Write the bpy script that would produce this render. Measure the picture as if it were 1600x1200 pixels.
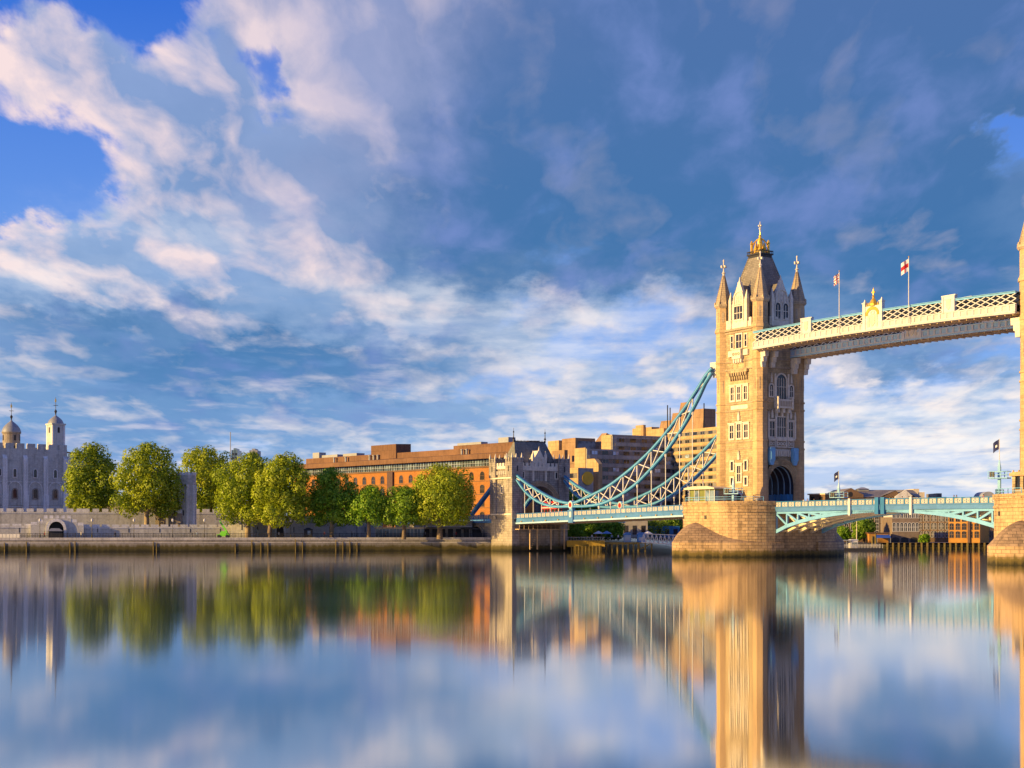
import bpy, math, random
import numpy as np
from mathutils import Vector, Matrix, noise as mnoise

for o in list(bpy.data.objects):
    bpy.data.objects.remove(o)
SC = bpy.context.scene
COL = SC.collection
PI = math.pi
F = 2373.0            # focal length in photograph pixels (1600 wide)
CAM_Z = 6.0

# ---------------------------------------------------------------- camera
cam_d = bpy.data.cameras.new('camera')
cam = bpy.data.objects.new('camera', cam_d)
COL.objects.link(cam)
cam.location = (0, 0, CAM_Z)
cam.rotation_euler = (math.radians(90), 0, 0)
cam_d.sensor_width = 36.0
cam_d.lens = 36.0 * F / 1600.0
cam_d.shift_y = 228.0 / 1600.0
cam_d.clip_start = 0.5
cam_d.clip_end = 20000
SC.camera = cam
SC.view_settings.view_transform = 'Standard'
SC.view_settings.look = 'None'
SC.view_settings.exposure = 0.86
SC.view_settings.gamma = 1.0
SC.view_settings.use_curve_mapping = False
SC.cycles.max_bounces = 6
SC.cycles.diffuse_bounces = 2
SC.cycles.glossy_bounces = 3
SC.cycles.transmission_bounces = 3
SC.cycles.transparent_max_bounces = 4
SC.cycles.caustics_reflective = True
SC.cycles.caustics_refractive = False
SC.cycles.sample_clamp_indirect = 4.0

# ---------------------------------------------------------------- sun
SUN_EL = math.radians(13.0)
SUN_H = Vector((-0.925, -0.38, 0)).normalized()          # horizontal direction towards the sun (low in the west)
SUN_DIR = Vector((SUN_H.x * math.cos(SUN_EL), SUN_H.y * math.cos(SUN_EL), math.sin(SUN_EL)))
sun_d = bpy.data.lights.new('sun', 'SUN')
sun_d.energy = 4.7
sun_d.angle = math.radians(0.55)
sun_d.color = (1.0, 0.63, 0.20)
sun = bpy.data.objects.new('sun', sun_d)
COL.objects.link(sun)
sun.rotation_euler = (-SUN_DIR).to_track_quat('-Z', 'Y').to_euler()
sun.location = SUN_DIR * 800


# ---------------------------------------------------------------- node expression helper
class E:
    """A value in a node tree that builds math nodes when used in an expression."""
    def __init__(s, nt, sock): s.nt, s.s = nt, sock
    def _m(s, op, *a, clamp=False):
        n = s.nt.nodes.new('ShaderNodeMath'); n.operation = op; n.use_clamp = clamp
        for i, v in enumerate(a):
            if isinstance(v, E): s.nt.links.new(v.s, n.inputs[i])
            else: n.inputs[i].default_value = float(v)
        return E(s.nt, n.outputs[0])
    def __add__(s, o): return s._m('ADD', s, o)
    __radd__ = __add__
    def __sub__(s, o): return s._m('SUBTRACT', s, o)
    def __rsub__(s, o): return s._m('SUBTRACT', o, s)
    def __mul__(s, o): return s._m('MULTIPLY', s, o)
    __rmul__ = __mul__
    def __truediv__(s, o): return s._m('DIVIDE', s, o)
    def __rtruediv__(s, o): return s._m('DIVIDE', o, s)
    def pow(s, p): return s._m('POWER', s, p)
    def abs(s): return s._m('ABSOLUTE', s)
    def max(s, o): return s._m('MAXIMUM', s, o)
    def min(s, o): return s._m('MINIMUM', s, o)
    def clamp(s): return s._m('ADD', s, 0.0, clamp=True)
    def exp(s): return s._m('EXPONENT', s)
    def smooth(s, a, b):
        n = s.nt.nodes.new('ShaderNodeMapRange'); n.interpolation_type = 'SMOOTHSTEP'
        s.nt.links.new(s.s, n.inputs[0])
        n.inputs[1].default_value = a; n.inputs[2].default_value = b
        return E(s.nt, n.outputs[0])
    def lin(s, a, b, c=0.0, d=1.0):
        n = s.nt.nodes.new('ShaderNodeMapRange'); n.clamp = True
        s.nt.links.new(s.s, n.inputs[0])
        for i, v in enumerate((a, b, c, d)): n.inputs[1 + i].default_value = v
        return E(s.nt, n.outputs[0])


def vec(nt, x, y, z=0.0):
    n = nt.nodes.new('ShaderNodeCombineXYZ')
    for i, v in enumerate((x, y, z)):
        if isinstance(v, E): nt.links.new(v.s, n.inputs[i])
        else: n.inputs[i].default_value = v
    return n.outputs[0]


def noise_tex(nt, v, scale, detail=6, rough=0.55, dist=0.0, dims='3D', lac=2.0, color=False):
    n = nt.nodes.new('ShaderNodeTexNoise'); n.noise_dimensions = dims
    nt.links.new(v, n.inputs['Vector'])
    n.inputs['Scale'].default_value = scale; n.inputs['Detail'].default_value = detail
    n.inputs['Roughness'].default_value = rough; n.inputs['Distortion'].default_value = dist
    n.inputs['Lacunarity'].default_value = lac
    return n.outputs[1] if color else E(nt, n.outputs[0])


def mixc(nt, fac, a, b, mode='MIX'):
    n = nt.nodes.new('ShaderNodeMix'); n.data_type = 'RGBA'; n.blend_type = mode
    if isinstance(fac, E): nt.links.new(fac.s, n.inputs[0])
    else: n.inputs[0].default_value = fac
    for i, v in ((6, a), (7, b)):
        if isinstance(v, tuple): n.inputs[i].default_value = (*v[:3], 1)
        else: nt.links.new(v.s if isinstance(v, E) else v, n.inputs[i])
    return n.outputs[2]


def srgb(r, g, b):
    f = lambda c: c / 12.92 if c <= 0.04045 else ((c + 0.055) / 1.055) ** 2.4
    return (f(r / 255), f(g / 255), f(b / 255))


# ---------------------------------------------------------------- sky (world): clear blue behind sunset-lit broken cloud
SKY_STRENGTH = 0.1
world = bpy.data.worlds.new('World'); SC.world = world; world.use_nodes = True


def build_sky():
    nt = world.node_tree; nt.nodes.clear()
    out = nt.nodes.new('ShaderNodeOutputWorld'); bg = nt.nodes.new('ShaderNodeBackground')
    bg.inputs[1].default_value = SKY_STRENGTH
    nt.links.new(bg.outputs[0], out.inputs[0])
    sky = nt.nodes.new('ShaderNodeTexSky'); sky.sky_type = 'NISHITA'; sky.sun_disc = False
    sky.sun_elevation = SUN_EL; sky.sun_rotation = math.atan2(SUN_DIR.x, SUN_DIR.y)
    tc = nt.nodes.new('ShaderNodeTexCoord'); sep = nt.nodes.new('ShaderNodeSeparateXYZ')
    nt.links.new(tc.outputs['Generated'], sep.inputs[0])
    dx, dy, dz = (E(nt, sep.outputs[i]) for i in range(3))
    # azimuth A and elevation El of the direction, both in units of 1/2373 radian
    A = dx._m('ARCTAN2', dx, dy) * 2373.0
    El = dz.abs().min(0.9999)._m('ARCSINE', dz.abs().min(0.9999)) * 2373.0
    # a flat cloud deck seen in perspective: features shrink towards the horizon
    inv = 1.0 / (El + 330.0)
    qx = A * (950.0 * 1.25) / (El + 650.0)
    qy = inv * (-950.0 * 950.0)
    Q = vec(nt, qx, qy, 3.7)
    # slow warp of the deck
    wn = nt.nodes.new('ShaderNodeVectorMath'); wn.operation = 'MULTIPLY_ADD'
    wc = noise_tex(nt, Q, 0.007, 3, 0.5, color=True)
    nt.links.new(wc, wn.inputs[0]); wn.inputs[1].default_value = (90, 70, 0); nt.links.new(Q, wn.inputs[2])
    Qw = wn.outputs[0]

    wsep = nt.nodes.new('ShaderNodeSeparateXYZ')
    nt.links.new(noise_tex(nt, Q, 0.0125, 5, 0.6, color=True), wsep.inputs[0])
    Aw = A + (E(nt, wsep.outputs[0]) - 0.5) * 190.0
    Ew = El + (E(nt, wsep.outputs[1]) - 0.5) * 150.0

    def blobs(lst):
        tot = None
        for (px, py, rx, ry, w) in lst:
            a, e = px - 800.0, 828.0 - py
            d = ((Aw - a) * (1.0 / rx)).pow(2.0) + ((Ew - e) * (1.0 / ry)).pow(2.0)
            t = (d * -1.0).exp() * w
            tot = t if tot is None else tot + t
        return tot

    # where the cloud is thick and where the blue shows, as the deck stood that evening
    cover = blobs([
        (1250, 130, 800, 330, 0.42), (640, 210, 220, 300, 0.25), (120, 150, 150, 75, 0.16), (400, 40, 90, 60, 0.17),
        (300, 230, 110, 60, 0.17), (340, 340, 230, 70, 0.26), (60, 440, 130, 60, 0.20), (300, 560, 420, 110, 0.30),
        (60, 10, 190, 70, -0.30), (50, 310, 150, 75, -0.36), (235, 35, 60, 60, -0.16), (425, 140, 26, 80, -0.19), (470, 60, 40, 40, -0.10),
        (1600, 252, 60, 26, -0.45), (900, 520, 260, 60, -0.02), (640, 505, 60, 22, -0.16), (1400, 660, 300, 100, 0.0), (200, 660, 350, 60, 0.14),
        (800, 690, 1200, 70, 0.12), (250, 480, 400, 80, 0.12), (1450, 470, 300, 120, 0.2)])
    n1 = noise_tex(nt, Qw, 0.0046, 9, 0.55)
    n1s = noise_tex(nt, Qw, 0.0046, 2, 0.5)
    # the same noise, a step towards the sun: the difference is the relief that the low sun picks out
    sh = nt.nodes.new('ShaderNodeVectorMath'); sh.operation = 'ADD'
    nt.links.new(Qw, sh.inputs[0]); sh.inputs[1].default_value = (-34, -34, 0)
    n2 = noise_tex(nt, sh.outputs[0], 0.0046, 6, 0.5)
    dens = n1 + cover
    cov = dens.smooth(0.47, 0.66)
    relief = ((n1 - n2) * 4.4 + 0.36).clamp()
    thick = (n1s * 0.45 + n1 * 0.25 + cover * 1.0).smooth(0.30, 0.74)
    dark = blobs([(1200, 190, 560, 250, 1.0), (860, 320, 260, 150, 0.85), (480, 575, 280, 45, 0.5), (1480, 480, 300, 110, 0.6), (900, 420, 300, 50, 0.4),
                  (180, 510, 150, 30, 0.4), (330, 600, 520, 100, 0.62), (250, 700, 420, 40, 0.5), (1420, 585, 130, 22, 0.6), (1250, 745, 200, 22, 0.55), (300, 300, 130, 40, 0.15), (1050, 20, 420, 140, 0.7), (1520, 120, 260, 200, 0.6)]).clamp()
    lowf = El.lin(0.0, 420.0)
    hi = El.lin(60.0, 800.0)
    blue_n = mixc(nt, El.lin(0.0, 260.0), srgb(196, 214, 242), srgb(118, 168, 240))
    blue = mixc(nt, El.lin(260.0, 830.0), blue_n, srgb(38, 104, 214))
    nish = mixc(nt, 1.0, sky.outputs[0], (0.05, 0.05, 0.05), 'MULTIPLY')
    blue = mixc(nt, 0.12, blue, nish)
    lit = mixc(nt, lowf, srgb(250, 243, 232), srgb(238, 216, 216))
    mid = mixc(nt, hi, srgb(150, 184, 222), srgb(132, 154, 202))
    deep = mixc(nt, El.lin(330.0, 800.0), srgb(62, 114, 166), srgb(76, 110, 164))
    deep = mixc(nt, El.lin(100.0, 330.0), srgb(104, 148, 200), deep)
    lightness = (relief * 1.35 - thick * 0.42 - dark * 0.50 + 0.20).clamp()
    body = mixc(nt, (dark * 0.95 + thick * 0.40 - 0.18).clamp(), mid, deep)
    cloud = mixc(nt, lightness * (1.0 - dark * 0.85).clamp(), body, lit)
    # broad soft mottling inside the big dark bank
    mott = noise_tex(nt, Qw, 0.0060, 6, 0.55)
    cloud = mixc(nt, dark * mott.smooth(0.46, 0.72) * 0.75, cloud, srgb(116, 138, 198))
    col = mixc(nt, cov, blue, cloud)
    # thin streaks near the horizon
    Qs = vec(nt, qx * 0.6, qy * 1.5, 9.1)
    sv = noise_tex(nt, Qs, 0.0085, 7, 0.58)
    low = 1.0 - El.lin(130.0, 420.0)
    col = mixc(nt, sv.smooth(0.52, 0.72) * low * 0.5, col, srgb(236, 226, 230))
    col = mixc(nt, (1.0 - sv.smooth(0.30, 0.46)) * low * 0.55, col, srgb(128, 164, 212))
    # pale luminous veil low in the east, broken by the streaks
    veil = blobs([(1440, 690, 260, 80, 0.9), (900, 530, 260, 90, 0.7), (760, 720, 420, 36, 0.4), (640, 470, 140, 50, 0.45), (60, 450, 120, 40, 0.35), (330, 380, 180, 40, 0.3)])
    col = mixc(nt, (veil * sv.lin(0.36, 0.6, 0.15, 1.0) * (1.0 - dark * 0.75)).clamp() * 0.88, col, srgb(238, 238, 240))
    # soft lavender flank of the bank where it turns towards the sun
    lav = blobs([(560, 150, 130, 170, 0.75), (660, 60, 160, 90, 0.5), (480, 330, 110, 70, 0.4)])
    col = mixc(nt, (lav * mott.lin(0.3, 0.65, 0.4, 1.0)).clamp() * 0.7, col, srgb(172, 174, 206))
    # unseen sky overhead and behind dimmed and tinted blue, added to cut fill light
    unseen_dim = dy.lin(-0.15, 0.55, 0.72, 1.0) * dz.abs().lin(0.36, 0.62, 1.0, 0.85)
    unseen_dim = unseen_dim.max(dx.lin(-0.7, -1.0, 0.0, 0.6))
    col = mixc(nt, 1.0, col, vec(nt, unseen_dim.pow(1.15), unseen_dim, unseen_dim.pow(0.85)), 'MULTIPLY')
    # sky strength is 0.1: colours above are display radiances
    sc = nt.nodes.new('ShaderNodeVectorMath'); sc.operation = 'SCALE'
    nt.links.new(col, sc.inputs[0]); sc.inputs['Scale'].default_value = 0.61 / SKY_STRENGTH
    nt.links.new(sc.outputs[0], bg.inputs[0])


build_sky()


# ---------------------------------------------------------------- placing and meshes
BO = Vector((57.0, 349.0, 0.0))                 # middle of the north bridge tower at water level
TH = math.atan2(-0.852, 0.5234)                 # heading of the bridge: local +x runs south along it, local -y faces west
UX, UY = Vector((0.5234, -0.852, 0)), Vector((0.852, 0.5234, 0))


def B(u, y, z=0.0):
    return BO + UX * u + UY * y + Vector((0, 0, z))


def at(px, py, d):
    """World point seen at photograph pixel (px, py) at depth d metres."""
    return Vector(((px - 800.0) / F * d, d, CAM_Z + (828.0 - py) / F * d))


class MB:
    """Collects shapes into one mesh."""
    def __init__(s): s.v, s.f, s.uv, s.sm = [], [], {}, set()

    def add(s, vs, fs, uvs=None, smooth=False):
        o = len(s.v)
        s.v.extend([tuple(p) for p in vs])
        for i, f in enumerate(fs):
            if uvs is not None: s.uv[len(s.f)] = uvs[i]
            if smooth: s.sm.add(len(s.f))
            s.f.append([o + j for j in f])
        return s

    def box(s, x0, x1, y0, y1, z0, z1):
        vs = [(x0, y0, z0), (x1, y0, z0), (x1, y1, z0), (x0, y1, z0), (x0, y0, z1), (x1, y0, z1), (x1, y1, z1), (x0, y1, z1)]
        return s.add(vs, [(3, 2, 1, 0), (4, 5, 6, 7), (0, 1, 5, 4), (1, 2, 6, 5), (2, 3, 7, 6), (3, 0, 4, 7)])

    def cbox(s, x, y, z0, z1, wx, wy):
        return s.box(x - wx / 2, x + wx / 2, y - wy / 2, y + wy / 2, z0, z1)

    def taper(s, x, y, z0, z1, w0x, w0y, w1x, w1y):
        a, b = (w0x / 2, w0y / 2), (w1x / 2, w1y / 2)
        vs = [(x + i * a[0], y + j * a[1], z0) for i, j in ((-1, -1), (1, -1), (1, 1), (-1, 1))] + \
             [(x + i * b[0], y + j * b[1], z1) for i, j in ((-1, -1), (1, -1), (1, 1), (-1, 1))]
        return s.add(vs, [(3, 2, 1, 0), (4, 5, 6, 7), (0, 1, 5, 4), (1, 2, 6, 5), (2, 3, 7, 6), (3, 0, 4, 7)])

    def prism(s, poly, z0, z1, poly1=None, caps=True, smooth=False):
        """Vertical prism from a counter-clockwise outline; wall coordinates run along the perimeter."""
        n = len(poly); poly1 = poly1 or poly
        vs = [(p[0], p[1], z0) for p in poly] + [(p[0], p[1], z1) for p in poly1]
        fs, uv, run = [], [], 0.0
        for i in range(n):
            j = (i + 1) % n
            L = math.dist(poly[i], poly[j])
            fs.append((i, j, n + j, n + i)); uv.append(((run, z0), (run + L, z0), (run + L, z1), (run, z1)))
            run += L
        s.add(vs, fs, uv, smooth)
        if caps:
            s.add(vs, [tuple(range(n, 2 * n)), tuple(range(n - 1, -1, -1))])
        return s

    def lathe(s, cx, cy, prof, n=12, rot=0.0, smooth=False):
        """prof: (radius, z) from bottom to top."""
        vs, fs = [], []
        for r, z in prof:
            for k in range(n):
                a = rot + 2 * PI * k / n
                vs.append((cx + r * math.cos(a), cy + r * math.sin(a), z))
        for i in range(len(prof) - 1):
            for k in range(n):
                k2 = (k + 1) % n
                fs.append((i * n + k, i * n + k2, (i + 1) * n + k2, (i + 1) * n + k))
        s.add(vs, fs, None, smooth)
        m = len(prof) - 1
        s.add(vs, [tuple(range(n - 1, -1, -1)), tuple(m * n + k for k in range(n))])
        return s

    def bar(s, p, q, w, h=None, up=(0, 0, 1)):
        """Rectangular bar from p to q, w wide and h high."""
        h = h or w
        p, q = Vector(p), Vector(q); d = (q - p)
        if d.length < 1e-6: return s
        d.normalize(); up = Vector(up)
        if abs(d.dot(up)) > 0.98: up = Vector((1, 0, 0))
        a = d.cross(up).normalized() * (w / 2); b = a.cross(d).normalized() * (h / 2)
        vs = [p - a - b, p + a - b, p + a + b, p - a + b, q - a - b, q + a - b, q + a + b, q - a + b]
        return s.add(vs, [(3, 2, 1, 0), (4, 5, 6, 7), (0, 1, 5, 4), (1, 2, 6, 5), (2, 3, 7, 6), (3, 0, 4, 7)])

    def tube(s, pts, r, n=8, r1=None):
        pts = [Vector(p) for p in pts]; m = len(pts)
        vs = []
        for i, p in enumerate(pts):
            d = (pts[min(i + 1, m - 1)] - pts[max(i - 1, 0)]).normalized()
            up = Vector((0, 0, 1)) if abs(d.z) < 0.95 else Vector((1, 0, 0))
            a = d.cross(up).normalized(); b = a.cross(d).normalized()
            rr = r if r1 is None else r + (r1 - r) * i / max(1, m - 1)
            if isinstance(r, (list, tuple)): rr = r[i]
            for k in range(n):
                t = 2 * PI * k / n
                vs.append(p + a * (rr * math.cos(t)) + b * (rr * math.sin(t)))
        fs = []
        for i in range(m - 1):
            for k in range(n):
                k2 = (k + 1) % n
                fs.append((i * n + k, (i + 1) * n + k, (i + 1) * n + k2, i * n + k2))
        s.add(vs, fs, None, True)
        return s.add(vs, [tuple(range(n)), tuple((m - 1) * n + k for k in range(n - 1, -1, -1))])

    def plate(s, outline, o, t, n, d0, d1):
        """Flat outline (a, z) on the wall plane through o (tangent t, outward normal n), extruded from depth d0 to d1."""
        o, t, n = Vector(o), Vector(t), Vector(n)
        k = len(outline)
        P = lambda a, z, d: o + t * a + Vector((0, 0, z)) + n * d
        vs = [P(a, z, d1) for a, z in outline] + [P(a, z, d0) for a, z in outline]
        fs = [tuple(range(k)), tuple(range(2 * k - 1, k - 1, -1))] + [(i, k + i, k + (i + 1) % k, (i + 1) % k) for i in range(k)]
        return s.add(vs, fs)

    def ring(s, outer, inner, o, t, n, d0, d1, closed=True):
        """The band between two outlines of equal length, extruded."""
        o, t, n = Vector(o), Vector(t), Vector(n)
        k = len(outer)
        P = lambda a, z, d: o + t * a + Vector((0, 0, z)) + n * d
        vs = [P(*a, d1) for a in outer] + [P(*a, d1) for a in inner] + [P(*a, d0) for a in outer] + [P(*a, d0) for a in inner]
        fs = []
        for i in range(k if closed else k - 1):
            j = (i + 1) % k
            fs += [(i, j, k + j, k + i), (k + i, k + j, 3 * k + j, 3 * k + i), (j, i, 2 * k + i, 2 * k + j), (3 * k + i, 3 * k + j, 2 * k + j, 2 * k + i)]
        if not closed:
            fs += [(0, k, 3 * k, 2 * k), (k - 1, 2 * k - 1 + 0, 4 * k - 1, 3 * k - 1)]
        return s.add(vs, fs)

    def build(s, name, mat, parent=None, loc=None, rotz=None, smooth=False):
        me = bpy.data.meshes.new(name)
        me.from_pydata(s.v, [], s.f); me.validate(clean_customdata=False)
        ul = me.uv_layers.new(name='metres')
        V = s.v
        keep = len(me.polygons) == len(s.f)
        for i, p in enumerate(me.polygons):
            if keep and i in s.uv:
                for li, uv in zip(p.loop_indices, s.uv[i]): ul.data[li].uv = uv
            else:
                nn = p.normal
                h = math.hypot(nn.x, nn.y)
                for li in p.loop_indices:
                    c = V[me.loops[li].vertex_index]
                    if h < 0.35: ul.data[li].uv = (c[0], c[1])
                    else: ul.data[li].uv = ((-nn.y * c[0] + nn.x * c[1]) / h, c[2])
            if smooth or (keep and i in s.sm): p.use_smooth = True
        if mat is not None:
            for m in (mat if isinstance(mat, (list, tuple)) else [mat]): me.materials.append(m)
        o = bpy.data.objects.new(name, me); COL.objects.link(o)
        if parent is not None: o.parent = parent
        if loc is not None: o.location = loc
        if rotz is not None: o.rotation_euler[2] = rotz
        return o


def build_each(mb, name, mat, parent, key):
    """Build the shapes of mb as several meshes, one for each value of key(centre of face)."""
    groups = {}
    for i, f in enumerate(mb.f):
        c = [sum(mb.v[j][k] for j in f) / len(f) for k in range(3)]
        groups.setdefault(key(c), []).append(i)
    out = []
    for k in sorted(groups):
        m2, mp = MB(), {}
        for i in groups[k]:
            ff = []
            for j in mb.f[i]:
                if j not in mp: mp[j] = len(m2.v); m2.v.append(mb.v[j])
                ff.append(mp[j])
            if i in mb.uv: m2.uv[len(m2.f)] = mb.uv[i]
            if i in mb.sm: m2.sm.add(len(m2.f))
            m2.f.append(ff)
        out.append(m2.build(name, mat, parent))
    return out


def shells(mb):
    """key for build_each: every shape added to mb on its own."""
    par = list(range(len(mb.v)))
    def find(a):
        while par[a] != a: par[a] = par[par[a]]; a = par[a]
        return a
    for f in mb.f:
        for j in f[1:]: par[find(j)] = find(f[0])
    cent = {}
    for f in mb.f:
        c = tuple(round(sum(mb.v[j][k] for j in f) / len(f), 5) for k in range(3)); cent[c] = find(f[0])
    return lambda c: cent[tuple(round(x, 5) for x in c)]


SIDE = lambda c: c[1] > 0


def tag(o, label, cat, group=None, kind=None):
    if label: o['label'] = label
    if cat: o['category'] = cat
    if group: o['group'] = group
    if kind: o['kind'] = kind
    return o


def thing(name, label, cat, loc=(0, 0, 0), rotz=0.0, group=None):
    o = bpy.data.objects.new(name, None); COL.objects.link(o)
    o.empty_display_size = 0.5
    o.location = loc; o.rotation_euler = (0, 0, rotz)
    return tag(o, label, cat, group)


def structure(o):
    o['kind'] = 'structure'; return o


def dup(root, loc, rotz=None, label=None):
    r = root.copy(); COL.objects.link(r); r.location = loc
    if rotz is not None: r.rotation_euler[2] = rotz
    if label: r['label'] = label
    for ch in list(root.children):
        c = ch.copy(); COL.objects.link(c); c.parent = r
        for g in list(ch.children):
            d = g.copy(); COL.objects.link(d); d.parent = c
    return r


# ---------------------------------------------------------------- outlines
def rect_pts(w, h, z=0.0): return [(-w / 2, z), (w / 2, z), (w / 2, z + h), (-w / 2, z + h)]


def arch_pts(w, h, z=0.0, rise=None, n=8, pointed=False):
    """Window or doorway outline: straight sides to the springing, then a round or pointed head; counter-clockwise from bottom left."""
    rise = w / 2 if rise is None else rise
    pts = [(-w / 2, z), (w / 2, z)]
    zs = z + h - rise
    if not pointed:
        for i in range(n + 1):
            a = PI * i / n
            pts.append((w / 2 * math.cos(a), zs + rise * math.sin(a)))
    else:
        for i in range(n // 2 + 1):
            t = i / (n // 2)
            pts.append((w / 2 * (1 - t ** 1.6), zs + rise * (math.sin(t * PI / 2) ** 0.85)))
        for i in range(n // 2 - 1, -1, -1):
            t = i / (n // 2)
            pts.append((-w / 2 * (1 - t ** 1.6), zs + rise * (math.sin(t * PI / 2) ** 0.85)))
    return pts


def octagon(cx, cy, ap):
    r = ap / math.cos(PI / 8)
    return [(cx + r * math.cos(PI / 8 + k * PI / 4), cy + r * math.sin(PI / 8 + k * PI / 4)) for k in range(8)]


def crenels(mb, p, q, z0, z1, th, mer, gap):
    """Merlons along the line p-q."""
    p, q = Vector((*p, 0)), Vector((*q, 0)); L = (q - p).length; d = (q - p) / L
    n = max(1, round((L + gap) / (mer + gap))); step = (L + gap) / n; m = step - gap
    for i in range(n):
        a = p + d * (i * step); b = a + d * m
        mb.bar(a + Vector((0, 0, (z0 + z1) / 2)), b + Vector((0, 0, (z0 + z1) / 2)), th, z1 - z0)


# ---------------------------------------------------------------- materials
MATS = {}


def new_mat(name):
    m = bpy.data.materials.new(name); m.use_nodes = True
    nt = m.node_tree
    bs = nt.nodes['Principled BSDF']
    return m, nt, bs


def uvnode(nt):
    n = nt.nodes.new('ShaderNodeUVMap'); n.uv_map = 'metres'; return n.outputs[0]


def objco(nt):
    return nt.nodes.new('ShaderNodeNewGeometry').outputs['Position']


def bump(nt, bs, h, strength=0.3, dist=0.05):
    b = nt.nodes.new('ShaderNodeBump'); b.inputs['Strength'].default_value = strength; b.inputs['Distance'].default_value = dist
    nt.links.new(h.s if isinstance(h, E) else h, b.inputs['Height']); nt.links.new(b.outputs[0], bs.inputs['Normal'])


def plain(name, col, rough=0.6, var=0.25, scale=1.2, metallic=0.0, tint=None, bmp=0.0, spec=0.4):
    """A painted or cast surface with uneven weathering."""
    m, nt, bs = new_mat(name)
    P = objco(nt)
    n = noise_tex(nt, P, scale, 5, 0.6)
    n2 = noise_tex(nt, P, scale * 0.13, 3, 0.5)
    dark = tuple(c * (1 - var) for c in col); light = tint or tuple(min(1, c * (1 + var)) for c in col)
    c = mixc(nt, (n * 0.6 + n2 * 0.4).lin(0.32, 0.68), dark, light)
    nt.links.new(c, bs.inputs['Base Color'])
    bs.inputs['Roughness'].default_value = rough; bs.inputs['Metallic'].default_value = metallic
    bs.inputs['Specular IOR Level'].default_value = spec
    if bmp: bump(nt, bs, noise_tex(nt, P, scale * 6, 4, 0.6), bmp, 0.08)
    return m


def masonry(name, c1, c2, mortar, bw, bh, joint=0.03, var=0.5, rough=0.85, stain=None, soot=0.35, patch=0.5, bmp=0.5):
    """Coursed stone or brick: individual blocks, mortar, weather streaks; stain=(height, colour) is the tide line."""
    m, nt, bs = new_mat(name)
    U = uvnode(nt); P = objco(nt)
    b = nt.nodes.new('ShaderNodeTexBrick'); nt.links.new(U, b.inputs['Vector'])
    b.inputs['Scale'].default_value = 1.0
    b.inputs['Brick Width'].default_value = bw; b.inputs['Row Height'].default_value = bh
    b.inputs['Mortar Size'].default_value = joint; b.inputs['Mortar Smooth'].default_value = 0.3; b.inputs['Bias'].default_value = 0.0
    b.inputs['Color1'].default_value = (*c1, 1); b.inputs['Color2'].default_value = (*c2, 1); b.inputs['Mortar'].default_value = (*mortar, 1)
    n = noise_tex(nt, P, 0.9, 6, 0.62); big = noise_tex(nt, P, 0.12, 4, 0.6)
    st = nt.nodes.new('ShaderNodeVectorMath'); st.operation = 'MULTIPLY'; st.inputs[1].default_value = (0.9, 0.9, 0.07); nt.links.new(P, st.inputs[0])
    streak = noise_tex(nt, st.outputs[0], 1.0, 5, 0.6)
    dk = tuple(x * (1 - var) for x in c1)
    c = mixc(nt, n.smooth(0.40, 0.75) * patch, b.outputs['Color'], dk)
    c = mixc(nt, big.smooth(0.42, 0.70) * patch, c, tuple(min(1, x * 1.25) for x in c2))
    c = mixc(nt, streak.smooth(0.48, 0.72) * soot, c, (0.05, 0.045, 0.04))
    if stain:
        sp = nt.nodes.new('ShaderNodeSeparateXYZ'); nt.links.new(P, sp.inputs[0]); z = E(nt, sp.outputs[2])
        zz = z + (streak - 0.5) * 2.2 + (n - 0.5) * 0.8
        c = mixc(nt, 1.0 - zz.smooth(stain[0] * 0.55, stain[0] * 1.15), c, stain[1])
        c = mixc(nt, (1.0 - zz.smooth(0.0, stain[0] * 0.55)) * 0.85, c, (0.018, 0.02, 0.012))
    nt.links.new(c, bs.inputs['Base Color'])
    bs.inputs['Roughness'].default_value = rough; bs.inputs['Specular IOR Level'].default_value = 0.25
    bump(nt, bs, E(nt, b.outputs['Fac']) * -1.0 + n * 0.8, bmp, 0.06)
    return m


def glass_mat(name, col=(0.02, 0.025, 0.03), rough=0.08, metal=0.0):
    m, nt, bs = new_mat(name)
    P = objco(nt)
    n = noise_tex(nt, P, 0.35, 2, 0.5)
    c = mixc(nt, n.smooth(0.42, 0.6), col, tuple(x * 2.2 for x in col))
    nt.links.new(c, bs.inputs['Base Color'])
    bs.inputs['Roughness'].default_value = rough; bs.inputs['Metallic'].default_value = metal
    bs.inputs['Specular IOR Level'].default_value = 0.6
    return m


M = {}
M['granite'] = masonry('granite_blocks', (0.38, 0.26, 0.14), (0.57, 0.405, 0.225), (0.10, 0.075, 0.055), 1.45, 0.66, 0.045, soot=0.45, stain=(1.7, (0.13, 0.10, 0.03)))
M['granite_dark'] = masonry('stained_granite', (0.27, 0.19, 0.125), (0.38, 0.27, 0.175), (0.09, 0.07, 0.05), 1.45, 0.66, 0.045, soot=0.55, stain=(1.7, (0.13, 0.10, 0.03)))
M['tower_stone'] = masonry('tower_stone', (0.34, 0.27, 0.165), (0.53, 0.415, 0.245), (0.20, 0.165, 0.13), 1.1, 0.45, 0.03, soot=0.5, patch=0.65)
M['turret_stone'] = masonry('turret_granite', (0.44, 0.305, 0.165), (0.55, 0.395, 0.22), (0.28, 0.22, 0.18), 1.3, 0.60, 0.02, soot=0.22, var=0.35)
M['trim_stone'] = plain('portland_trim', (0.66, 0.61, 0.51), 0.8, 0.25, 1.5, bmp=0.25)
M['spire_stone'] = masonry('spire_stone', (0.36, 0.29, 0.20), (0.46, 0.37, 0.26), (0.22, 0.18, 0.14), 0.8, 0.5, 0.03, soot=0.3)
M['slate'] = masonry('roof_slate', (0.20, 0.185, 0.165), (0.29, 0.265, 0.23), (0.08, 0.075, 0.07), 0.55, 0.42, 0.03, soot=0.2, rough=0.6)
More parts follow.
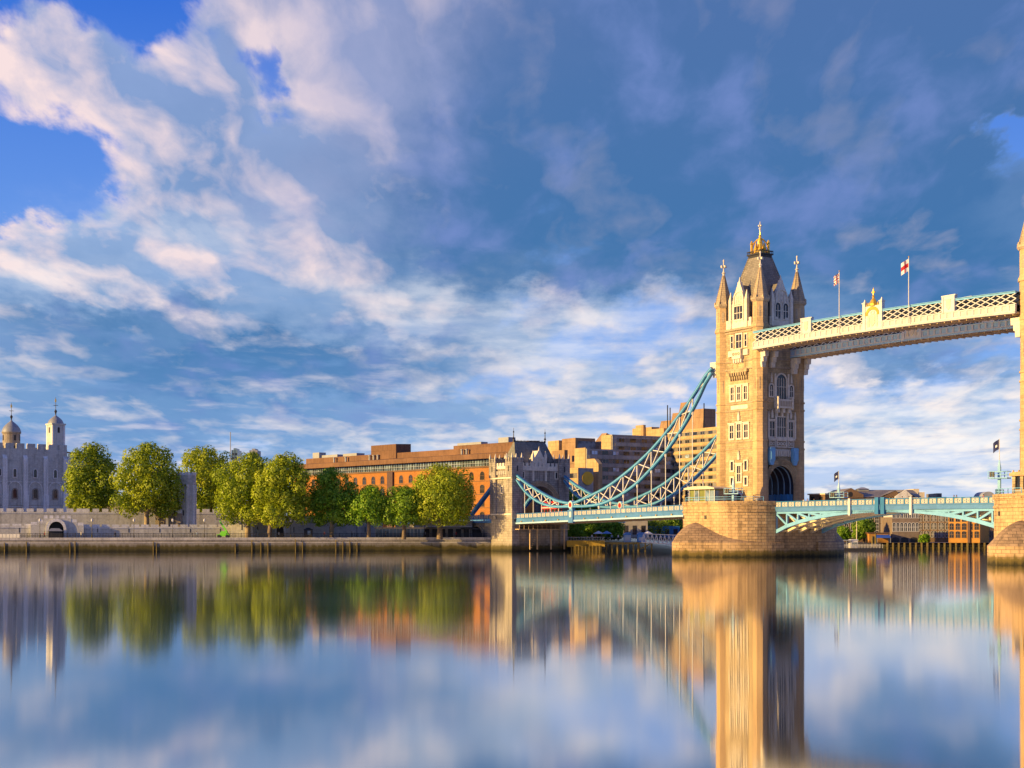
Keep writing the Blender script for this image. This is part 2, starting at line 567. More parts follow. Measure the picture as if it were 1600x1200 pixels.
M['gold'] = plain('gilding', (0.80, 0.50, 0.07), 0.35, 0.3, 2.0, metallic=0.55)
M['blue_dark'] = plain('bridge_blue', (0.04, 0.15, 0.28), 0.45, 0.2, 0.8)
M['blue_mid'] = plain('bridge_mid_blue', (0.03, 0.17, 0.37), 0.4, 0.2, 0.8)
M['chain_pale'] = plain('chain_pale_blue', (0.13, 0.36, 0.60), 0.4, 0.15, 0.8)
M['blue_light'] = plain('bridge_pale_blue', (0.17, 0.42, 0.68), 0.4, 0.15, 0.8)
M['deck_blue'] = plain('deck_blue', (0.07, 0.21, 0.46), 0.45, 0.2, 0.7)
M['white'] = plain('white_paint', (0.57, 0.58, 0.58), 0.45, 0.12, 1.0)
M['cream'] = plain('cream_paint', (0.62, 0.55, 0.42), 0.5, 0.18, 1.0)
M['panel_white'] = plain('parapet_panel', (0.48, 0.46, 0.42), 0.5, 0.15, 2.0)
M['red'] = plain('red_paint', (0.55, 0.03, 0.025), 0.35, 0.2, 1.0)
M['girder'] = plain('underside_girder', (0.58, 0.42, 0.23), 0.6, 0.3, 0.8)
M['dark'] = plain('dark_iron', (0.025, 0.026, 0.03), 0.5, 0.3, 1.0)
M['arch_dark'] = plain('arch_lining', (0.012, 0.022, 0.05), 0.5, 0.3, 1.0)
M['portal_blue'] = plain('portal_blue', (0.08, 0.32, 0.62), 0.4, 0.25, 1.0)
M['portal_rib'] = plain('portal_rib_blue', (0.32, 0.50, 0.64), 0.4, 0.2, 1.0)
M['pane'] = glass_mat('leaded_glass', (0.018, 0.02, 0.026))
M['pane_blue'] = glass_mat('sky_glass', (0.10, 0.14, 0.18), 0.05)
M['asphalt'] = plain('asphalt', (0.055, 0.055, 0.058), 0.9, 0.25, 0.6)
M['concrete'] = plain('concrete', (0.36, 0.34, 0.31), 0.85, 0.25, 0.5, bmp=0.3)


# ---------------------------------------------------------------- setting: river and land
def build_water():
    m, nt, bs = new_mat('river_water')
    nt.nodes.remove(bs)
    out = nt.nodes['Material Output']
    P = objco(nt)
    # smoothed wavelets of a long exposure: broad patches of rougher and calmer water
    sc = nt.nodes.new('ShaderNodeVectorMath'); sc.operation = 'MULTIPLY'; sc.inputs[1].default_value = (0.02, 0.05, 1); nt.links.new(P, sc.inputs[0])
    patch = noise_tex(nt, sc.outputs[0], 1.0, 4, 0.55)
    g = nt.nodes.new('ShaderNodeBsdfAnisotropic')
    g.distribution = 'MULTI_GGX'
    g.inputs['Color'].default_value = (0.97, 0.97, 0.97, 1)
    g.inputs['Anisotropy'].default_value = 0.72
    tg = nt.nodes.new('ShaderNodeCombineXYZ'); tg.inputs[0].default_value = 1.0; nt.links.new(tg.outputs[0], g.inputs['Tangent'])
    nt.links.new(patch.lin(0.3, 0.7, 0.030, 0.041).s, g.inputs['Roughness'])
    d = nt.nodes.new('ShaderNodeBsdfDiffuse'); d.inputs['Color'].default_value = (0.020, 0.028, 0.034, 1)
    fr = nt.nodes.new('ShaderNodeFresnel'); fr.inputs['IOR'].default_value = 5.0
    mx = nt.nodes.new('ShaderNodeMixShader')
    nt.links.new(E(nt, fr.outputs[0]).lin(0.0, 1.0, 0.55, 0.99).s, mx.inputs[0]); nt.links.new(d.outputs[0], mx.inputs[1]); nt.links.new(g.outputs[0], mx.inputs[2])
    nt.links.new(mx.outputs[0], out.inputs[0])
    mb = MB(); mb.add([(-3000, -60, 0), (3000, -60, 0), (3000, 3000, 0), (-3000, 3000, 0)], [(0, 1, 2, 3)])
    w = structure(mb.build('water', m)); tag(w, 'calm grey-blue river stretching below the bridge', 'river')


build_water()

GZ = 3.76
LAND = [(-3000, 300), (-420, 366), (-20, 434), (14, 438), (40, 452), (95, 470), (95, 9000), (-3000, 9000)]
m_ground = plain('paving', (0.20, 0.19, 0.175), 0.9, 0.25, 0.3)
mb = MB(); mb.add([(x, y + 0.6, GZ) for x, y in LAND], [tuple(range(len(LAND)))])
tag(structure(mb.build('ground', m_ground)), 'paved north bank reaching back behind the river wall', 'ground')
mb = MB(); mb.add([(x, y + 0.6, 2.0) for x, y in [(94.5, 468), (160, 470), (260, 505), (3000, 900), (3000, 9000), (94.5, 9000)]], [tuple(range(6))])
tag(structure(mb.build('east_bank_ground', m_ground)), 'low paved wharf in front of the brick warehouses', 'ground')
mb = MB(); mb.box(-600, 600, -400, -2.5, -2, 4.3)
tag(structure(mb.build('south_bank_ground', m_ground)), 'paved south bank from which the river is seen', 'ground')

# ---------------------------------------------------------------- river walls
M['quay'] = masonry('quay_stone', (0.27, 0.25, 0.22), (0.34, 0.32, 0.28), (0.13, 0.12, 0.11), 1.5, 0.55, 0.04, soot=0.4, stain=(2.1, (0.075, 0.065, 0.022)))
M['coping'] = masonry('coping_stone', (0.42, 0.41, 0.39), (0.50, 0.49, 0.46), (0.22, 0.21, 0.2), 2.2, 1.4, 0.05, soot=0.25)


def river_wall(pts, ztop, label, cope=True):
    r = thing('river_wall', label, 'river wall', (pts[0][0], pts[0][1], 0))
    w, c, f = MB(), MB(), MB()
    o = Vector((pts[0][0], pts[0][1], 0))
    run = 0
    for i in range(len(pts) - 1):
        a, b = Vector((*pts[i], 0)) - o, Vector((*pts[i + 1], 0)) - o
        d = (b - a).normalized(); nrm = Vector((d.y, -d.x, 0)); L = (b - a).length
        back = nrm * -1.2
        q = [a + nrm * 0.35, b + nrm * 0.35, b + back, a + back]
        w.prism([(p.x, p.y) for p in q], -1.0, ztop - 1.35)
        q = [a, b, b + back, a + back]
        w.prism([(p.x, p.y) for p in q], ztop - 1.35, ztop - 0.55)
        if cope:
            q = [a + nrm * 0.15, b + nrm * 0.15, b + back, a + back]
            c.prism([(p.x, p.y) for p in q], ztop - 0.55, ztop + 0.12)
            q = [a + nrm * 0.42, b + nrm * 0.42, b + nrm * 0.0, a + nrm * 0.0]
            c.prism([(p.x, p.y) for p in q], ztop - 1.42, ztop - 1.2)
    w.build('wall', M['quay'], r)
    if cope: c.build('coping', M['coping'], r)
    return r


rw = river_wall([(-420, 366.0), (-20, 434), (-6, 435)], GZ, 'long low stone river wall with pale coping and dark algae below the castle', True)
M['wood'] = plain('wet_timber', (0.17, 0.13, 0.035), 0.8, 0.5, 1.5)
rng = random.Random(3)
for px in (8, 42, 110, 118, 240, 245, 368, 394, 408, 419, 462, 473, 525, 536, 547, 558):
    d = 437.4 / (1 - 0.17 * (px - 800) / F)
    p = at(px, 861, d); h = rng.uniform(2.2, 3.4)
    mbp = MB().cbox(0, 0, -0.8, h, 0.2, 0.14)
    o = mbp.build('fender_post', M['wood'], rw); o.location = (p.x + 420, (p.x + 420) * 0.17 - 0.46, 0)
rw2 = river_wall([(96, 468.6), (160, 470), (260, 505)], 2.0, 'low stone river wall with timber piles below the brick warehouses', False)
mbr = None
for px in np.arange(1386, 1552, 9.0):
    d = 469.0; x = (px - 800) / F * d
    o = MB().cbox(0, 0, -0.8, 2.05, 0.45, 0.4).build('timber_pile', M['wood'], rw2); o.location = (x - 96, 468.2 - 468.6 + (x - 96) * 0.022, 0)


# ================================================================ THE BRIDGE
SPAN = 87.0
PIER2 = 90.0          # the cabin pier stands a little beyond its tower's axis
W_T, W_N = (1, 0, 0), (0, -1, 0)        # west wall: tangent, outward normal (bridge axes)
S_T, S_N = (0, 1, 0), (1, 0, 0)         # south wall


def add_window(parent, o, t, n, a, z, w, h, head='flat', lights=2, transom=True, hood=False, frame=None, sur=0.28, deep=0.22, mull=0.13, pane=None, rise=None, name='window', fdep=0.0):
    """A window on the wall plane: stone surround and mullions, with its glass as a child."""
    fr = MB(); n_ = Vector(n); t_ = Vector(t)
    c = Vector(o) + t_ * a + n_ * fdep
    if head == 'flat':
        inner = rect_pts(w, h, z); outer = rect_pts(w + 2 * sur, h + 2 * sur, z - sur)
    else:
        pt = head == 'pointed'
        r_ = w / 2 if rise is None else rise
        inner = arch_pts(w, h, z, r_, 8, pt); outer = arch_pts(w + 2 * sur, h + 2 * sur, z - sur, r_ * (w + 2 * sur) / w, 8, pt)
    fr.ring(outer, inner, c, t, n, 0.0, deep)
    for i in range(1, lights):
        x = -w / 2 + w * i / lights
        fr.plate([(x - mull / 2, z), (x + mull / 2, z), (x + mull / 2, z + h * (0.98 if head == 'flat' else 0.86)), (x - mull / 2, z + h * (0.98 if head == 'flat' else 0.86))], c, t, n, 0.0, deep * 0.7)
    if transom:
        zz = z + h * 0.5
        fr.plate([(-w / 2, zz - mull / 2), (w / 2, zz - mull / 2), (w / 2, zz + mull / 2), (-w / 2, zz + mull / 2)], c, t, n, 0.0, deep * 0.62)
    if hood:
        fr.plate([(-w / 2 - sur * 1.6, z + h + sur), (w / 2 + sur * 1.6, z + h + sur), (w / 2 + sur * 1.6, z + h + sur * 1.6), (-w / 2 - sur * 1.6, z + h + sur * 1.6)], c, t, n, 0.0, deep * 1.6)
    wobj = fr.build(name, frame or M['trim_stone'], parent)
    MB().plate(inner, c, t, n, 0.0, 0.03).build('pane', pane or M['pane'], wobj)
    return wobj


# ---------------------------------------------------------------- piers
def make_pier(label):
    r = thing('bridge_pier', label, 'bridge pier', B(0, 0, 0), TH, 'river piers of the bridge')
    c0, R, N = 5.2, 13.5, 20

    def outline(rad):
        pts = []
        for i in range(N + 1):
            a = PI * i / N
            pts.append((rad * math.cos(a), c0 + rad * math.sin(a)))
        for i in range(N + 1):
            a = PI + PI * i / N
            pts.append((rad * math.cos(a), -c0 + rad * math.sin(a)))
        return pts
    b = MB()
    b.prism(outline(R + 0.35), -2, 1.3, caps=True)
    b.prism(outline(R), 1.3, 11.55)
    b.prism(outline(R + 0.18), 9.85, 10.25)
    b.build('shaft', M['granite'], r)
    p = MB()
    o1, i1 = outline(R + 0.25), outline(R - 0.35)
    n = len(o1); fs = []
    vs = [(x, y, 11.55) for x, y in o1] + [(x, y, 12.35) for x, y in o1] + [(x, y, 12.35) for x, y in i1] + [(x, y, 11.0) for x, y in i1]
    for i in range(n):
        j = (i + 1) % n
        # leave the roadway open north and south
        for k in range(3): fs.append((k * n + i, k * n + j, (k + 1) * n + j, (k + 1) * n + i))
    p.add(vs, fs); p.build('parapet', M['granite'], r)
    def ogive(k, n=18):
        pts = []
        for i in range(n + 1):
            t = i / n; y = -25.0 + 20.0 * t
            pts.append(((13.9 * math.sin(PI / 2 * t) ** 0.8) * k, y * (0.985 if k < 1 else 1)))
        return pts
    for sgn in (-1, 1):
        # pointed plinth with upright faces, then a rounded beak rising to the pier
        rt = ogive(1.0)
        plan = [(-x, y) for x, y in reversed(rt)] + rt[1:]
        plan = [(x, y) for x, y in plan]
        pl = MB()
        pl.prism([(sgn * -1 * x, sgn * -1 * y) for x, y in plan] if sgn > 0 else plan, -2.0, 3.2, caps=False)
        cw = pl.build('cutwater', M['granite'], r)
        vs, fs, uv = [], [], []
        ns, na = 18, 16
        for i in range(ns + 1):
            t = i / ns; y = -25.0 + 20.0 * t
            w = 13.9 * math.sin(PI / 2 * t) ** 0.8
            h = 3.2 + 4.5 * math.sin(min(1.0, t * 3.0) * PI / 2) ** 0.75
            for k in range(na + 1):
                a = -1 + 2 * k / na
                vs.append((w * a, y, 3.2 + (h - 3.2) * (1 - abs(a) ** 1.45)))
        m = na + 1
        for i in range(ns):
            for k in range(na):
                q = (i * m + k, i * m + k + 1, (i + 1) * m + k + 1, (i + 1) * m + k)
                fs.append(q); uv.append(tuple((vs[j][1] * 0.8 * (1 if vs[j][0] > 0 else -1) + vs[j][0] * 0.6, vs[j][2] * 1.25) for j in q))
        if sgn > 0: vs = [(-x, -y, z) for x, y, z in vs]
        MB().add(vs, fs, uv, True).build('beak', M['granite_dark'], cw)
    ho = MB()
    for a_, z_ in ((-2.55, 9.0), (-2.05, 9.1), (-1.35, 9.0)):
        x, y = R * math.cos(a_), -c0 + R * math.sin(a_)
        ho.plate(rect_pts(0.5, 0.8, z_ - 0.6), (x, y, 0), (-math.sin(a_), math.cos(a_), 0), (math.cos(a_), math.sin(a_), 0), -0.3, 0.12)
    build_each(ho, 'drain_opening', M['dark'], r, shells(ho))
    d = MB(); d.prism(outline(R - 0.36), 10.6, 11.0); d.build('pavement', M['concrete'], r)
    return r


pier = make_pier('granite river pier under the north tower, seen whole from water to deck')
pier2 = dup(pier, B(PIER2, 0, 0), None, 'granite river pier cut by the right edge of the view, under the brick control cabin')

# ---------------------------------------------------------------- main towers
TX, TY = 6.4, 5.45          # corner turret centres
WX, WY = 7.15, 6.15        # wall faces
TZ0 = 11.0


def make_tower(label):
    r = thing('bridge_tower', label, 'bridge tower', B(0, 0, 0), TH, 'gothic towers of the bridge')
    # walls, pierced by the road arch north-south
    w = MB()
    AW, SPR, APEX = 3.75, 16.2, 20.5
    prof = []
    n = 16
    for i in range(n + 1):
        a = PI * i / n
        prof.append((AW * math.cos(a), SPR + (APEX - SPR) * math.sin(a)))
    w.box(-WX, WX, -WY, -AW, TZ0, 52)
    w.box(-WX, WX, AW, WY, TZ0, 52)
    for i in range(n):
        (y1, z1), (y0, z0) = prof[i], prof[i + 1]
        vs = [(-WX, y0, z0), (WX, y0, z0), (WX, y1, z1), (-WX, y1, z1), (-WX, y0, 52), (WX, y0, 52), (WX, y1, 52), (-WX, y1, 52)]
        w.add(vs, [(3, 2, 1, 0), (4, 5, 6, 7), (1, 2, 6, 5), (3, 0, 4, 7)])
    w.build('wall', M['tower_stone'], r)
    # string courses and cornices round the walls
    s = MB()
    for z, h, pr in ((24.3, 0.3, 0.14), (25.9, 0.3, 0.14), (33.0, 0.32, 0.16), (34.7, 0.3, 0.14), (42.4, 0.4, 0.22), (44.3, 0.35, 0.2), (50.9, 0.35, 0.22), (51.5, 0.5, 0.38)):
        x, y = WX + pr, WY + pr
        s.box(-x, x, -y, -WY + 0.01, z, z + h); s.box(-x, x, WY - 0.01, y, z, z + h)
        s.box(WX - 0.01, x, -WY + 0.01, WY - 0.01, z, z + h); s.box(-x, -WX + 0.01, -WY + 0.01, WY - 0.01, z, z + h)
    build_each(s, 'string_course', M['spire_stone'], r, lambda c: next(i for i, z in enumerate((25.3, 30, 33.9, 40, 43.8, 47, 51.38, 60)) if c[2] < z))
    # corner turrets with stone spires and crosses
    for sx in (-1, 1):
        for sy in (-1, 1):
            cx, cy = sx * TX, sy * TY
            t = MB()
            t.prism(octagon(cx, cy, 1.62), TZ0, 24.2)
            t.prism(octagon(cx, cy, 1.58), 24.2, 33.0)
            t.prism(octagon(cx, cy, 1.54), 33.0, 41.0)
            t.prism(octagon(cx, cy, 1.54), 41.0, 42.3, octagon(cx, cy, 1.7))
            t.prism(octagon(cx, cy, 1.7), 42.3, 51.4)
            t.prism(octagon(cx, cy, 1.95), 51.4, 52.0)
            t.prism(octagon(cx, cy, 1.9), 52.0, 52.6, octagon(cx, cy, 1.66))
            t.prism(octagon(cx, cy, 1.66), 52.6, 57.2)
            for z in (24.2, 25.9, 33.0, 34.7, 44.3):
                t.prism(octagon(cx, cy, 1.84 if z > 40 else 1.74), z, z + 0.32)
            tt = t.build('turret', M['turret_stone'], r)
            sp = MB()
            sp.prism(octagon(cx, cy, 1.82), 57.2, 57.6, octagon(cx, cy, 2.12))
            sp.prism(octagon(cx, cy, 2.12), 57.6, 58.0)
            for k in range(8):
                a = PI / 8 + k * PI / 4
                sp.cbox(cx + 2.0 * math.cos(a), cy + 2.0 * math.sin(a), 58.0, 58.5, 0.35, 0.35)
            sp.prism(octagon(cx, cy, 1.86), 58.0, 65.0, octagon(cx, cy, 0.22))
            for k in range(8):
                a = PI / 8 + k * PI / 4
                sp.bar((cx + 1.98 * math.cos(a), cy + 1.98 * math.sin(a), 58.1), (cx + 0.26 * math.cos(a), cy + 0.26 * math.sin(a), 64.8), 0.16)
            sp.build('spire', M['spire_stone'], tt)
            fi = MB()
            fi.lathe(cx, cy, [(0.3, 64.7), (0.22, 65.2), (0.48, 65.4), (0.2, 65.7), (0.13, 66.3), (0.13, 68.0), (0.2, 68.3), (0.05, 68.6)], 8)
            fi.cbox(cx, cy, 66.7, 67.15, 0.34, 1.5); fi.cbox(cx, cy, 66.7, 67.15, 1.5, 0.34)
            fi.build('finial', M['trim_stone'], tt)
            # slit windows and blind panels on the turret
            sl = MB()
            for k in range(8):
                a = k * PI / 4
                o = (cx + 1.67 * math.cos(a), cy + 1.67 * math.sin(a), 0)
                sl.plate(arch_pts(0.5, 2.4, 53.8), o, (-math.sin(a), math.cos(a), 0), (math.cos(a), math.sin(a), 0), 0.0, 0.05)
                o = (cx + 1.55 * math.cos(a), cy + 1.55 * math.sin(a), 0)
                sl.plate([(-0.12, 37.6), (0.12, 37.6), (0.12, 39.9), (0, 40.4), (-0.12, 39.9)], o, (-math.sin(a), math.cos(a), 0), (math.cos(a), math.sin(a), 0), 0.0, 0.05)
            build_each(sl, 'slit', M['spire_stone'], tt, shells(sl))
    # battlemented parapet
    b = MB()
    for sx in (-1, 1):
        crenels(b, (sx * WX, -TY + 2), (sx * WX, TY - 2), 53.2, 54.0, 0.5, 0.9, 0.5); b.box(sx * WX - 0.25, sx * WX + 0.25, -TY + 2, TY - 2, 52.0, 53.2)
        crenels(b, (-TX + 2, sx * WY), (TX - 2, sx * WY), 53.2, 54.0, 0.5, 0.9, 0.5); b.box(-TX + 2, TX - 2, sx * WY - 0.25, sx * WY + 0.25, 52.0, 53.2)
    build_each(b, 'battlement', M['trim_stone'], r, lambda c: (0 if abs(c[0]) / WX > abs(c[1]) / WY else 1, (c[0] if abs(c[0]) / WX > abs(c[1]) / WY else c[1]) > 0))
    # steep pavilion roof with iron platform and gilded crown
    rf = MB()
    z0, z1, z2 = 52.2, 60.5, 68.6
    a = lambda x, y, z: [(-x, -y, z), (x, -y, z), (x, y, z), (-x, y, z)]
    lv = a(6.4, 5.4, z0) + a(4.45, 3.8, z1) + a(1.95, 1.7, z2)
    rf.add(lv, [(i, (i + 1) % 4, 4 + (i + 1) % 4, 4 + i) for i in range(4)] + [(4 + i, 4 + (i + 1) % 4, 8 + (i + 1) % 4, 8 + i) for i in range(4)] + [(8, 9, 10, 11)])
    for sx in (-1, 1):
        for sy in (-1, 1):
            rf.bar((sx * 6.4, sy * 5.4, z0), (sx * 4.45, sy * 3.8, z1), 0.28); rf.bar((sx * 4.45, sy * 3.8, z1), (sx * 1.95, sy * 1.7, z2), 0.28)
    ro = rf.build('roof', M['slate'], r)
    pf = MB()
    pf.cbox(0, 0, 68.4, 69.0, 4.1, 3.6); pf.cbox(0, 0, 69.0, 69.3, 4.6, 4.1)
    for k in range(9):
        x = -2.2 + k * 0.55
        for y in (-1.95, 1.95): pf.cbox(x, y, 69.3, 69.85, 0.1, 0.1)
        for y2 in (-2.2, 2.2): pf.cbox(y2, x * 0.88, 69.3, 69.85, 0.1, 0.1)
    pf.box(-2.3, 2.3, -2.02, -1.88, 69.8, 69.95); pf.box(-2.3, 2.3, 1.88, 2.02, 69.8, 69.95); pf.box(-2.3, -2.14, -1.88, 1.88, 69.8, 69.95); pf.box(2.14, 2.3, -1.88, 1.88, 69.8, 69.95)
    pf.build('roof_platform', M['dark'], ro)
    cr = MB()
    cr.taper(0, 0, 69.3, 70.6, 2.6, 2.3, 2.2, 1.9)
    for sx in (-1, 1):
        for sy in (-1, 1):
            cr.lathe(sx * 1.45, sy * 1.25, [(0.3, 69.3), (0.3, 71.6), (0.42, 71.7), (0.3, 72.0), (0.12, 72.5)], 6)
            cr.tube([(sx * 1.4, sy * 1.2, 70.6), (sx * 1.15, sy * 1.0, 71.8), (sx * 0.5, sy * 0.45, 72.7), (0, 0, 73.0)], 0.18, 6)
    for x, y in ((0, -1.25), (0, 1.25), (1.4, 0), (-1.4, 0)):
        cr.taper(x, y, 70.4, 71.9, 0.7, 0.7, 0.1, 0.1)
    cr.lathe(0, 0, [(0.75, 70.6), (0.55, 72.4), (0.28, 73.2), (0.36, 73.5), (0.18, 73.8), (0.14, 74.6)], 8)
    cr.build('crown', M['gold'], ro)
    fi = MB(); fi.lathe(0, 0, [(0.16, 74.4), (0.14, 75.0), (0.36, 75.2), (0.12, 75.5), (0.1, 76.6), (0.03, 76.9)], 8)
    fi.cbox(0, 0, 75.75, 76.05, 0.26, 0.95); fi.cbox(0, 0, 75.75, 76.05, 0.95, 0.26)
    fi.build('finial', M['trim_stone'], ro)
    # gabled dormers, one to each face
    for (t, nrm, half, off, wid) in ((W_T, W_N, WY, 0, 5.4), ((-1, 0, 0), (0, 1, 0), WY, 0, 5.4), (S_T, S_N, WX, 0, 5.4), ((0, -1, 0), (-1, 0, 0), WX, 0, 5.4)):
        nv, tv = Vector(nrm), Vector(t)
        o = nv * (half + 0.15)
        g = MB()
        hw = wid / 2
        outl = [(-hw, 51.9), (hw, 51.9), (hw, 57.6), (hw - 0.5, 57.6), (hw - 0.5, 58.4), (hw - 1.1, 58.4), (hw - 1.1, 59.4), (0.45, 62.0), (0.45, 62.4), (-0.45, 62.4), (-0.45, 62.0), (-hw + 1.1, 59.4), (-hw + 1.1, 58.4), (-hw + 0.5, 58.4), (-hw + 0.5, 57.6), (-hw, 57.6)]
        g.plate(outl, o, t, nrm, -0.7, 0.0)
        # side cheeks and pinnacles
        for sg in (-1, 1):
            p = o + tv * (sg * (hw + 0.1)); g.cbox(p.x, p.y, 51.9, 58.6, 0.75, 0.75); g.taper(p.x, p.y, 58.6, 60.4, 0.7, 0.7, 0.08, 0.08)
        p = o - nv * 0.3; g.taper(p.x, p.y, 62.2, 63.6, 0.5, 0.5, 0.06, 0.06)
        # carved tracery panel over the window
        g.ring(arch_pts(3.6, 3.2, 57.3, 1.9, 8, True), arch_pts(3.0, 2.7, 57.4, 1.6, 8, True), o, t, nrm, -0.02, 0.2)
        for q in (-0.7, 0.0, 0.7): g.plate([(q - 0.1, 57.6), (q + 0.1, 57.6), (q + 0.1, 59.3), (q - 0.1, 59.3)], o, t, nrm, -0.02, 0.15)
        gg = g.build('gable', M['trim_stone'], r)
        dr = MB(); dep = 4.6
        A = lambda s_, d, z: tuple(o + tv * s_ - nv * d + Vector((0, 0, z)))
        dr.add([A(-hw, 0.6, 57.2), A(hw, 0.6, 57.2), A(0, 0.6, 61.8), A(-hw, dep, 57.2), A(hw, dep, 57.2), A(0, dep, 61.8), A(-hw, 0.6, 52), A(hw, 0.6, 52), A(-hw, dep, 52), A(hw, dep, 52)],
               [(1, 4, 5, 2), (3, 0, 2, 5), (0, 1, 2), (4, 3, 5), (6, 0, 3, 8), (1, 7, 9, 4)])
        dr.build('dormer_roof', M['slate'], gg)
        if nrm in (W_N, (0, 1, 0)):
            add_window(r, o, t, nrm, 0, 53.9, 2.9, 3.0, 'flat', 3, True)
        else:
            for a_ in (-1.15, 1.15): add_window(r, o, t, nrm, a_, 53.6, 1.5, 3.6, 'pointed', 2, True, sur=0.22)
    # ---- west and east faces
    for t, nrm in ((W_T, W_N), ((-1, 0, 0), (0, 1, 0))):
        o = Vector(nrm) * WY
        for a_ in (-2.5, 0, 2.5): add_window(r, o, t, nrm, a_, 26.9, 1.35, 3.2 if a_ == 0 else 3.0, 'flat', 2, True, True, sur=0.36)
        for a_ in (-2.3, 0, 2.3): add_window(r, o, t, nrm, a_, 35.6, 1.1, 3.0, 'flat', 2, True, True, sur=0.36)
        add_window(r, o, t, nrm, 0, 47.4, 1.9, 3.1, 'flat', 2, True, sur=0.3)
        for a_ in (-2.4, 2.4): add_window(r, o, t, nrm, a_, 47.6, 0.7, 2.7, 'flat', 1, True, sur=0.25)
        for a_ in (-2.4, 2.4):
            add_window(r, o, t, nrm, a_, 19.6, 0.85, 2.0, 'flat', 1, False, sur=0.34)
            add_window(r, o, t, nrm, a_, 16.2, 0.85, 1.7, 'flat', 1, False, sur=0.34)
        add_window(r, o, t, nrm, 0, 17.0, 1.3, 3.6, 'flat', 2, True, True, sur=0.4)
        add_window(r, o, t, nrm, 0, 11.1, 1.7, 3.2, 'pointed', 1, False, sur=0.4, name='doorway', pane=M['dark'])
        # carved niches above the windows
        ni = MB()
        for z in (22.0, 30.9):
            ni.plate([(-0.35, z), (0.35, z), (0.35, z + 1.0), (0.0, z + 2.1), (-0.35, z + 1.0)], o, t, nrm, 0.0, 0.35)
        ni.plate([(-2.95, 33.5), (2.95, 33.5), (2.95, 34.4), (-2.95, 34.4)], o, t, nrm, 0.0, 0.05)
        build_each(ni, 'niche', M['trim_stone'], r, shells(ni))
        # corbel table under the upper string
        cb = MB()
        for k in range(8):
            a_ = -2.8 + k * 0.8
            cb.plate([(a_ - 0.16, 40.5), (a_ + 0.16, 40.0), (a_ + 0.2, 41.7), (a_ - 0.2, 41.7)], o, t, nrm, 0.0, 0.45)
            cb.plate([(a_ - 0.18, 41.1), (a_ + 0.18, 41.1), (a_ + 0.2, 41.8), (a_ - 0.2, 41.8)], o, t, nrm, 0.45, 0.75)
        cb.plate([(-3.3, 41.8), (3.3, 41.8), (3.3, 42.5), (-3.3, 42.5)], o, t, nrm, 0.0, 0.7)
        cb.build('corbel_table', M['tower_stone'], r)
        # oriel balcony
        bl = MB()
        bl.plate([(-1.5, 44.9), (1.5, 44.9), (1.5, 47.0), (-1.5, 47.0)], o, t, nrm, 0.0, 1.0)
        bl.plate([(-3.4, 45.6), (-1.8, 45.6), (-1.8, 46.9), (-3.4, 46.9)], o, t, nrm, 0.0, 0.5)
        bl.plate([(1.8, 45.6), (3.4, 45.6), (3.4, 46.9), (1.8, 46.9)], o, t, nrm, 0.0, 0.5)
        for k in range(4):
            a_ = -1.2 + k * 0.8
            bl.plate([(a_ - 0.2, 44.0), (a_ + 0.2, 44.0), (a_ + 0.28, 44.9), (a_ - 0.28, 44.9)], o, t, nrm, 0.0, 0.7)
        bl.plate([(-1.7, 46.95), (1.7, 46.95), (1.7, 47.15), (-1.7, 47.15)], o, t, nrm, 0.0, 1.15)
        bo = bl.build('balcony', M['trim_stone'], r)
        qf = MB()
        for q in (-0.9, 0, 0.9):
            qf.ring([(q + 0.36 * math.cos(x), 46.0 + 0.36 * math.sin(x)) for x in np.arange(0, 2 * PI, PI / 4)], [(q + 0.2 * math.cos(x), 46.0 + 0.2 * math.sin(x)) for x in np.arange(0, 2 * PI, PI / 4)], o, t, nrm, 1.0, 1.1)
        qf.build('balcony_tracery', M['spire_stone'], bo)
    # ---- south and north faces
    for t, nrm in ((S_T, S_N), ((0, -1, 0), (-1, 0, 0))):
        o = Vector(nrm) * WX; nv, tv = Vector(nrm), Vector(t)
        pt = MB()
        def ap(hw, top, z=TZ0, n=14):
            return [(hw, z), *[(hw * math.cos(PI * i / n), SPR + (top - SPR) * math.sin(PI * i / n)) for i in range(n + 1)], (-hw, z)]
        for k, (h1, t1, h0, t0, d) in enumerate(((5.1, 22.2, 4.75, 21.8, 0.5), (4.75, 21.8, 4.4, 21.4, 0.36), (4.4, 21.4, 4.05, 20.95, 0.22), (4.05, 20.95, AW, APEX, 0.1))):
            pt.ring(ap(h1, t1), ap(h0, t0), o, t, nrm, 0.0, d, closed=False)
        pt.build('arch_moulding', M['tower_stone'], r)
        # frieze of carved panels above the arch
        fz = MB()
        fz.plate([(-3.3, 22.55), (3.3, 22.55), (3.3, 24.2), (-3.3, 24.2)], o, t, nrm, 0.0, 0.12)
        for k in range(12):
            a_ = -3.0 + k * 0.545
            fz.plate([(a_ - 0.14, 22.6), (a_ + 0.14, 22.6), (a_ + 0.2, 23.9), (a_ - 0.2, 23.9)], o, t, nrm, 0.12, 0.4)
        for c_, hw in ((0, 1.6), (-2.75, 0.95), (2.75, 0.95)):
            fz.ring(rect_pts(hw * 2, 1.7, 24.6), [(x * 0.82, 25.45 + (z - 25.45) * 0.72) for x, z in rect_pts(hw * 2, 1.7, 24.6)], o + tv * c_, t, nrm, 0.0, 0.3)
            for k in range(3 if hw > 1 else 2):
                q = (-0.5 + (k + 0.5) / (3 if hw > 1 else 2)) * 2 * hw * 0.8
                fz.ring([(q + 0.4 * math.cos(x), 25.45 + 0.42 * math.sin(x)) for x in np.arange(0, 2 * PI, PI / 4)], [(q + 0.2 * math.cos(x), 25.45 + 0.2 * math.sin(x)) for x in np.arange(0, 2 * PI, PI / 4)], o + tv * c_, t, nrm, 0.0, 0.2)
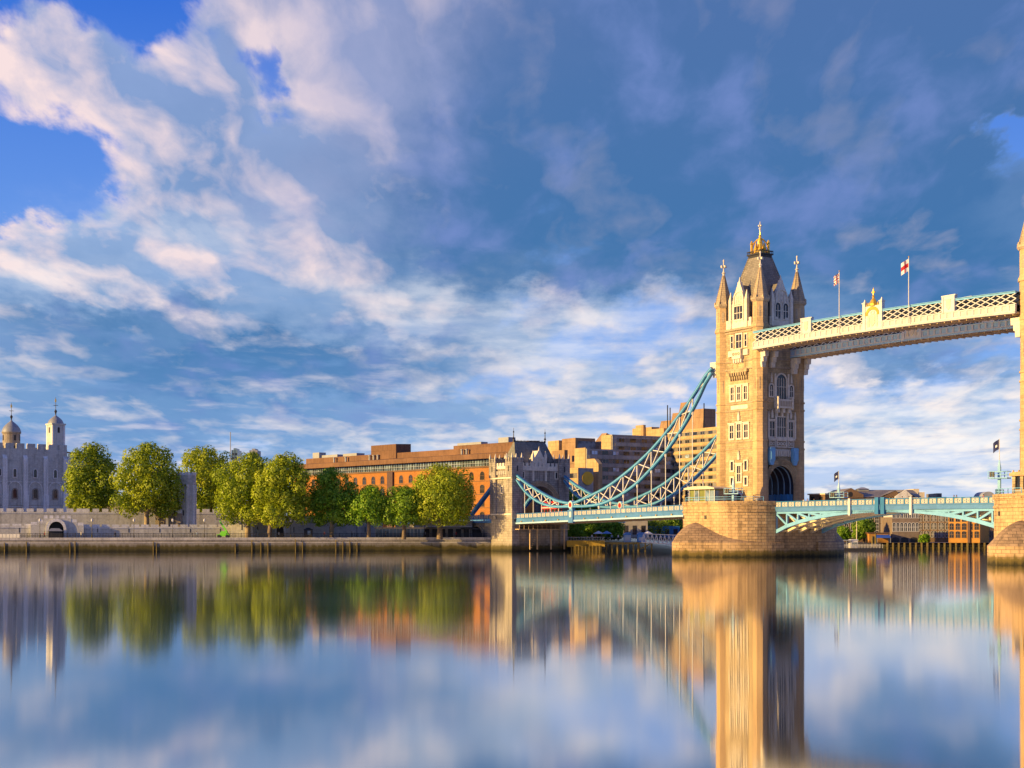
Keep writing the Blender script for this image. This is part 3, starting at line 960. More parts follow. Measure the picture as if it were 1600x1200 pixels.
        fz.plate([(-4.0, 26.3), (4.0, 26.3), (4.0, 26.7), (-4.0, 26.7)], o, t, nrm, 0.0, 0.4)
        fz.build('frieze', M['trim_stone'], r)
        add_window(r, o, t, nrm, 0, 27.0, 2.7, 4.4, 'flat', 4, True, False, sur=0.3)
        for a_ in (-2.75, 2.75): add_window(r, o, t, nrm, a_, 27.0, 1.45, 3.4, 'flat', 2, True, True, sur=0.34)
        pn = MB()
        for a_ in (-3.95, -1.72, 1.72, 3.95):
            pn.plate([(a_ - 0.2, 26.7), (a_ + 0.2, 26.7), (a_ + 0.2, 31.6), (a_ + 0.05, 32.7), (a_ - 0.05, 32.7), (a_ - 0.2, 31.6)], o, t, nrm, 0.0, 0.45)
        for a_ in (-2.75, 2.75): pn.plate([(a_ - 0.3, 31.2), (a_ + 0.3, 31.2), (a_ + 0.3, 32.2), (a_, 33.2), (a_ - 0.3, 32.2)], o, t, nrm, 0.0, 0.3)
        for a_ in (-1.95, 1.95): pn.plate([(a_ - 0.18, 34.9), (a_ + 0.18, 34.9), (a_ + 0.18, 41.2), (a_ - 0.18, 41.2)], o, t, nrm, 0.0, 0.4)
        build_each(pn, 'buttress_shaft', M['trim_stone'], r, shells(pn))
        # canopied balcony
        bl = MB()
        bl.plate([(-2.1, 33.4), (2.1, 33.4), (2.1, 35.4), (-2.1, 35.4)], o, t, nrm, 0.0, 1.5)
        for k in range(3):
            a_ = -1.6 + k * 1.6
            bl.plate([(a_ - 0.3, 32.4), (a_ + 0.3, 32.4), (a_ + 0.3, 33.4), (a_ - 0.3, 33.4)], o, t, nrm, 0.0, 1.1)
            bl.plate([(a_ - 0.2, 31.6), (a_ + 0.2, 31.6), (a_ + 0.2, 32.4), (a_ - 0.2, 32.4)], o, t, nrm, 0.0, 0.6)
        for a_ in (-2.1, 2.1):
            p = o + tv * a_ + nv * 1.5; bl.cbox(p.x, p.y, 33.2, 36.0, 0.4, 0.4)
        bb = bl.build('balcony', M['trim_stone'], r)
        qf = MB()
        for k in range(8):
            a_ = -1.65 + k * 0.47
            qf.plate([(a_ - 0.13, 33.8), (a_ + 0.13, 33.8), (a_ + 0.13, 35.0), (a_ - 0.13, 35.0)], o, t, nrm, 1.5, 1.54)
        qf.build('balcony_tracery', M['spire_stone'], bb)
        add_window(r, o, t, nrm, 0, 35.5, 2.8, 5.6, 'round', 4, True, False, sur=0.34, mull=0.11)
        for a_ in (-2.95, 2.95): add_window(r, o, t, nrm, a_, 36.1, 1.0, 2.6, 'pointed', 2, True, False, sur=0.32)
        for a_ in (-2.95, 2.95):
            MB().plate([(a_ - 0.25, 39.2), (a_ + 0.25, 39.2), (a_ + 0.2, 40.0), (a_, 41.4), (a_ - 0.2, 40.0)], o, t, nrm, 0.0, 0.3).build('niche', M['trim_stone'], r)
        # blue shields flanking the arch
        for a_ in (-3.45, 3.45):
            sb = MB()
            p = o + tv * (a_ * 1.0)
            w0, w1 = (1.5, 1.1), (1.1, 0.9)
            sb.plate([(-0.75, 21.6), (0.75, 21.6), (0.75, 23.9), (-0.75, 23.9)], p, t, nrm, 0.3, 1.2)
            sb.plate([(-0.4, 20.6), (0.4, 20.6), (0.75, 21.6), (-0.75, 21.6)], p, t, nrm, 0.3, 1.0)
            sb.plate([(-0.85, 23.9), (0.85, 23.9), (0.6, 24.5), (-0.6, 24.5)], p, t, nrm, 0.3, 1.25)
            sb.plate([(-0.5, 21.9), (0.5, 21.9), (0.5, 23.6), (-0.5, 23.6)], p, t, nrm, 1.2, 1.32)
            sb.build('shield_box', M['blue_light'], r)
        # brackets that carry the walkways
        br = MB()
        for a_, zb in ((-6.0, 46.0), (-3.2, 46.0), (3.4, 44.9), (6.6, 44.9)):
            for k, (d, z0_, z1_) in enumerate(((0.5, zb - 3.6, zb - 2.4), (0.9, zb - 2.4, zb - 1.3), (1.5, zb - 1.3, zb - 0.05))):
                br.plate([(a_ - 0.5, z0_), (a_ + 0.5, z0_), (a_ + 0.6, z1_), (a_ - 0.6, z1_)], o, t, nrm, 0.0, d + 0.6)
        build_each(br, 'bracket', M['trim_stone'], r, lambda c: round((c[1] if True else 0) / 1.55))
    # road arch: dark blue lining with pale ribs, blue gates at road level
    ln = MB()
    for i in range(n):
        (y1, z1), (y0, z0) = prof[i], prof[i + 1]
        k = 0.985
        ln.add([(-WX + 0.1, y0 * k, z0 - 0.05), (WX - 0.1, y0 * k, z0 - 0.05), (WX - 0.1, y1 * k, z1 - 0.05), (-WX + 0.1, y1 * k, z1 - 0.05)], [(3, 2, 1, 0)])
    ln.box(-WX + 0.1, WX - 0.1, -AW, -AW + 0.06, TZ0, SPR); ln.box(-WX + 0.1, WX - 0.1, AW - 0.06, AW, TZ0, SPR)
    lo = ln.build('arch_lining', M['arch_dark'], r)
    for k in range(7):
        x = -WX + 0.9 + k * 2.05
        rb = MB()
        inner = [(y * 0.955, SPR + (z - SPR) * 0.955) for y, z in prof]; outer = [(y * 0.985, SPR + (z - SPR) * 0.985) for y, z in prof]
        inner = [(AW * 0.955, TZ0 + 2)] + inner + [(-AW * 0.955, TZ0 + 2)]; outer = [(AW * 0.985, TZ0 + 2)] + outer + [(-AW * 0.985, TZ0 + 2)]
        rb.ring(outer, inner, (x, 0, 0), (0, 1, 0), (1, 0, 0), 0, 0.3, closed=False)
        rb.build('arch_rib', M['portal_rib'], lo)
    for sg in (-1, 1):
        gt = MB()
        gt.box(-WX + 0.3, WX - 0.3, sg * 3.6 - 0.12, sg * 3.6 + 0.12, TZ0, TZ0 + 3.1)
        for k in range(6): gt.cbox(-5.5 + k * 2.2, sg * 3.4, TZ0, TZ0 + 3.2, 0.25, 0.2)
        gt.build('side_panel', M['portal_blue'], r)
    rd = MB(); rd.box(-WX - 4, WX + 4, -3.0, 3.0, TZ0 - 0.2, TZ0 + 0.06); rd.build('roadway', M['asphalt'], r)
    return r


tower = make_tower('tall gothic stone tower with four spired turrets and gilded crown, standing whole on its pier')
tower2 = dup(tower, B(SPAN, 0, 0), None, 'gothic stone tower of which only the turret edge shows at the right edge')

# ---------------------------------------------------------------- high level walkways
UA, UB = 7.2, SPAN - 7.2


def camber(u):
    s = (u - UA) / (UB - UA)
    return -0.25 - 0.35 * s + 1.9 * s * (1 - s) - 0.3 * s


def make_walkway(y0, y1, zb, label, pale):
    """y0 west face, y1 east face, zb underside height."""
    r = thing('high_walkway', label, 'walkway', B(UA, (y0 + y1) / 2, zb), TH, 'high level walkways between the towers')
    ox, oy = UA, (y0 + y1) / 2
    hw = (y1 - y0) / 2
    L = UB - UA
    N = 16
    seg = [(L * i / N, L * (i + 1) / N) for i in range(N)]
    Z = lambda x: camber(UA + x)
    fa, la, tp, fl, it, fp = MB(), MB(), MB(), MB(), MB(), MB()
    for a, b in seg:
        za, zb_ = Z(a), Z(b)
        fl.bar((a, 0, za + 0.2), (b, 0, zb_ + 0.2), hw * 2 - 0.5, 0.3, (0, 0, 1))
        for sg in (-1, 1):
            fa.bar((a, sg * hw, za + 0.9), (b, sg * hw, zb_ + 0.9), 0.3, 1.5)
            fa.bar((a, sg * (hw + 0.12), za + 0.18), (b, sg * (hw + 0.12), zb_ + 0.18), 0.5, 0.3)
            fa.bar((a, sg * (hw + 0.1), za + 1.7), (b, sg * (hw + 0.1), zb_ + 1.7), 0.42, 0.16)
            tp.bar((a, sg * hw, za + 3.85), (b, sg * hw, zb_ + 3.85), 0.4, 0.28)
            tp.bar((a, sg * (hw + 0.05), za + 4.1), (b, sg * (hw + 0.05), zb_ + 4.1), 0.5, 0.1)
        tp.bar((a, 0, za + 4.05), (b, 0, zb_ + 4.05), hw * 2 - 0.4, 0.1)
        # inner glazing box seen through the lattice
        it.bar((a, 0, za + 2.6), (b, 0, zb_ + 2.6), hw * 1.35, 2.1)
    # arched panels along the fascia
    npan = 44
    for k in range(npan):
        x = L * (k + 0.5) / npan
        w = L / npan
        for sg in (-1, 1):
            nn = (0, sg, 0)
            fp.ring(rect_pts(w * 0.98, 1.3, Z(x) + 0.36), [(q * 0.74, z - 0.12 if z > Z(x) + 1 else z + 0.22) for q, z in rect_pts(w * 0.98, 1.3, Z(x) + 0.36)], (x, sg * (hw + 0.15), 0), (1, 0, 0) if sg < 0 else (-1, 0, 0), nn, 0.0, 0.14)
    # lattice bracing
    step = 2.3; nl = int(L / step)
    step = L / nl
    for k in range(-1, nl):
        for sg in (-1, 1):
            for d0, d1 in ((0, 2), (2, 0)):
                xa, xb = (k + d0) * step, (k + d1) * step
                za, zc = 1.75, 3.75
                if not (0 <= xa <= L and 0 <= xb <= L): 
                    # clip at the ends
                    if max(xa, xb) > L + step * 1.01 or min(xa, xb) < -step * 1.01: continue
                    lim = L if max(xa, xb) > L else 0
                    tm = (lim - xa) / (xb - xa); zm = za + (zc - za) * tm
                    if 0 <= xa <= L: xb, zc = lim, zm
                    else: xa, za = lim, zm
                y_ = sg * (hw + (0.04 if d0 == 0 else -0.06))
                la.bar((xa, y_, Z(xa) + za), (xb, y_, Z(xb) + zc), 0.08, 0.22, (0, 1, 0)) if False else la.bar((xa, y_, Z(xa) + za), (xb, y_, Z(xb) + zc), 0.16, 0.09, (0, 1, 0))
    build_each(fa, 'fascia', pale[0], r, SIDE); build_each(fp, 'fascia_panel', M['white'], r, SIDE); build_each(la, 'lattice', pale[1], r, SIDE); build_each(tp, 'top_rail', pale[2], r, lambda c: (c[1] > 1) - (c[1] < -1)); it.build('glazing', M['pane'], r)
    # underside: longitudinal girders with cross bracing
    un = MB()
    nb = 40
    for k in range(nb):
        x = L * (k + 0.5) / nb
        un.bar((x, -hw + 0.2, Z(x) - 0.02), (x, hw - 0.2, Z(x) - 0.02), 0.22, 0.4)
        if k < nb - 1:
            x2 = L * (k + 1.5) / nb
            sg = 1 if k % 2 else -1
            un.bar((x, -sg * (hw - 0.3), Z(x) - 0.1), (x2, sg * (hw - 0.3), Z(x2) - 0.1), 0.16, 0.2)
    fl.build('floor_plate', M['girder'], r); un.build('bracing', M['girder'], r)
    # square panelled posts
    for u in (24.5, 64.0):
        x = u - UA
        for sg in (-1, 1):
            pp = MB()
            pp.box(x - 1.55, x + 1.55, sg * hw - 0.3, sg * hw + 0.3, Z(x) + 1.7, Z(x) + 4.75)
            pp.box(x - 1.75, x + 1.75, sg * hw - 0.36, sg * hw + 0.36, Z(x) + 4.75, Z(x) + 4.95)
            for e in (-1.4, 1.4): pp.box(x + e - 0.18, x + e + 0.18, sg * hw - 0.42, sg * hw + 0.42, Z(x) + 1.7, Z(x) + 4.75)
            po = pp.build('panel_post', M['white'], r)
            sh = MB(); sh.plate([(-0.5, 2.6), (0, 2.1), (0.5, 2.6), (0.5, 4.1), (-0.5, 4.1)], (x, sg * (hw + 0.3), Z(x)), (1, 0, 0) if sg < 0 else (-1, 0, 0), (0, sg, 0), 0.0, 0.08); sh.build('shield', M['cream'], po)
    # heraldic centrepiece with gilded cresting
    x = 44.0 - UA
    for sg in ((-1, 1) if y0 > 0 else (-1,)):
        cp = MB()
        yb = sg * hw
        cp.box(x - 2.1, x + 2.1, yb - 0.25, yb + 0.25, Z(x) + 0.2, Z(x) + 5.1)
        for e in (-2.35, 2.35):
            cp.box(x + e - 0.35, x + e + 0.35, yb - 0.4, yb + 0.4, Z(x) + 0.2, Z(x) + 5.7)
            cp.box(x + e - 0.45, x + e + 0.45, yb - 0.5, yb + 0.5, Z(x) + 5.7, Z(x) + 5.95)
            cp.taper(x + e, yb, Z(x) + 5.95, Z(x) + 6.6, 0.5, 0.5, 0.12, 0.12)
        co = cp.build('centrepiece', M['white'], r)
        t_, n_ = ((1, 0, 0), (0, -1, 0)) if sg < 0 else ((-1, 0, 0), (0, 1, 0))
        gd = MB()
        o = (x, yb, Z(x))
        gd.ring([(1.9 * math.cos(a), 3.2 + 1.75 * math.sin(a)) for a in np.linspace(0, PI, 13)], [(1.4 * math.cos(a), 3.2 + 1.1 * math.sin(a)) for a in np.linspace(0, PI, 13)], o, t_, n_, 0.25, 0.42, closed=False)
        if y0 < 0 and sg < 0: gd.lathe(x, yb, [(0.85, Z(x) + 5.1), (0.9, Z(x) + 5.5), (0.55, Z(x) + 6.2), (0.2, Z(x) + 6.7), (0.3, Z(x) + 7.0), (0.12, Z(x) + 7.3), (0.12, Z(x) + 8.4), (0.03, Z(x) + 8.8)], 8)
        if y0 < 0 and sg < 0: gd.cbox(x, yb, Z(x) + 7.7, Z(x) + 8.0, 0.9, 0.2)
        for q in (-1.7, -1.25, 1.25, 1.7) if y0 < 0 and sg < 0 else (): gd.taper(x + q, yb, Z(x) + 5.1, Z(x) + 5.9, 0.3, 0.3, 0.06, 0.06)
        gd.build('gilded_crest', M['gold'], co)
        sh = MB()
        sh.plate([(-0.7, 1.6), (0, 0.9), (0.7, 1.6), (0.7, 3.3), (-0.7, 3.3)], o, t_, n_, 0.25, 0.36)
        for q in (-1.15, 1.15):
            sh.plate([(q - 0.3, 0.9), (q + 0.3, 0.9), (q + 0.25, 3.0), (q, 3.5), (q - 0.25, 3.0)], o, t_, n_, 0.25, 0.34)
        sh.ring([(0.6 * math.cos(a), 3.7 + 0.45 * math.sin(a)) for a in np.arange(0, 2 * PI, PI / 5)], [(0.35 * math.cos(a), 3.7 + 0.25 * math.sin(a)) for a in np.arange(0, 2 * PI, PI / 5)], o, t_, n_, 0.25, 0.36)
        sh.build('coat_of_arms', M['cream'], co)
    return r


M['walk_west'] = plain('walkway_white', (0.48, 0.49, 0.48), 0.45, 0.12, 1.0)
M['walk_east'] = plain('walkway_blue', (0.34, 0.54, 0.70), 0.45, 0.15, 1.0)
make_walkway(-8.1, -3.6, 46.35, 'near high-level walkway with white lattice side and gilded crest', (M['walk_west'], M['white'], M['blue_light']))
make_walkway(3.0, 8.1, 45.2, 'far high-level walkway with blue panelled side, behind the white one', (M['walk_east'], M['white'], M['blue_light']))

# ---------------------------------------------------------------- flags
M['flag_union'] = None


def cloth_flag(root, mats, w, h, zt, faces_fn, away=-1, droop=0.5):
    """A small waving flag hanging from the pole at local origin; faces_fn(a, b) picks a material slot from cloth coordinates."""
    nx, nz = 12, 9
    vs, fs = [], []
    for i in range(nx + 1):
        s = i / nx
        for k in range(nz + 1):
            v = k / nz
            x = away * (s * w * 0.78); y = 0.16 * math.sin(s * 7 + v * 1.5) * s
            z = zt - v * h - droop * w * s * (0.7 + 0.3 * s)
            vs.append((x, y, z))
    m = nz + 1
    for i in range(nx):
        for k in range(nz): fs.append((i * m + k, (i + 1) * m + k, (i + 1) * m + k + 1, i * m + k + 1))
    mb = MB().add(vs, fs, None, True)
    o = mb.build('flag', mats, root)
    if len(o.data.polygons) == len(fs):
        q = 0
        for i in range(nx):
            for k in range(nz):
                o.data.polygons[q].material_index = faces_fn((i + 0.5) / nx, (k + 0.5) / nz); q += 1
    return o


M['fl_red'] = plain('flag_red', (0.55, 0.02, 0.03), 0.8, 0.1)
M['fl_white'] = plain('flag_white', (0.80, 0.80, 0.80), 0.8, 0.05)
M['fl_blue'] = plain('flag_navy', (0.012, 0.02, 0.10), 0.8, 0.1)


def union_fn(a, b):
    x, y = a - 0.5, b - 0.5
    if abs(x) < 0.07 or abs(y) < 0.1: return 0
    if abs(x) < 0.13 or abs(y) < 0.19: return 1
    d = min(abs(x - y), abs(x + y))
    return 0 if d < 0.06 else (1 if d < 0.13 else 2)


def cross_fn(a, b): return 0 if (abs(a - 0.5) < 0.09 or abs(b - 0.5) < 0.12) else 1


def city_fn(a, b): return 1 if (0.36 < a < 0.6 and 0.4 < b < 0.62) else 2


def flagpole(u, y, z, h, fn, fw, fh, label, cat='flagpole', r0=0.11):
    r = thing('flagpole', label, cat, B(u, y, z), 0, 'flagpoles on the high walkway')
    p = MB(); p.lathe(0, 0, [(r0, 0), (r0 * 0.85, h * 0.6), (r0 * 0.6, h)], 8); p.build('pole', M['white'], r)
    f = MB(); f.lathe(0, 0, [(0.05, h), (0.16, h + 0.12), (0.05, h + 0.3)], 8); f.build('finial', M['gold'], r)
    cloth_flag(r, [M['fl_red'], M['fl_white'], M['fl_blue']], fw, fh, h - 0.25, fn)
    return r


flagpole(34.9, -8.75, 46.6, 12.9, union_fn, 1.4, 2.1, 'white flagpole with a furled red, white and blue union flag above the walkway')
flagpole(54.2, -8.75, 46.6, 12.9, cross_fn, 1.9, 2.4, 'white flagpole flying a white flag with a red cross above the walkway')

# ---------------------------------------------------------------- bascule leaves
PAR = 1.25


def parapet(mb_f, mb_p, xa, xb, y, za, zb, sg, pw=2.0):
    """Panelled parapet along local x at y; sg = outward side. mb_f frame, mb_p pale pierced panels."""
    n = max(1, round(abs(xb - xa) / pw))
    for i in range(n):
        s0, s1 = i / n, (i + 1) / n
        x0, x1 = xa + (xb - xa) * s0, xa + (xb - xa) * s1
        z0, z1 = za + (zb - za) * s0, za + (zb - za) * s1
        mb_f.bar((x0, y, z0 + PAR), (x1, y, z1 + PAR), 0.34, 0.16)
        mb_f.bar((x0, y, z0 + 0.06), (x1, y, z1 + 0.06), 0.34, 0.2)
        mb_f.bar((x0, y, z0), (x0, y, z0 + PAR), 0.34)
        xm, zm = (x0 + x1) / 2, (z0 + z1) / 2
        w = abs(x1 - x0) - 0.42
        t = (1, 0, 0) if sg < 0 else (-1, 0, 0)
        mb_f.bar((x0, y, z0 + PAR / 2), (x1, y, z1 + PAR / 2), 0.06, PAR - 0.3)
        for q in (-0.25, 0.25):
            c = q * w
            mb_p.ring([(c + w * 0.24 * math.cos(a), zm + 0.65 + 0.38 * math.sin(a)) for a in np.arange(PI / 4, 2 * PI, PI / 4)], [(c + w * 0.08 * math.cos(a), zm + 0.65 + 0.13 * math.sin(a)) for a in np.arange(PI / 4, 2 * PI, PI / 4)], (xm, y, 0), t, (0, sg, 0), 0.03, 0.1)
        mb_p.ring(rect_pts(w, 0.92, zm + 0.19), [(a * 0.9, zm + 0.65 + (z - zm - 0.65) * 0.8) for a, z in rect_pts(w, 0.92, zm + 0.19)], (xm, y, 0), t, (0, sg, 0), 0.03, 0.1)


HALF = PIER2 / 2
LEAF0 = 13.2


def make_leaf(north):
    L = HALF - LEAF0 - 0.12
    lab = ('arched blue bascule leaf rooted in the pier under the whole tower' if north else
           'arched blue bascule leaf rooted in the pier with the brick cabin')
    r = thing('bascule_leaf', lab, 'bascule', B(LEAF0 if north else PIER2 - LEAF0, 0, 0), TH if north else TH + PI, 'leaves of the lifting span')
    ZT = 10.9
    top = lambda x: ZT + 0.12 * math.sin(x / L * PI / 2)
    bot = lambda x: 5.6 + 4.35 * (1 - (1 - x / L) ** 2.0) ** 0.8
    for sg in (-1, 1):
        tr = MB()
        y = sg * 6.7
        n = 9
        xs = [L * i / n for i in range(n + 1)]
        for i in range(n):
            tr.bar((xs[i], y, bot(xs[i])), (xs[i + 1], y, bot(xs[i + 1])), 0.5, 0.75)
            tr.bar((xs[i], y, 9.75), (xs[i + 1], y, 9.75), 0.5, 0.4)
            if i < 7:
                tr.bar((xs[i], y, bot(xs[i])), (xs[i], y, 9.6), 0.4, 0.4)
                tr.bar((xs[i], y, 9.6), (xs[i + 1], y, bot(xs[i + 1]) + 0.2), 0.36, 0.42)
            else:
                zz = [bot(xs[i]), bot(xs[i + 1])]
                tr.add([(xs[i], y - 0.1, zz[0]), (xs[i + 1], y - 0.1, zz[1]), (xs[i + 1], y - 0.1, 9.9), (xs[i], y - 0.1, 9.9), (xs[i], y + 0.1, zz[0]), (xs[i + 1], y + 0.1, zz[1]), (xs[i + 1], y + 0.1, 9.9), (xs[i], y + 0.1, 9.9)],
                       [(0, 1, 2, 3), (7, 6, 5, 4), (1, 5, 6, 2), (0, 3, 7, 4)])
        tr.build('outer_truss', M['blue_light'], r)
    for y in (-3.6, -0.2, 3.3):
        gi = MB(); n = 9
        xs = [L * i / n for i in range(n + 1)]
        for i in range(n):
            gi.bar((xs[i], y, bot(xs[i]) - 0.1), (xs[i + 1], y, bot(xs[i + 1]) - 0.1), 0.9, 0.6)
            if i < 6:
                gi.bar((xs[i], y, bot(xs[i])), (xs[i], y, 9.6), 0.4, 0.4); gi.bar((xs[i], y, 9.6), (xs[i + 1], y, bot(xs[i + 1]) + 0.2), 0.36, 0.42)
        gi.build('inner_girder', M['cream'], r)
    cb = MB()
    for i in range(10):
        x = L * i / 9
        cb.bar((x, -6.4, bot(x)), (x, 6.4, bot(x)), 0.3, 0.35); cb.bar((x, -6.4, 9.7), (x, 6.4, 9.7), 0.3, 0.4)
        if i < 9:
            x2 = L * (i + 1) / 9
            cb.bar((x, -6.4, bot(x)), (x2, 6.4, bot(x2)), 0.2)
    cb.build('cross_bracing', M['cream'], r)
    dk = MB(); dk.box(0, L, -6.4, 6.4, 9.95, 10.55); dk.build('deck', M['asphalt'], r)
    fs_ = MB()
    for sg in (-1, 1):
        for i in range(12):
            x0, x1 = L * i / 12, L * (i + 1) / 12
            fs_.bar((x0, sg * 6.9, top(x0) - 0.45), (x1, sg * 6.9, top(x1) - 0.45), 0.5, 1.0)
            fs_.bar((x0, sg * 7.05, top(x0) + 0.0), (x1, sg * 7.05, top(x1) + 0.0), 0.5, 0.16)
    build_each(fs_, 'fascia', M['deck_blue'], r, SIDE)
    pf, pp = MB(), MB()
    for sg in (-1, 1): parapet(pf, pp, 0, L, sg * 7.0, top(0), top(L), sg, 2.05)
    build_each(pf, 'parapet', M['blue_mid'], r, SIDE); build_each(pp, 'parapet_tracery', M['panel_white'], r, SIDE)
    st = MB()
    for sg in (-1, 1): st.cbox(L * 0.735, sg * 7.4, 9.0, 12.5, 0.55, 0.4)
    build_each(st, 'white_stanchion', M['white'], r, SIDE)
    nb = MB()
    for sg in (-1, 1): nb.cbox(L - 0.7, sg * 7.15, 9.2, 12.6, 1.0, 0.7)
    build_each(nb, 'nose_lock', M['blue_mid'], r, SIDE)
    return r


make_leaf(True); make_leaf(False)

# ---------------------------------------------------------------- side span
UAB = -94.0          # south face of the shore abutment
ZD0, ZD1 = 9.15, 10.75   # parapet foot at abutment and at pier


def side_deck():
    r = thing('side_span_deck', 'long blue suspended deck with panelled parapet between shore abutment and north tower', 'bridge deck', B(UAB + 0.5, 0, 0), TH)
    ua, ub = 0.0, -13.0 - (UAB + 0.5)
    zf = lambda x: ZD0 + (ZD1 - ZD0) * x / ub
    N = 16
    dk, fa, st, pf, pp, un = MB(), MB(), MB(), MB(), MB(), MB()
    for i in range(N):
        a, b = ub * i / N, ub * (i + 1) / N
        dk.bar((a, 0, zf(a) - 0.25), (b, 0, zf(b) - 0.25), 14.6, 0.5)
        for sg in (-1, 1):
            fa.bar((a, sg * 7.9, zf(a) - 0.55), (b, sg * 7.9, zf(b) - 0.55), 0.45, 1.05)
            fa.bar((a, sg * 8.05, zf(a) - 0.02), (b, sg * 8.05, zf(b) - 0.02), 0.5, 0.14)
            st.bar((a, sg * 8.0, zf(a) - 1.3), (b, sg * 8.0, zf(b) - 1.3), 0.6, 0.42)
    n = 22
    for i in range(n + 1):
        x = ub * i / n
        un.bar((x, -7.7, zf(x) - 1.1), (x, 7.7, zf(x) - 1.1), 0.4, 0.9)
    dk.build('deck', M['asphalt'], r); build_each(fa, 'fascia', M['deck_blue'], r, SIDE); build_each(st, 'edge_girder', M['walk_east'], r, SIDE); un.build('cross_girder', M['girder'], r)
    for sg in (-1, 1): parapet(pf, pp, 0, ub, sg * 8.0, zf(0), zf(ub), sg, 2.15)
    build_each(pf, 'parapet', M['deck_blue'], r, SIDE); build_each(pp, 'parapet_tracery', M['panel_white'], r, SIDE)
    lp = MB()
    for i in range(13):
        x = ub * (i + 0.5) / 13; lp.cbox(x, -8.38, zf(x) - 1.0, zf(x) - 0.72, 0.4, 0.16)
    build_each(lp, 'navigation_marker', M['gold'], r, shells(lp))
    return r, zf


deck_obj, deck_z = side_deck()

UPC = [(-65.6, 12.95), (-59.6, 14.2), (-53.2, 15.8), (-48.1, 17.4), (-42.5, 19.7), (-36.6, 22.4), (-30.8, 25.5), (-25.1, 29.2), (-19.6, 33.3), (-14.7, 37.3), (-7.5, 43.4)]
LOC = [(-65.6, 12.25), (-59.6, 12.2), (-53.2, 12.55), (-48.1, 13.5), (-42.5, 15.2), (-36.6, 17.6), (-30.8, 20.9), (-25.1, 24.7), (-19.6, 29.2), (-14.7, 34.2), (-7.5, 42.4)]
SUP = [(-94.5, 21.6), (-89.1, 19.3), (-84.7, 17.6), (-80.4, 16.1), (-76.1, 14.75), (-72.0, 13.7), (-65.6, 12.95)]
SLO = [(-94.5, 20.7), (-89.1, 16.9), (-84.7, 14.7), (-80.4, 13.3), (-76.1, 12.5), (-72.0, 12.2), (-65.6, 12.25)]


def smooth_line(pts, sub=3):
    out = []
    for i in range(len(pts) - 1):
        p0 = pts[max(i - 1, 0)]; p1 = pts[i]; p2 = pts[i + 1]; p3 = pts[min(i + 2, len(pts) - 1)]
        for k in range(sub):
            t = k / sub
            z = 0.5 * (2 * p1[1] + (p2[1] - p0[1]) * t + (2 * p0[1] - 5 * p1[1] + 4 * p2[1] - p3[1]) * t * t + (3 * p1[1] - p0[1] - 3 * p2[1] + p3[1]) * t ** 3)
            out.append((p1[0] + (p2[0] - p1[0]) * t, z))
    out.append(pts[-1]); return out


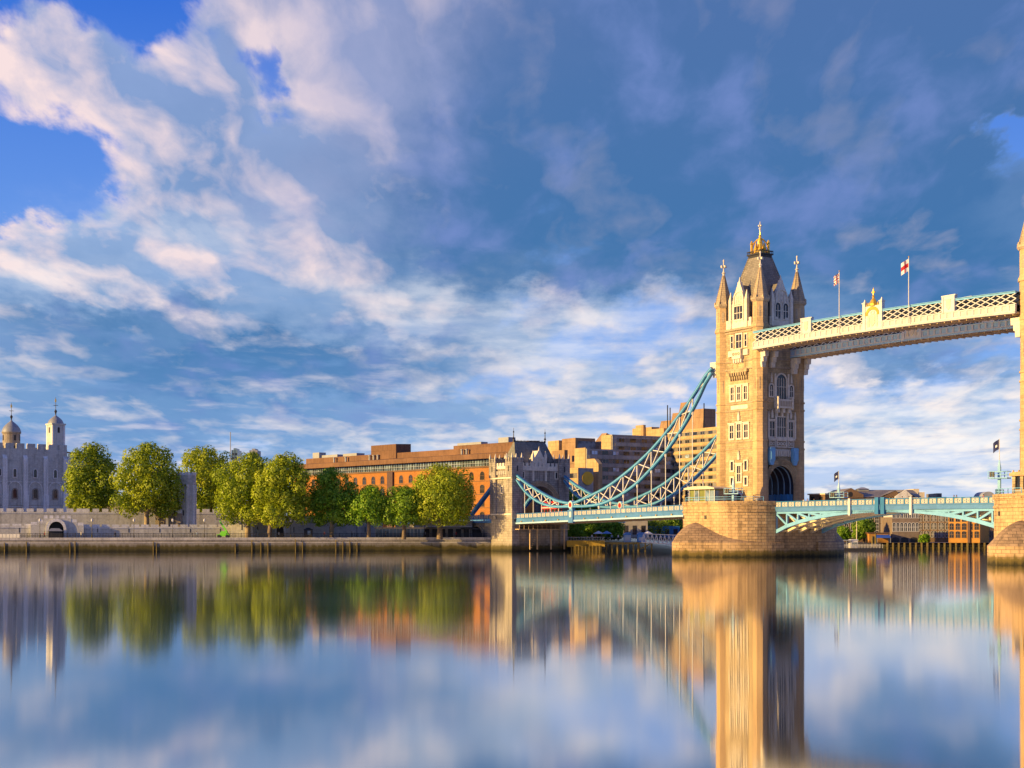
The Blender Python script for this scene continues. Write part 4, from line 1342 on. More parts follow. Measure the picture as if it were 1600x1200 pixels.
def make_chain(y, label):
    r = thing('suspension_chain', label, 'suspension chain', B(-65.6, y, 0), TH, 'suspension chains of the side span')
    ox = -65.6
    for up, lo in ((UPC, LOC), (SUP, SLO)):
        for nm, ln in (('top_chord', up), ('bottom_chord', lo)):
            mb, ed = MB(), MB()
            s = smooth_line(ln)
            for i in range(len(s) - 1):
                p, q = (s[i][0] - ox, 0, s[i][1]), (s[i + 1][0] - ox, 0, s[i + 1][1])
                mb.bar(p, q, 0.62, 0.72)
                ed.bar((p[0], -0.36, p[2]), (q[0], -0.36, q[2]), 0.1, 0.3); ed.bar((p[0], 0.36, p[2]), (q[0], 0.36, q[2]), 0.1, 0.3)
            c = mb.build(nm, M['blue_mid'], r); build_each(ed, 'pale_web', M['chain_pale'], c, SIDE)
        wb = MB()
        for i in range(1, len(up) - 1):
            x = up[i][0] - ox
            wb.bar((x, 0, lo[i][1]), (x, 0, up[i][1]), 0.3, 0.26)
        for i in range(0, len(up) - 1):
            x0, x1 = up[i][0] - ox, up[i + 1][0] - ox
            if up[i][1] - lo[i][1] > 0.8 or up[i + 1][1] - lo[i + 1][1] > 0.8:
                wb.bar((x0, 0.1, up[i][1]), (x1, 0.1, lo[i + 1][1]), 0.28, 0.2); wb.bar((x0, -0.1, lo[i][1]), (x1, -0.1, up[i + 1][1]), 0.28, 0.2)
        wb.build('web_bracing', M['white'], r)
    for i in list(range(2, len(LOC) - 1)):
        x, z = LOC[i]
        h = MB(); zb = deck_z(x - (UAB + 0.5)) + 0.2
        h.tube([(x - ox, 0, z), (x - ox, 0, zb)], 0.12, 6); h.lathe(x - ox, 0, [(0.25, z - 1.1), (0.25, z - 0.3)], 6)
        h.build('hanger', M['white'], r)
    for i in range(1, len(SLO) - 1):
        x, z = SLO[i]
        h = MB(); zb = deck_z(x - (UAB + 0.5)) + 0.2
        h.tube([(x - ox, 0, z), (x - ox, 0, zb)], 0.12, 6); h.build('hanger', M['white'], r)
    # pin joint at the low point
    pj = MB()
    pj.tube([(0, -0.55, 12.6), (0, 0.55, 12.6)], 1.15, 20); pj.cbox(0, 0, 10.4, 12.0, 1.4, 0.9)
    po = pj.build('pin_joint', M['blue_light'], r)
    rb = MB(); rb.tube([(0, -0.66, 12.6), (0, 0.66, 12.6)], 0.62, 16); rb.build('pin_boss', M['red'], po)
    rg = MB()
    for sg in (-1, 1):
        rg.ring([(0.9 * math.cos(a), 12.6 + 0.9 * math.sin(a)) for a in np.arange(0, 2 * PI, PI / 10)], [(0.64 * math.cos(a), 12.6 + 0.64 * math.sin(a)) for a in np.arange(0, 2 * PI, PI / 10)], (0, sg * 0.55, 0), (sg * -1, 0, 0), (0, sg, 0), 0, 0.08)
    rg.build('pin_ring', M['white'], po)
    pl = MB(); pl.cbox(0, -0.15 if y < 0 else 0.15, 7.9, 11.0, 2.1, 0.8); pl.cbox(0, -0.15 if y < 0 else 0.15, 11.0, 11.25, 2.4, 1.0)
    pb = pl.build('pin_pedestal', M['deck_blue'], r)
    sh = MB(); sh.plate([(-0.5, 9.6), (0, 9.2), (0.5, 9.6), (0.5, 10.8), (-0.5, 10.8)], (0, -0.55, 0), (1, 0, 0), (0, -1, 0), 0.0, 0.1); sh.build('shield', M['white'], pb)
    return r


make_chain(-8.0, 'pale blue suspension chain with white braces, the one nearer the camera')
make_chain(8.0, 'pale blue suspension chain with white braces, the one behind, partly covered by the near chain')

# ---------------------------------------------------------------- shore abutment tower
def make_abutment():
    r = thing('shore_abutment', 'squat grey stone gatehouse with steep slate roof carrying the chains on shore', 'bridge abutment', B(UAB - 5.4, 0, 0), TH)
    X, Y = 5.4, 9.0
    AW, SPR, APEX = 5.3, 13.0, 18.4
    ZB, ZT = 9.0, 23.2
    m_ab = masonry('abutment_stone', (0.28, 0.26, 0.23), (0.41, 0.375, 0.325), (0.15, 0.14, 0.125), 1.3, 0.6, 0.045, soot=0.6)
    w = MB()
    n = 16
    prof = [(AW * math.cos(PI * i / n), SPR + (APEX - SPR) * math.sin(PI * i / n)) for i in range(n + 1)]
    w.box(-X, X, -Y, -AW, ZB, ZT); w.box(-X, X, AW, Y, ZB, ZT)
    for i in range(n):
        (y1, z1), (y0, z0) = prof[i], prof[i + 1]
        vs = [(-X, y0, z0), (X, y0, z0), (X, y1, z1), (-X, y1, z1), (-X, y0, ZT), (X, y0, ZT), (X, y1, ZT), (-X, y1, ZT)]
        w.add(vs, [(3, 2, 1, 0), (4, 5, 6, 7), (1, 2, 6, 5), (3, 0, 4, 7)])
    w.build('wall', m_ab, r)
    b = MB()
    for yy in (-1, 1):
        b.box(-X - 0.25, X + 0.25, yy * 9.3 - 2.4 if yy > 0 else -9.3, 9.3 if yy > 0 else -6.9, -2, 9.0)
    b.box(-X + 0.3, X - 0.6, -6.9, 6.9, -2, 6.2)
    b.box(-X - 0.3, X + 0.35, -9.4, 9.4, -2, 1.6)
    m_base = masonry('abutment_base', (0.29, 0.265, 0.23), (0.41, 0.37, 0.315), (0.15, 0.14, 0.12), 1.5, 0.7, 0.035, soot=0.5, stain=(2.0, (0.08, 0.07, 0.03)))
    b.build('base', m_base, r)
    dk = MB(); dk.box(-X - 0.4, X + 0.4, -8.6, 8.6, 8.4, 8.98); dk.build('roadway', M['asphalt'], r)
    ms = MB()
    for sg, nn, tt in ((1, (1, 0, 0), (0, 1, 0)), (-1, (-1, 0, 0), (0, -1, 0))):
        o = (sg * X, 0, 0)
        ap = lambda hw, top: [(hw, ZB)] + [(hw * math.cos(PI * i / n), SPR + (top - SPR) * math.sin(PI * i / n)) for i in range(n + 1)] + [(-hw, ZB)]
        for h1, t1, h0, t0, d in ((6.9, 19.9, 6.4, 19.4, 0.5), (6.4, 19.4, 5.85, 18.95, 0.32), (5.85, 18.95, AW, APEX, 0.15)):
            ms.ring(ap(h1, t1), ap(h0, t0), o, tt, nn, 0.0, d, closed=False)
    build_each(ms, 'arch_moulding', M['spire_stone'], r, lambda c: c[0] > 0)
    # corner turrets, battlements and corbel table
    for sx in (-1, 1):
        for sy in (-1, 1):
            cx, cy = sx * (X - 0.9), sy * (Y - 1.1)
            t = MB()
            t.cbox(cx, cy, 9.0, 20.8, 3.1, 3.3); t.cbox(cx, cy, 20.8, 25.2, 3.5, 3.7)
            h = 1.75
            for ax in (-1, 1):
                crenels(t, (cx - h, cy + ax * (h - 0.1)), (cx + h, cy + ax * (h - 0.1)), 25.2, 26.3, 0.4, 0.8, 0.5)
                crenels(t, (cx + ax * (h - 0.1), cy - h + 0.5), (cx + ax * (h - 0.1), cy + h - 0.5), 25.2, 26.3, 0.4, 0.8, 0.5)
            tt = t.build('turret', m_ab, r)
            pn = MB()
            for dx_, dy_ in ((-1, -1), (1, -1), (-1, 1), (1, 1)): pn.taper(cx + dx_ * 1.5, cy + dy_ * 1.6, 26.2, 27.6, 0.5, 0.5, 0.1, 0.1)
            pn.build('pinnacle', M['trim_stone'], tt)
            sl = MB()
            for nn, tt_, off in (((sx, 0, 0), (0, sx, 0), 1.75), ((0, sy, 0), (-sy, 0, 0), 1.85)):
                o_ = Vector((cx, cy, 0)) + Vector(nn) * off
                sl.plate(arch_pts(0.45, 1.6, 22.4), o_, tt_, nn, 0, 0.05)
            build_each(sl, 'slit', M['dark'], tt, shells(sl))
    bt = MB()
    for sy in (-1, 1):
        bt.box(-X + 2.6, X - 2.6, sy * Y - 0.3, sy * Y + 0.3, ZT, 24.0); crenels(bt, (-X + 2.6, sy * Y), (X - 2.6, sy * Y), 24.0, 24.9, 0.5, 0.9, 0.6)
        for k in range(5): bt.cbox(-2.2 + k * 1.1, sy * (Y + 0.2), 21.6, 22.6, 0.45, 0.5)
    for sx in (-1, 1):
        bt.box(sx * X - 0.3, sx * X + 0.3, -Y + 2.9, Y - 2.9, ZT - 0.5, 24.0); crenels(bt, (sx * X, -Y + 2.9), (sx * X, Y - 2.9), 24.0, 24.9, 0.5, 0.9, 0.6)
    bt.build('battlement', M['trim_stone'], r)
    # west-face string courses
    sc = MB()
    for z in (10.2, 20.4): sc.box(-X - 0.15, X + 0.15, -Y - 0.65, -Y - 0.02, z, z + 0.4); sc.box(-X - 0.15, X + 0.15, Y + 0.02, Y + 0.65, z, z + 0.4)
    build_each(sc, 'string_course', M['trim_stone'], r, shells(sc))
    for sy in (-1, 1):
        o = Vector((0, sy * Y, 0))
        add_window(r, o, (-sy * -1 if sy < 0 else -1, 0, 0) if False else ((1, 0, 0) if sy < 0 else (-1, 0, 0)), (0, sy, 0), 0, 16.5, 0.7, 1.7, 'flat', 1, False, sur=0.3)
    for a_ in (-5.6, 5.6):
        add_window(r, (X, 0, 0), (0, 1, 0), (1, 0, 0), a_, 20.6, 0.7, 1.7, 'flat', 1, False, sur=0.26)
    # hipped slate roof with cresting and finials
    rf = MB()
    rb = [(-4.2, -7.2, 23.6), (4.2, -7.2, 23.6), (4.2, 7.2, 23.6), (-4.2, 7.2, 23.6), (-0.25, -5.2, 31.0), (0.25, -5.2, 31.0), (0.25, 5.2, 31.0), (-0.25, 5.2, 31.0)]
    rf.add(rb, [(0, 1, 5, 4), (1, 2, 6, 5), (2, 3, 7, 6), (3, 0, 4, 7), (4, 5, 6, 7)])
    m_green_slate = masonry('abutment_slate', (0.17, 0.18, 0.17), (0.24, 0.245, 0.22), (0.08, 0.08, 0.08), 0.55, 0.42, 0.03, soot=0.3, rough=0.7)
    ro = rf.build('roof', m_green_slate, r)
    cs = MB(); cs.box(-0.15, 0.15, -5.2, 5.2, 31.0, 31.3)
    for k in range(22): cs.cbox(0, -5.0 + k * 0.476, 31.3, 31.6, 0.1, 0.12)
    for y in (-5.3, 5.3): cs.lathe(0, y, [(0.25, 31.0), (0.18, 31.8), (0.36, 32.0), (0.14, 32.4), (0.1, 33.6), (0.26, 33.8), (0.08, 34.1), (0.03, 35.0)], 8)
    cs.build('roof_cresting', M['dark'], ro)
    # dormers
    for sx in (-1, 1):
        g = MB(); o = Vector((sx * (X - 0.4), 0, 0)); tt = (0, sx, 0); nn = (sx, 0, 0)
        g.plate([(-1.9, 22.8), (1.9, 22.8), (1.9, 26.2), (1.3, 26.6), (0.35, 28.4), (-0.35, 28.4), (-1.3, 26.6), (-1.9, 26.2)], o, tt, nn, -2.5, 0.3)
        for q in (-2.1, 2.1): g.cbox(sx * (X - 0.2), q, 19.8, 27.2, 0.6, 0.6); g.taper(sx * (X - 0.2), q, 27.2, 28.4, 0.5, 0.5, 0.06, 0.06)
        g.taper(sx * (X - 0.3), 0, 28.3, 29.6, 0.5, 0.5, 0.06, 0.06)
        g.ring(arch_pts(2.2, 3.0, 23.6, 1.3, 8, True), arch_pts(1.7, 2.6, 23.7, 1.1, 8, True), o, tt, nn, 0.3, 0.5)
        g.build('gable', M['trim_stone'], r)
        for q in (-4.4, 4.4):
            d = MB(); xx = sx * 3.3
            d.cbox(xx, q, 24.0, 25.4, 1.6, 1.1); d.taper(xx, q, 25.4, 26.6, 1.7, 1.3, 1.2, 0.05)
            do = d.build('roof_dormer', M['slate'], ro)
            MB().plate(rect_pts(0.7, 0.9, 24.3), (xx + sx * 0.8, q, 0), tt, nn, 0, 0.04).build('dormer_glass', M['pane'], ro)
    # maintenance gantry on the waterside
    ga = MB()
    ga.box(X + 0.2, X + 2.6, -8.4, 8.4, 6.1, 6.3)
    for k in range(12):
        y = -8.2 + k * 1.49; ga.cbox(X + 2.5, y, 6.3, 7.4, 0.09, 0.09)
    ga.box(X + 2.46, X + 2.54, -8.4, 8.4, 7.35, 7.45); ga.box(X + 2.46, X + 2.54, -8.4, 8.4, 6.85, 6.93)
    for y in (-4.0, -1.6, 3.0, 7.5): ga.cbox(X + 1.3, y, 0.5, 6.1, 0.3, 0.3)
    for k in range(9): ga.box(X + 1.0, X + 1.6, -3.8 + k * 0.28, -3.5 + k * 0.28, 1.0 + k * 0.58, 1.1 + k * 0.58)
    ga.build('gantry', M['girder'], r)
    return r


make_abutment()


# landward chain ties
def make_tie(y, label):
    r = thing('land_tie', label, 'chain tie', B(UAB - 10.0, y, 0), TH, 'landward chain ties')
    m = MB(); m.bar((0, 0, 20.0), (-18.0, 0, 8.2), 0.8, 1.15)
    m.build('tie_beam', M['blue_mid'], r)
    e = MB(); e.bar((0, -0.46, 20.0), (-18.0, -0.46, 8.2), 0.12, 0.5); e.bar((0, 0.46, 20.0), (-18.0, 0.46, 8.2), 0.12, 0.5); build_each(e, 'pale_web', M['chain_pale'], r, SIDE)


make_tie(-8.0, 'slanting blue chain tie running down from the abutment behind the trees')
make_tie(8.0, 'slanting blue chain tie seen through the abutment arch')


# approach viaduct north of the abutment
def make_viaduct():
    r = thing('approach_viaduct', 'grey stone approach viaduct with blue parapet and a small round arch, left of the abutment', 'viaduct', B(UAB - 11.0, 0, 0), TH)
    L = 62
    m_v = masonry('viaduct_stone', (0.27, 0.25, 0.22), (0.35, 0.32, 0.28), (0.15, 0.14, 0.13), 1.2, 0.55, 0.035, soot=0.4)
    w = MB()
    w.box(-6.5, 0, -8.3, 8.3, 0, 8.0); w.box(-L, -12.5, -8.3, 8.3, 0, 8.0)
    n = 12
    prof = [(3.0 * math.cos(PI * i / n), 4.6 + 2.4 * math.sin(PI * i / n)) for i in range(n + 1)]
    for i in range(n):
        (x1, z1), (x0, z0) = prof[i], prof[i + 1]
        c = -9.5
        w.add([(c + x0, -8.3, z0), (c + x1, -8.3, z1), (c + x1, 8.3, z1), (c + x0, 8.3, z0), (c + x0, -8.3, 8), (c + x1, -8.3, 8), (c + x1, 8.3, 8), (c + x0, 8.3, 8)],
              [(3, 2, 1, 0), (4, 5, 6, 7), (0, 1, 5, 4), (2, 3, 7, 6)])
    build_each(w, 'wall', m_v, r, lambda c: 0)
    w2 = MB(); w2.ring([(a * 1.22, z * 1.0 + (z - 3.9) * 0.14) for a, z in ([(3.0, 3.7)] + prof + [(-3.0, 3.7)])], [(3.0, 3.7)] + prof + [(-3.0, 3.7)], (-9.5, -8.3, 0), (1, 0, 0), (0, -1, 0), 0, 0.4, closed=False)
    w2.build('arch_moulding', M['spire_stone'], r)
    dd = MB(); dd.box(-12.4, -6.6, 6.0, 6.2, 0, 7); dd.build('gate', M['dark'], r)
    f = MB(); f.box(-L, 0, -8.6, 8.6, 8.0, 8.6); f.build('fascia', M['deck_blue'], r)
    pf, pp = MB(), MB()
    for sg in (-1, 1): parapet(pf, pp, -L, 0, sg * 8.3, 8.6, 9.1, sg, 3.0)
    build_each(pf, 'parapet', M['deck_blue'], r, SIDE); build_each(pp, 'parapet_tracery', M['panel_white'], r, SIDE)


make_viaduct()


# ================================================================ CASTLE
M['rag'] = masonry('ragstone', (0.44, 0.45, 0.42), (0.62, 0.62, 0.57), (0.56, 0.56, 0.52), 0.55, 0.30, 0.05, soot=0.3, var=0.45)
M['rag_warm'] = masonry('ragstone_brown', (0.27, 0.225, 0.175), (0.36, 0.31, 0.25), (0.30, 0.27, 0.23), 0.5, 0.28, 0.05, soot=0.3, var=0.45)
M['ashlar'] = masonry('pale_ashlar', (0.78, 0.79, 0.76), (0.86, 0.86, 0.82), (0.40, 0.39, 0.37), 0.9, 0.5, 0.03, soot=0.3, var=0.25)
M['lead'] = plain('lead_roof', (0.26, 0.28, 0.31), 0.5, 0.25, 0.8, metallic=0.15)


def frame(px, d, normal_deg):
    """Origin at ground under pixel column px at depth d, with the heading whose local -y (front) faces normal_deg (world, degrees)."""
    p = at(px, 828, d); return Vector((p.x, p.y, 0)), math.radians(normal_deg + 90)


def make_keep():
    # front corner: right end of the front, px 105
    o, rz = frame(105, 640, -48)
    r = thing('castle_keep', 'huge pale Norman keep with ribbed buttresses, battlements and two domed turrets', 'castle keep', (o.x, o.y, GZ), rz)
    r.scale = (1.19, 1.19, 1.19)
    Lx, Ly, H = 46.0, 34.0, 29.2
    H0 = 0.0
    w = MB(); w.box(-Lx, 0, 0, Ly, H0, H)
    w.build('wall', M['rag'], r)
    # flat pilaster buttresses and quoins
    nb = 7; gap = (Lx - 1.6) / (nb - 1)
    bt = MB()
    xs = [-0.8 - i * gap for i in range(nb)]
    for i, x in enumerate(xs):
        bt.box(x - 0.95, x + 0.95, -0.9, 0.0, H0, 14.0); bt.box(x - 0.8, x + 0.8, -0.7, 0.0, 14.0, H - 2.6)
        bt.add([(x - 0.8, -0.7, H - 2.6), (x + 0.8, -0.7, H - 2.6), (x + 0.8, 0, H - 1.4), (x - 0.8, 0, H - 1.4)], [(0, 1, 2, 3)])
    for y in np.linspace(6, Ly - 1, 5):
        bt.box(0.0, 0.7, y - 0.8, y + 0.8, H0, H - 2.6)
    bt.box(-0.02, 0.7, -0.9, 1.2, H0, H - 1.4)
    build_each(bt, 'buttress', M['ashlar'], r, lambda c: min(range(len(xs)), key=lambda i: abs(xs[i] - c[0])) if c[1] < 0.05 and c[0] < -0.01 else 20 + round(c[1] / 6.75))
    st = MB()
    for i in range(nb - 1):
        a, b = xs[i + 1] + 0.95, xs[i] - 0.95
        for z in (9.8, 18.4): st.box(a, b, -0.18, 0.0, z, z + 0.3)
    build_each(st, 'string_course', M['ashlar'], r, lambda c: c[2] > 14)
    # battlements
    cr = MB()
    cr.box(-Lx, 0, 0, 0.9, H, H + 0.9); crenels(cr, (-Lx + 0.1, 0.45), (-0.1, 0.45), H + 0.9, H + 2.7, 0.9, 2.7, 1.1)
    cr.box(-0.9, 0, 0.92, Ly, H, H + 0.9); crenels(cr, (-0.45, 1.6), (-0.45, Ly), H + 0.9, H + 2.7, 0.9, 2.7, 1.1)
    cr.build('battlement', M['rag'], r)
    # windows, three rows; wall arches round the middle row
    for i in range(nb - 1):
        c = (xs[i] + xs[i + 1]) / 2
        o2 = Vector((c, 0, 0))
        ar = MB(); ww = gap - 2.2
        ar.ring(arch_pts(ww, 8.4, 10.4, ww / 2, 10), arch_pts(ww - 0.6, 8.1, 10.4, (ww - 0.6) / 2, 10), o2, W_T, W_N, 0, 0.25); ar.build('wall_arch', M['ashlar'], r)
        add_window(r, o2, W_T, W_N, 0, 5.0, 1.3, 3.2, 'round', 1, False, sur=0.4, frame=M['ashlar'] if i >= 3 else M['rag_warm'])
        add_window(r, o2, W_T, W_N, 0, 13.0, 1.3, 3.0, 'round', 1, False, sur=0.45, frame=M['ashlar'] if i >= 3 else M['rag_warm'])
        if i == 3:
            for q in (-2.1, -0.7, 0.7, 2.1): add_window(r, o2, W_T, W_N, q, 20.6, 0.8, 2.3, 'round', 1, False, sur=0.25, frame=M['ashlar'])
        else:
            add_window(r, o2, W_T, W_N, 0, 20.2, 1.1, 2.8, 'round', 1, False, sur=0.3, frame=M['ashlar'])
    # turrets: square one on the near corner, round one behind
    def turret(x, y, rad, z1, square):
        t = MB()
        if square: t.cbox(x, y, H - 3, z1, rad * 2, rad * 2); t.cbox(x, y, z1, z1 + 0.5, rad * 2 + 0.6, rad * 2 + 0.6)
        else: t.lathe(x, y, [(rad, H - 3), (rad, z1), (rad + 0.3, z1), (rad + 0.3, z1 + 0.5)], 20)
        tt = t.build('turret', M['rag_warm'] if not square else M['rag'], r)
        q = MB()
        if square:
            for sx in (-1, 1):
                for sy in (-1, 1): q.cbox(x + sx * (rad - 0.25), y + sy * (rad - 0.25), H - 3, z1 - 0.01, 0.62, 0.62)
            q.build('quoin', M['ashlar'], tt)
        d = MB(); k = rad * (1.12 if square else 1.05)
        hd = 3.0 if square else 4.2
        d.lathe(x, y, [(k * 1.05, z1 + 0.5), (k * 1.0, z1 + 0.5 + hd * 0.15), (k * 0.88, z1 + 0.5 + hd * 0.38), (k * 0.66, z1 + 0.5 + hd * 0.6), (k * 0.38, z1 + 0.5 + hd * 0.8), (k * 0.15, z1 + 0.5 + hd * 0.93), (0.1, z1 + 0.5 + hd * 1.1)], 16, smooth=True)
        do = d.build('dome', M['lead'], tt)
        zd = z1 + 0.4 + hd
        v = MB(); v.lathe(x, y, [(0.12, zd - 0.2), (0.3, zd + 1.0), (0.55, zd + 1.4), (0.3, zd + 1.9), (0.1, zd + 2.2), (0.09, zd + 6.2), (0.02, zd + 6.6)], 8)
        v.bar((x - 0.9, y, zd + 3.6), (x + 0.9, y, zd + 3.6), 0.14); v.bar((x, y - 0.9, zd + 3.6), (x, y + 0.9, zd + 3.6), 0.14)
        v.build('weathervane', M['dark'], tt)
        g = MB(); g.plate([(-0.7, 0), (0.45, 0.1), (0.7, 0.5), (0.4, 1.2), (-0.2, 0.9), (-0.7, 1.1)], (x, y, zd + 4.7), (0.7, 0.7, 0), (0.7, -0.7, 0), -0.06, 0.06); g.build('gilded_vane', M['gold'], tt)
        for (n_, t_) in (((0, -1, 0), (1, 0, 0)), ((-1, 0, 0), (0, -1, 0)), ((0.707, -0.707, 0), (0.707, 0.707, 0))) if not square else (((0, -1, 0), (1, 0, 0)), ((-1, 0, 0), (0, -1, 0))):
            o3 = Vector((x, y, 0)) + Vector(n_) * (rad - (0.04 if not square else 0.0))
            ww = MB()
            for zz in ((z1 - 2.6, z1 - 6.4) if not square else (z1 - 2.8, H - 1.6)):
                ww.plate(arch_pts(0.8, 2.0, zz), o3, t_, n_, 0, 0.08)
            build_each(ww, 'slit', M['dark'], tt, shells(ww))
    turret(-2.9, 3.0, 2.35, H + 9.8, True)
    turret(-9.5, 25.0, 3.1, H + 7.6, False)
    return r


make_keep()


def wall_run(pts, z0, z1, th, label, mat, cren=True, cat='castle wall', name='castle_wall', mer=1.2, gap=0.7, ch=0.9, slit=0):
    r = thing(name, label, cat, (pts[0][0], pts[0][1], GZ))
    w, c, s = MB(), MB(), MB()
    o = Vector((*pts[0], 0))
    for i in range(len(pts) - 1):
        a, b = Vector((*pts[i], 0)) - o, Vector((*pts[i + 1], 0)) - o
        d = (b - a).normalized(); n = Vector((d.y, -d.x, 0))
        q = [a, b, b - n * th, a - n * th]
        w.prism([(p.x, p.y) for p in q], z0, z1)
        if cren:
            m1, m2 = a - n * 0.25, b - n * 0.25
            crenels(c, (m1.x, m1.y), (m2.x, m2.y), z1, z1 + ch, 0.5, mer, gap)
            q = [a + n * 0.12, b + n * 0.12, b, a]; c.prism([(p.x, p.y) for p in q], z1 - 0.5, z1 - 0.25)
        if slit:
            L = (b - a).length; k = max(1, int(L / slit))
            for j in range(k):
                p = a + d * (L * (j + 0.5) / k); s.plate([(-0.12, z0 + 2.0), (0.12, z0 + 2.0), (0.12, z0 + 3.6), (-0.12, z0 + 3.6)], p, d, n, 0, 0.03)
    w.build('wall', mat, r)
    if cren: c.build('battlement', M['ashlar'] if mat is M['rag'] else mat, r)
    if slit: build_each(s, 'arrow_slit', M['dark'], r, shells(s))
    return r


def PX(px, d): p = at(px, 828, d); return (p.x, p.y)


def top_z(py, d): return CAM_Z + (828 - py) / F * d - GZ


# inner curtain wall behind, outer curtain along the wharf
wall_run([PX(-150, 453), PX(130, 466), PX(285, 473.3), PX(405, 479)], -0.5, top_z(800, 468), 2.0, 'long inner curtain wall with battlements in front of the keep', M['rag'], True, mer=2.0, gap=0.9, ch=1.0, slit=9)
wall_run([PX(-170, 418.7), PX(52, 428)], -0.5, top_z(822, 441), 1.6, 'low outer wharf wall below the keep, behind white barriers', M['rag'], True, mer=2.6, gap=0.7, ch=0.6, slit=7)
wall_run([PX(128, 431.4), PX(368, 442.3)], -0.5, top_z(823, 446), 1.6, 'low outer wharf wall between water gate and green lift', M['rag'], True, mer=2.2, gap=0.6, ch=0.6, slit=8)
wall_run([PX(374, 442.5), PX(598, 453)], -0.5, top_z(806, 449), 1.6, 'tall outer curtain wall shaded behind the big plane trees', M['rag'], False, slit=10)


def arch_hole(mb_dark, o, t, n, w, h, z, rise): mb_dark.plate(arch_pts(w, h, z, rise, 10, True), o, t, n, 0.0, 0.06)


def make_watergate():
    x0, y0 = PX(90, 428.4)
    r = thing('water_gate', 'stepped stone water gate with pointed dark archway in the wharf wall', 'castle gate', (x0, y0, GZ), 0.254)
    k = 5.5
    m = lambda px: (px - 90) / k
    w = MB(); D = 8
    steps = [(50, 60, 820), (60, 69, 816.5), (69, 110, 810), (110, 119, 816), (119, 129, 821)]
    AWm, AZ = 2.0, 3.6
    for a, b, ty in steps:
        z1 = (828 - ty) / k + CAM_Z - GZ
        if a == 69:
            w.box(m(a), m(77), 0, D, -0.5, z1); w.box(m(99), m(b), 0, D, -0.5, z1)
            pts = arch_pts((99 - 77) / k, 4.6, 0, 2.3, 12, True)[2:]
            c = (m(77) + m(99)) / 2
            for i in range(len(pts) - 1):
                (xa, za), (xb, zb) = pts[i], pts[i + 1]
                w.add([(c + xa, 0, za), (c + xb, 0, zb), (c + xb, D, zb), (c + xa, D, za), (c + xa, 0, z1), (c + xb, 0, z1), (c + xb, D, z1), (c + xa, D, z1)], [(0, 4, 5, 1), (4, 7, 6, 5), (0, 1, 2, 3), (3, 2, 6, 7)])
        else: w.box(m(a), m(b), 0.05, D, -0.5, z1)
    w.build('wall', M['rag'], r)
    c = (m(77) + m(99)) / 2
    ar = MB(); ar.ring(arch_pts(4.1 + 1.4, 5.4, 0, 2.8, 12, True), arch_pts(4.1, 4.6, 0, 2.3, 12, True), (c, 0, 0), W_T, W_N, 0, 0.35); ar.build('arch_moulding', M['ashlar'], r)
    bk = MB(); bk.plate(arch_pts(4.2, 4.7, 0, 2.3, 12, True), (c, 3.0, 0), W_T, W_N, 0, 0.1)
    bk.build('gate', M['dark'], r)
    cr = MB()
    for a, b, ty in steps:
        z1 = (828 - ty) / k + CAM_Z - GZ
        crenels(cr, (m(a) + 0.1, 0.3), (m(b) - 0.1, 0.3), z1, z1 + 0.8, 0.5, 1.1, 0.6)
    cr.build('battlement', M['ashlar'], r)
    g = MB(); g.box(c - 1.7, c + 1.7, -2.2, -0.6, 0, 2.2); g.box(c - 2.0, c + 2.0, -2.6, -0.4, 2.2, 2.5)
    g2 = thing('ticket_kiosk', 'small dark kiosk with flat grey roof in the water gate arch', 'kiosk', (x0 + c * 0.97, y0 + c * 0.25 - 1.0, GZ), 0.254)
    kb = MB(); kb.box(-1.7, 1.7, -1.0, 0.6, 0, 1.9); kb.build('body', M['dark'], g2)
    kr = MB(); kr.taper(0, -0.2, 1.9, 2.7, 4.2, 2.6, 2.2, 0.8); kr.build('roof', M['lead'], g2)


make_watergate()


def tower_round(px, d, rad, ytop, label, mat, sq=False, name='castle_tower'):
    x, y = PX(px, d)
    r = thing(name, label, 'castle tower', (x, y, GZ))
    z1 = top_z(ytop, d)
    w = MB()
    if sq: w.cbox(0, 0, -0.5, z1, rad * 2, rad * 2)
    else: w.prism(octagon(0, 0, rad), -0.5, z1 - 2.6); w.prism(octagon(0, 0, rad + 0.18), z1 - 2.6, z1)
    w.build('wall', mat, r)
    c = MB()
    if sq:
        for s in (-1, 1): crenels(c, (-rad, s * (rad - 0.3)), (rad, s * (rad - 0.3)), z1, z1 + 1.0, 0.5, 1.2, 0.7); crenels(c, (s * (rad - 0.3), -rad + 0.6), (s * (rad - 0.3), rad - 0.6), z1, z1 + 1.0, 0.5, 1.2, 0.7)
    else:
        oc = octagon(0, 0, rad)
        for i in range(8): crenels(c, oc[i], oc[(i + 1) % 8], z1, z1 + 0.9, 0.5, 1.1, 0.7)
        for i in range(8): p = oc[i]; c.cbox(p[0], p[1], -0.5, z1 - 2.7, 0.55, 0.55)
    c.build('quoin', M['ashlar'], r)
    s = MB()
    for zz in (z1 * 0.35, z1 * 0.62): s.plate([(-0.14, zz), (0.14, zz), (0.14, zz + 1.6), (-0.14, zz + 1.6)], (0, -rad, 0), W_T, W_N, 0, 0.06)
    build_each(s, 'arrow_slit', M['dark'], r, shells(s))
    return r


tower_round(290, 462, 2.75, 743, 'slim octagonal grey stone tower rising between two plane trees', M['rag'])
tower_round(251, 463, 1.3, 788, 'square buff stone turret lit orange behind the tree trunk', M['rag_warm'], True)
tower_round(381, 440, 3.1, 806, 'low square stone wharf tower beside the first big tree trunk', M['rag'], True)
tower_round(275, 459, 1.9, 802, 'stubby square stone turret at the foot of the octagonal tower', M['rag_warm'], True)


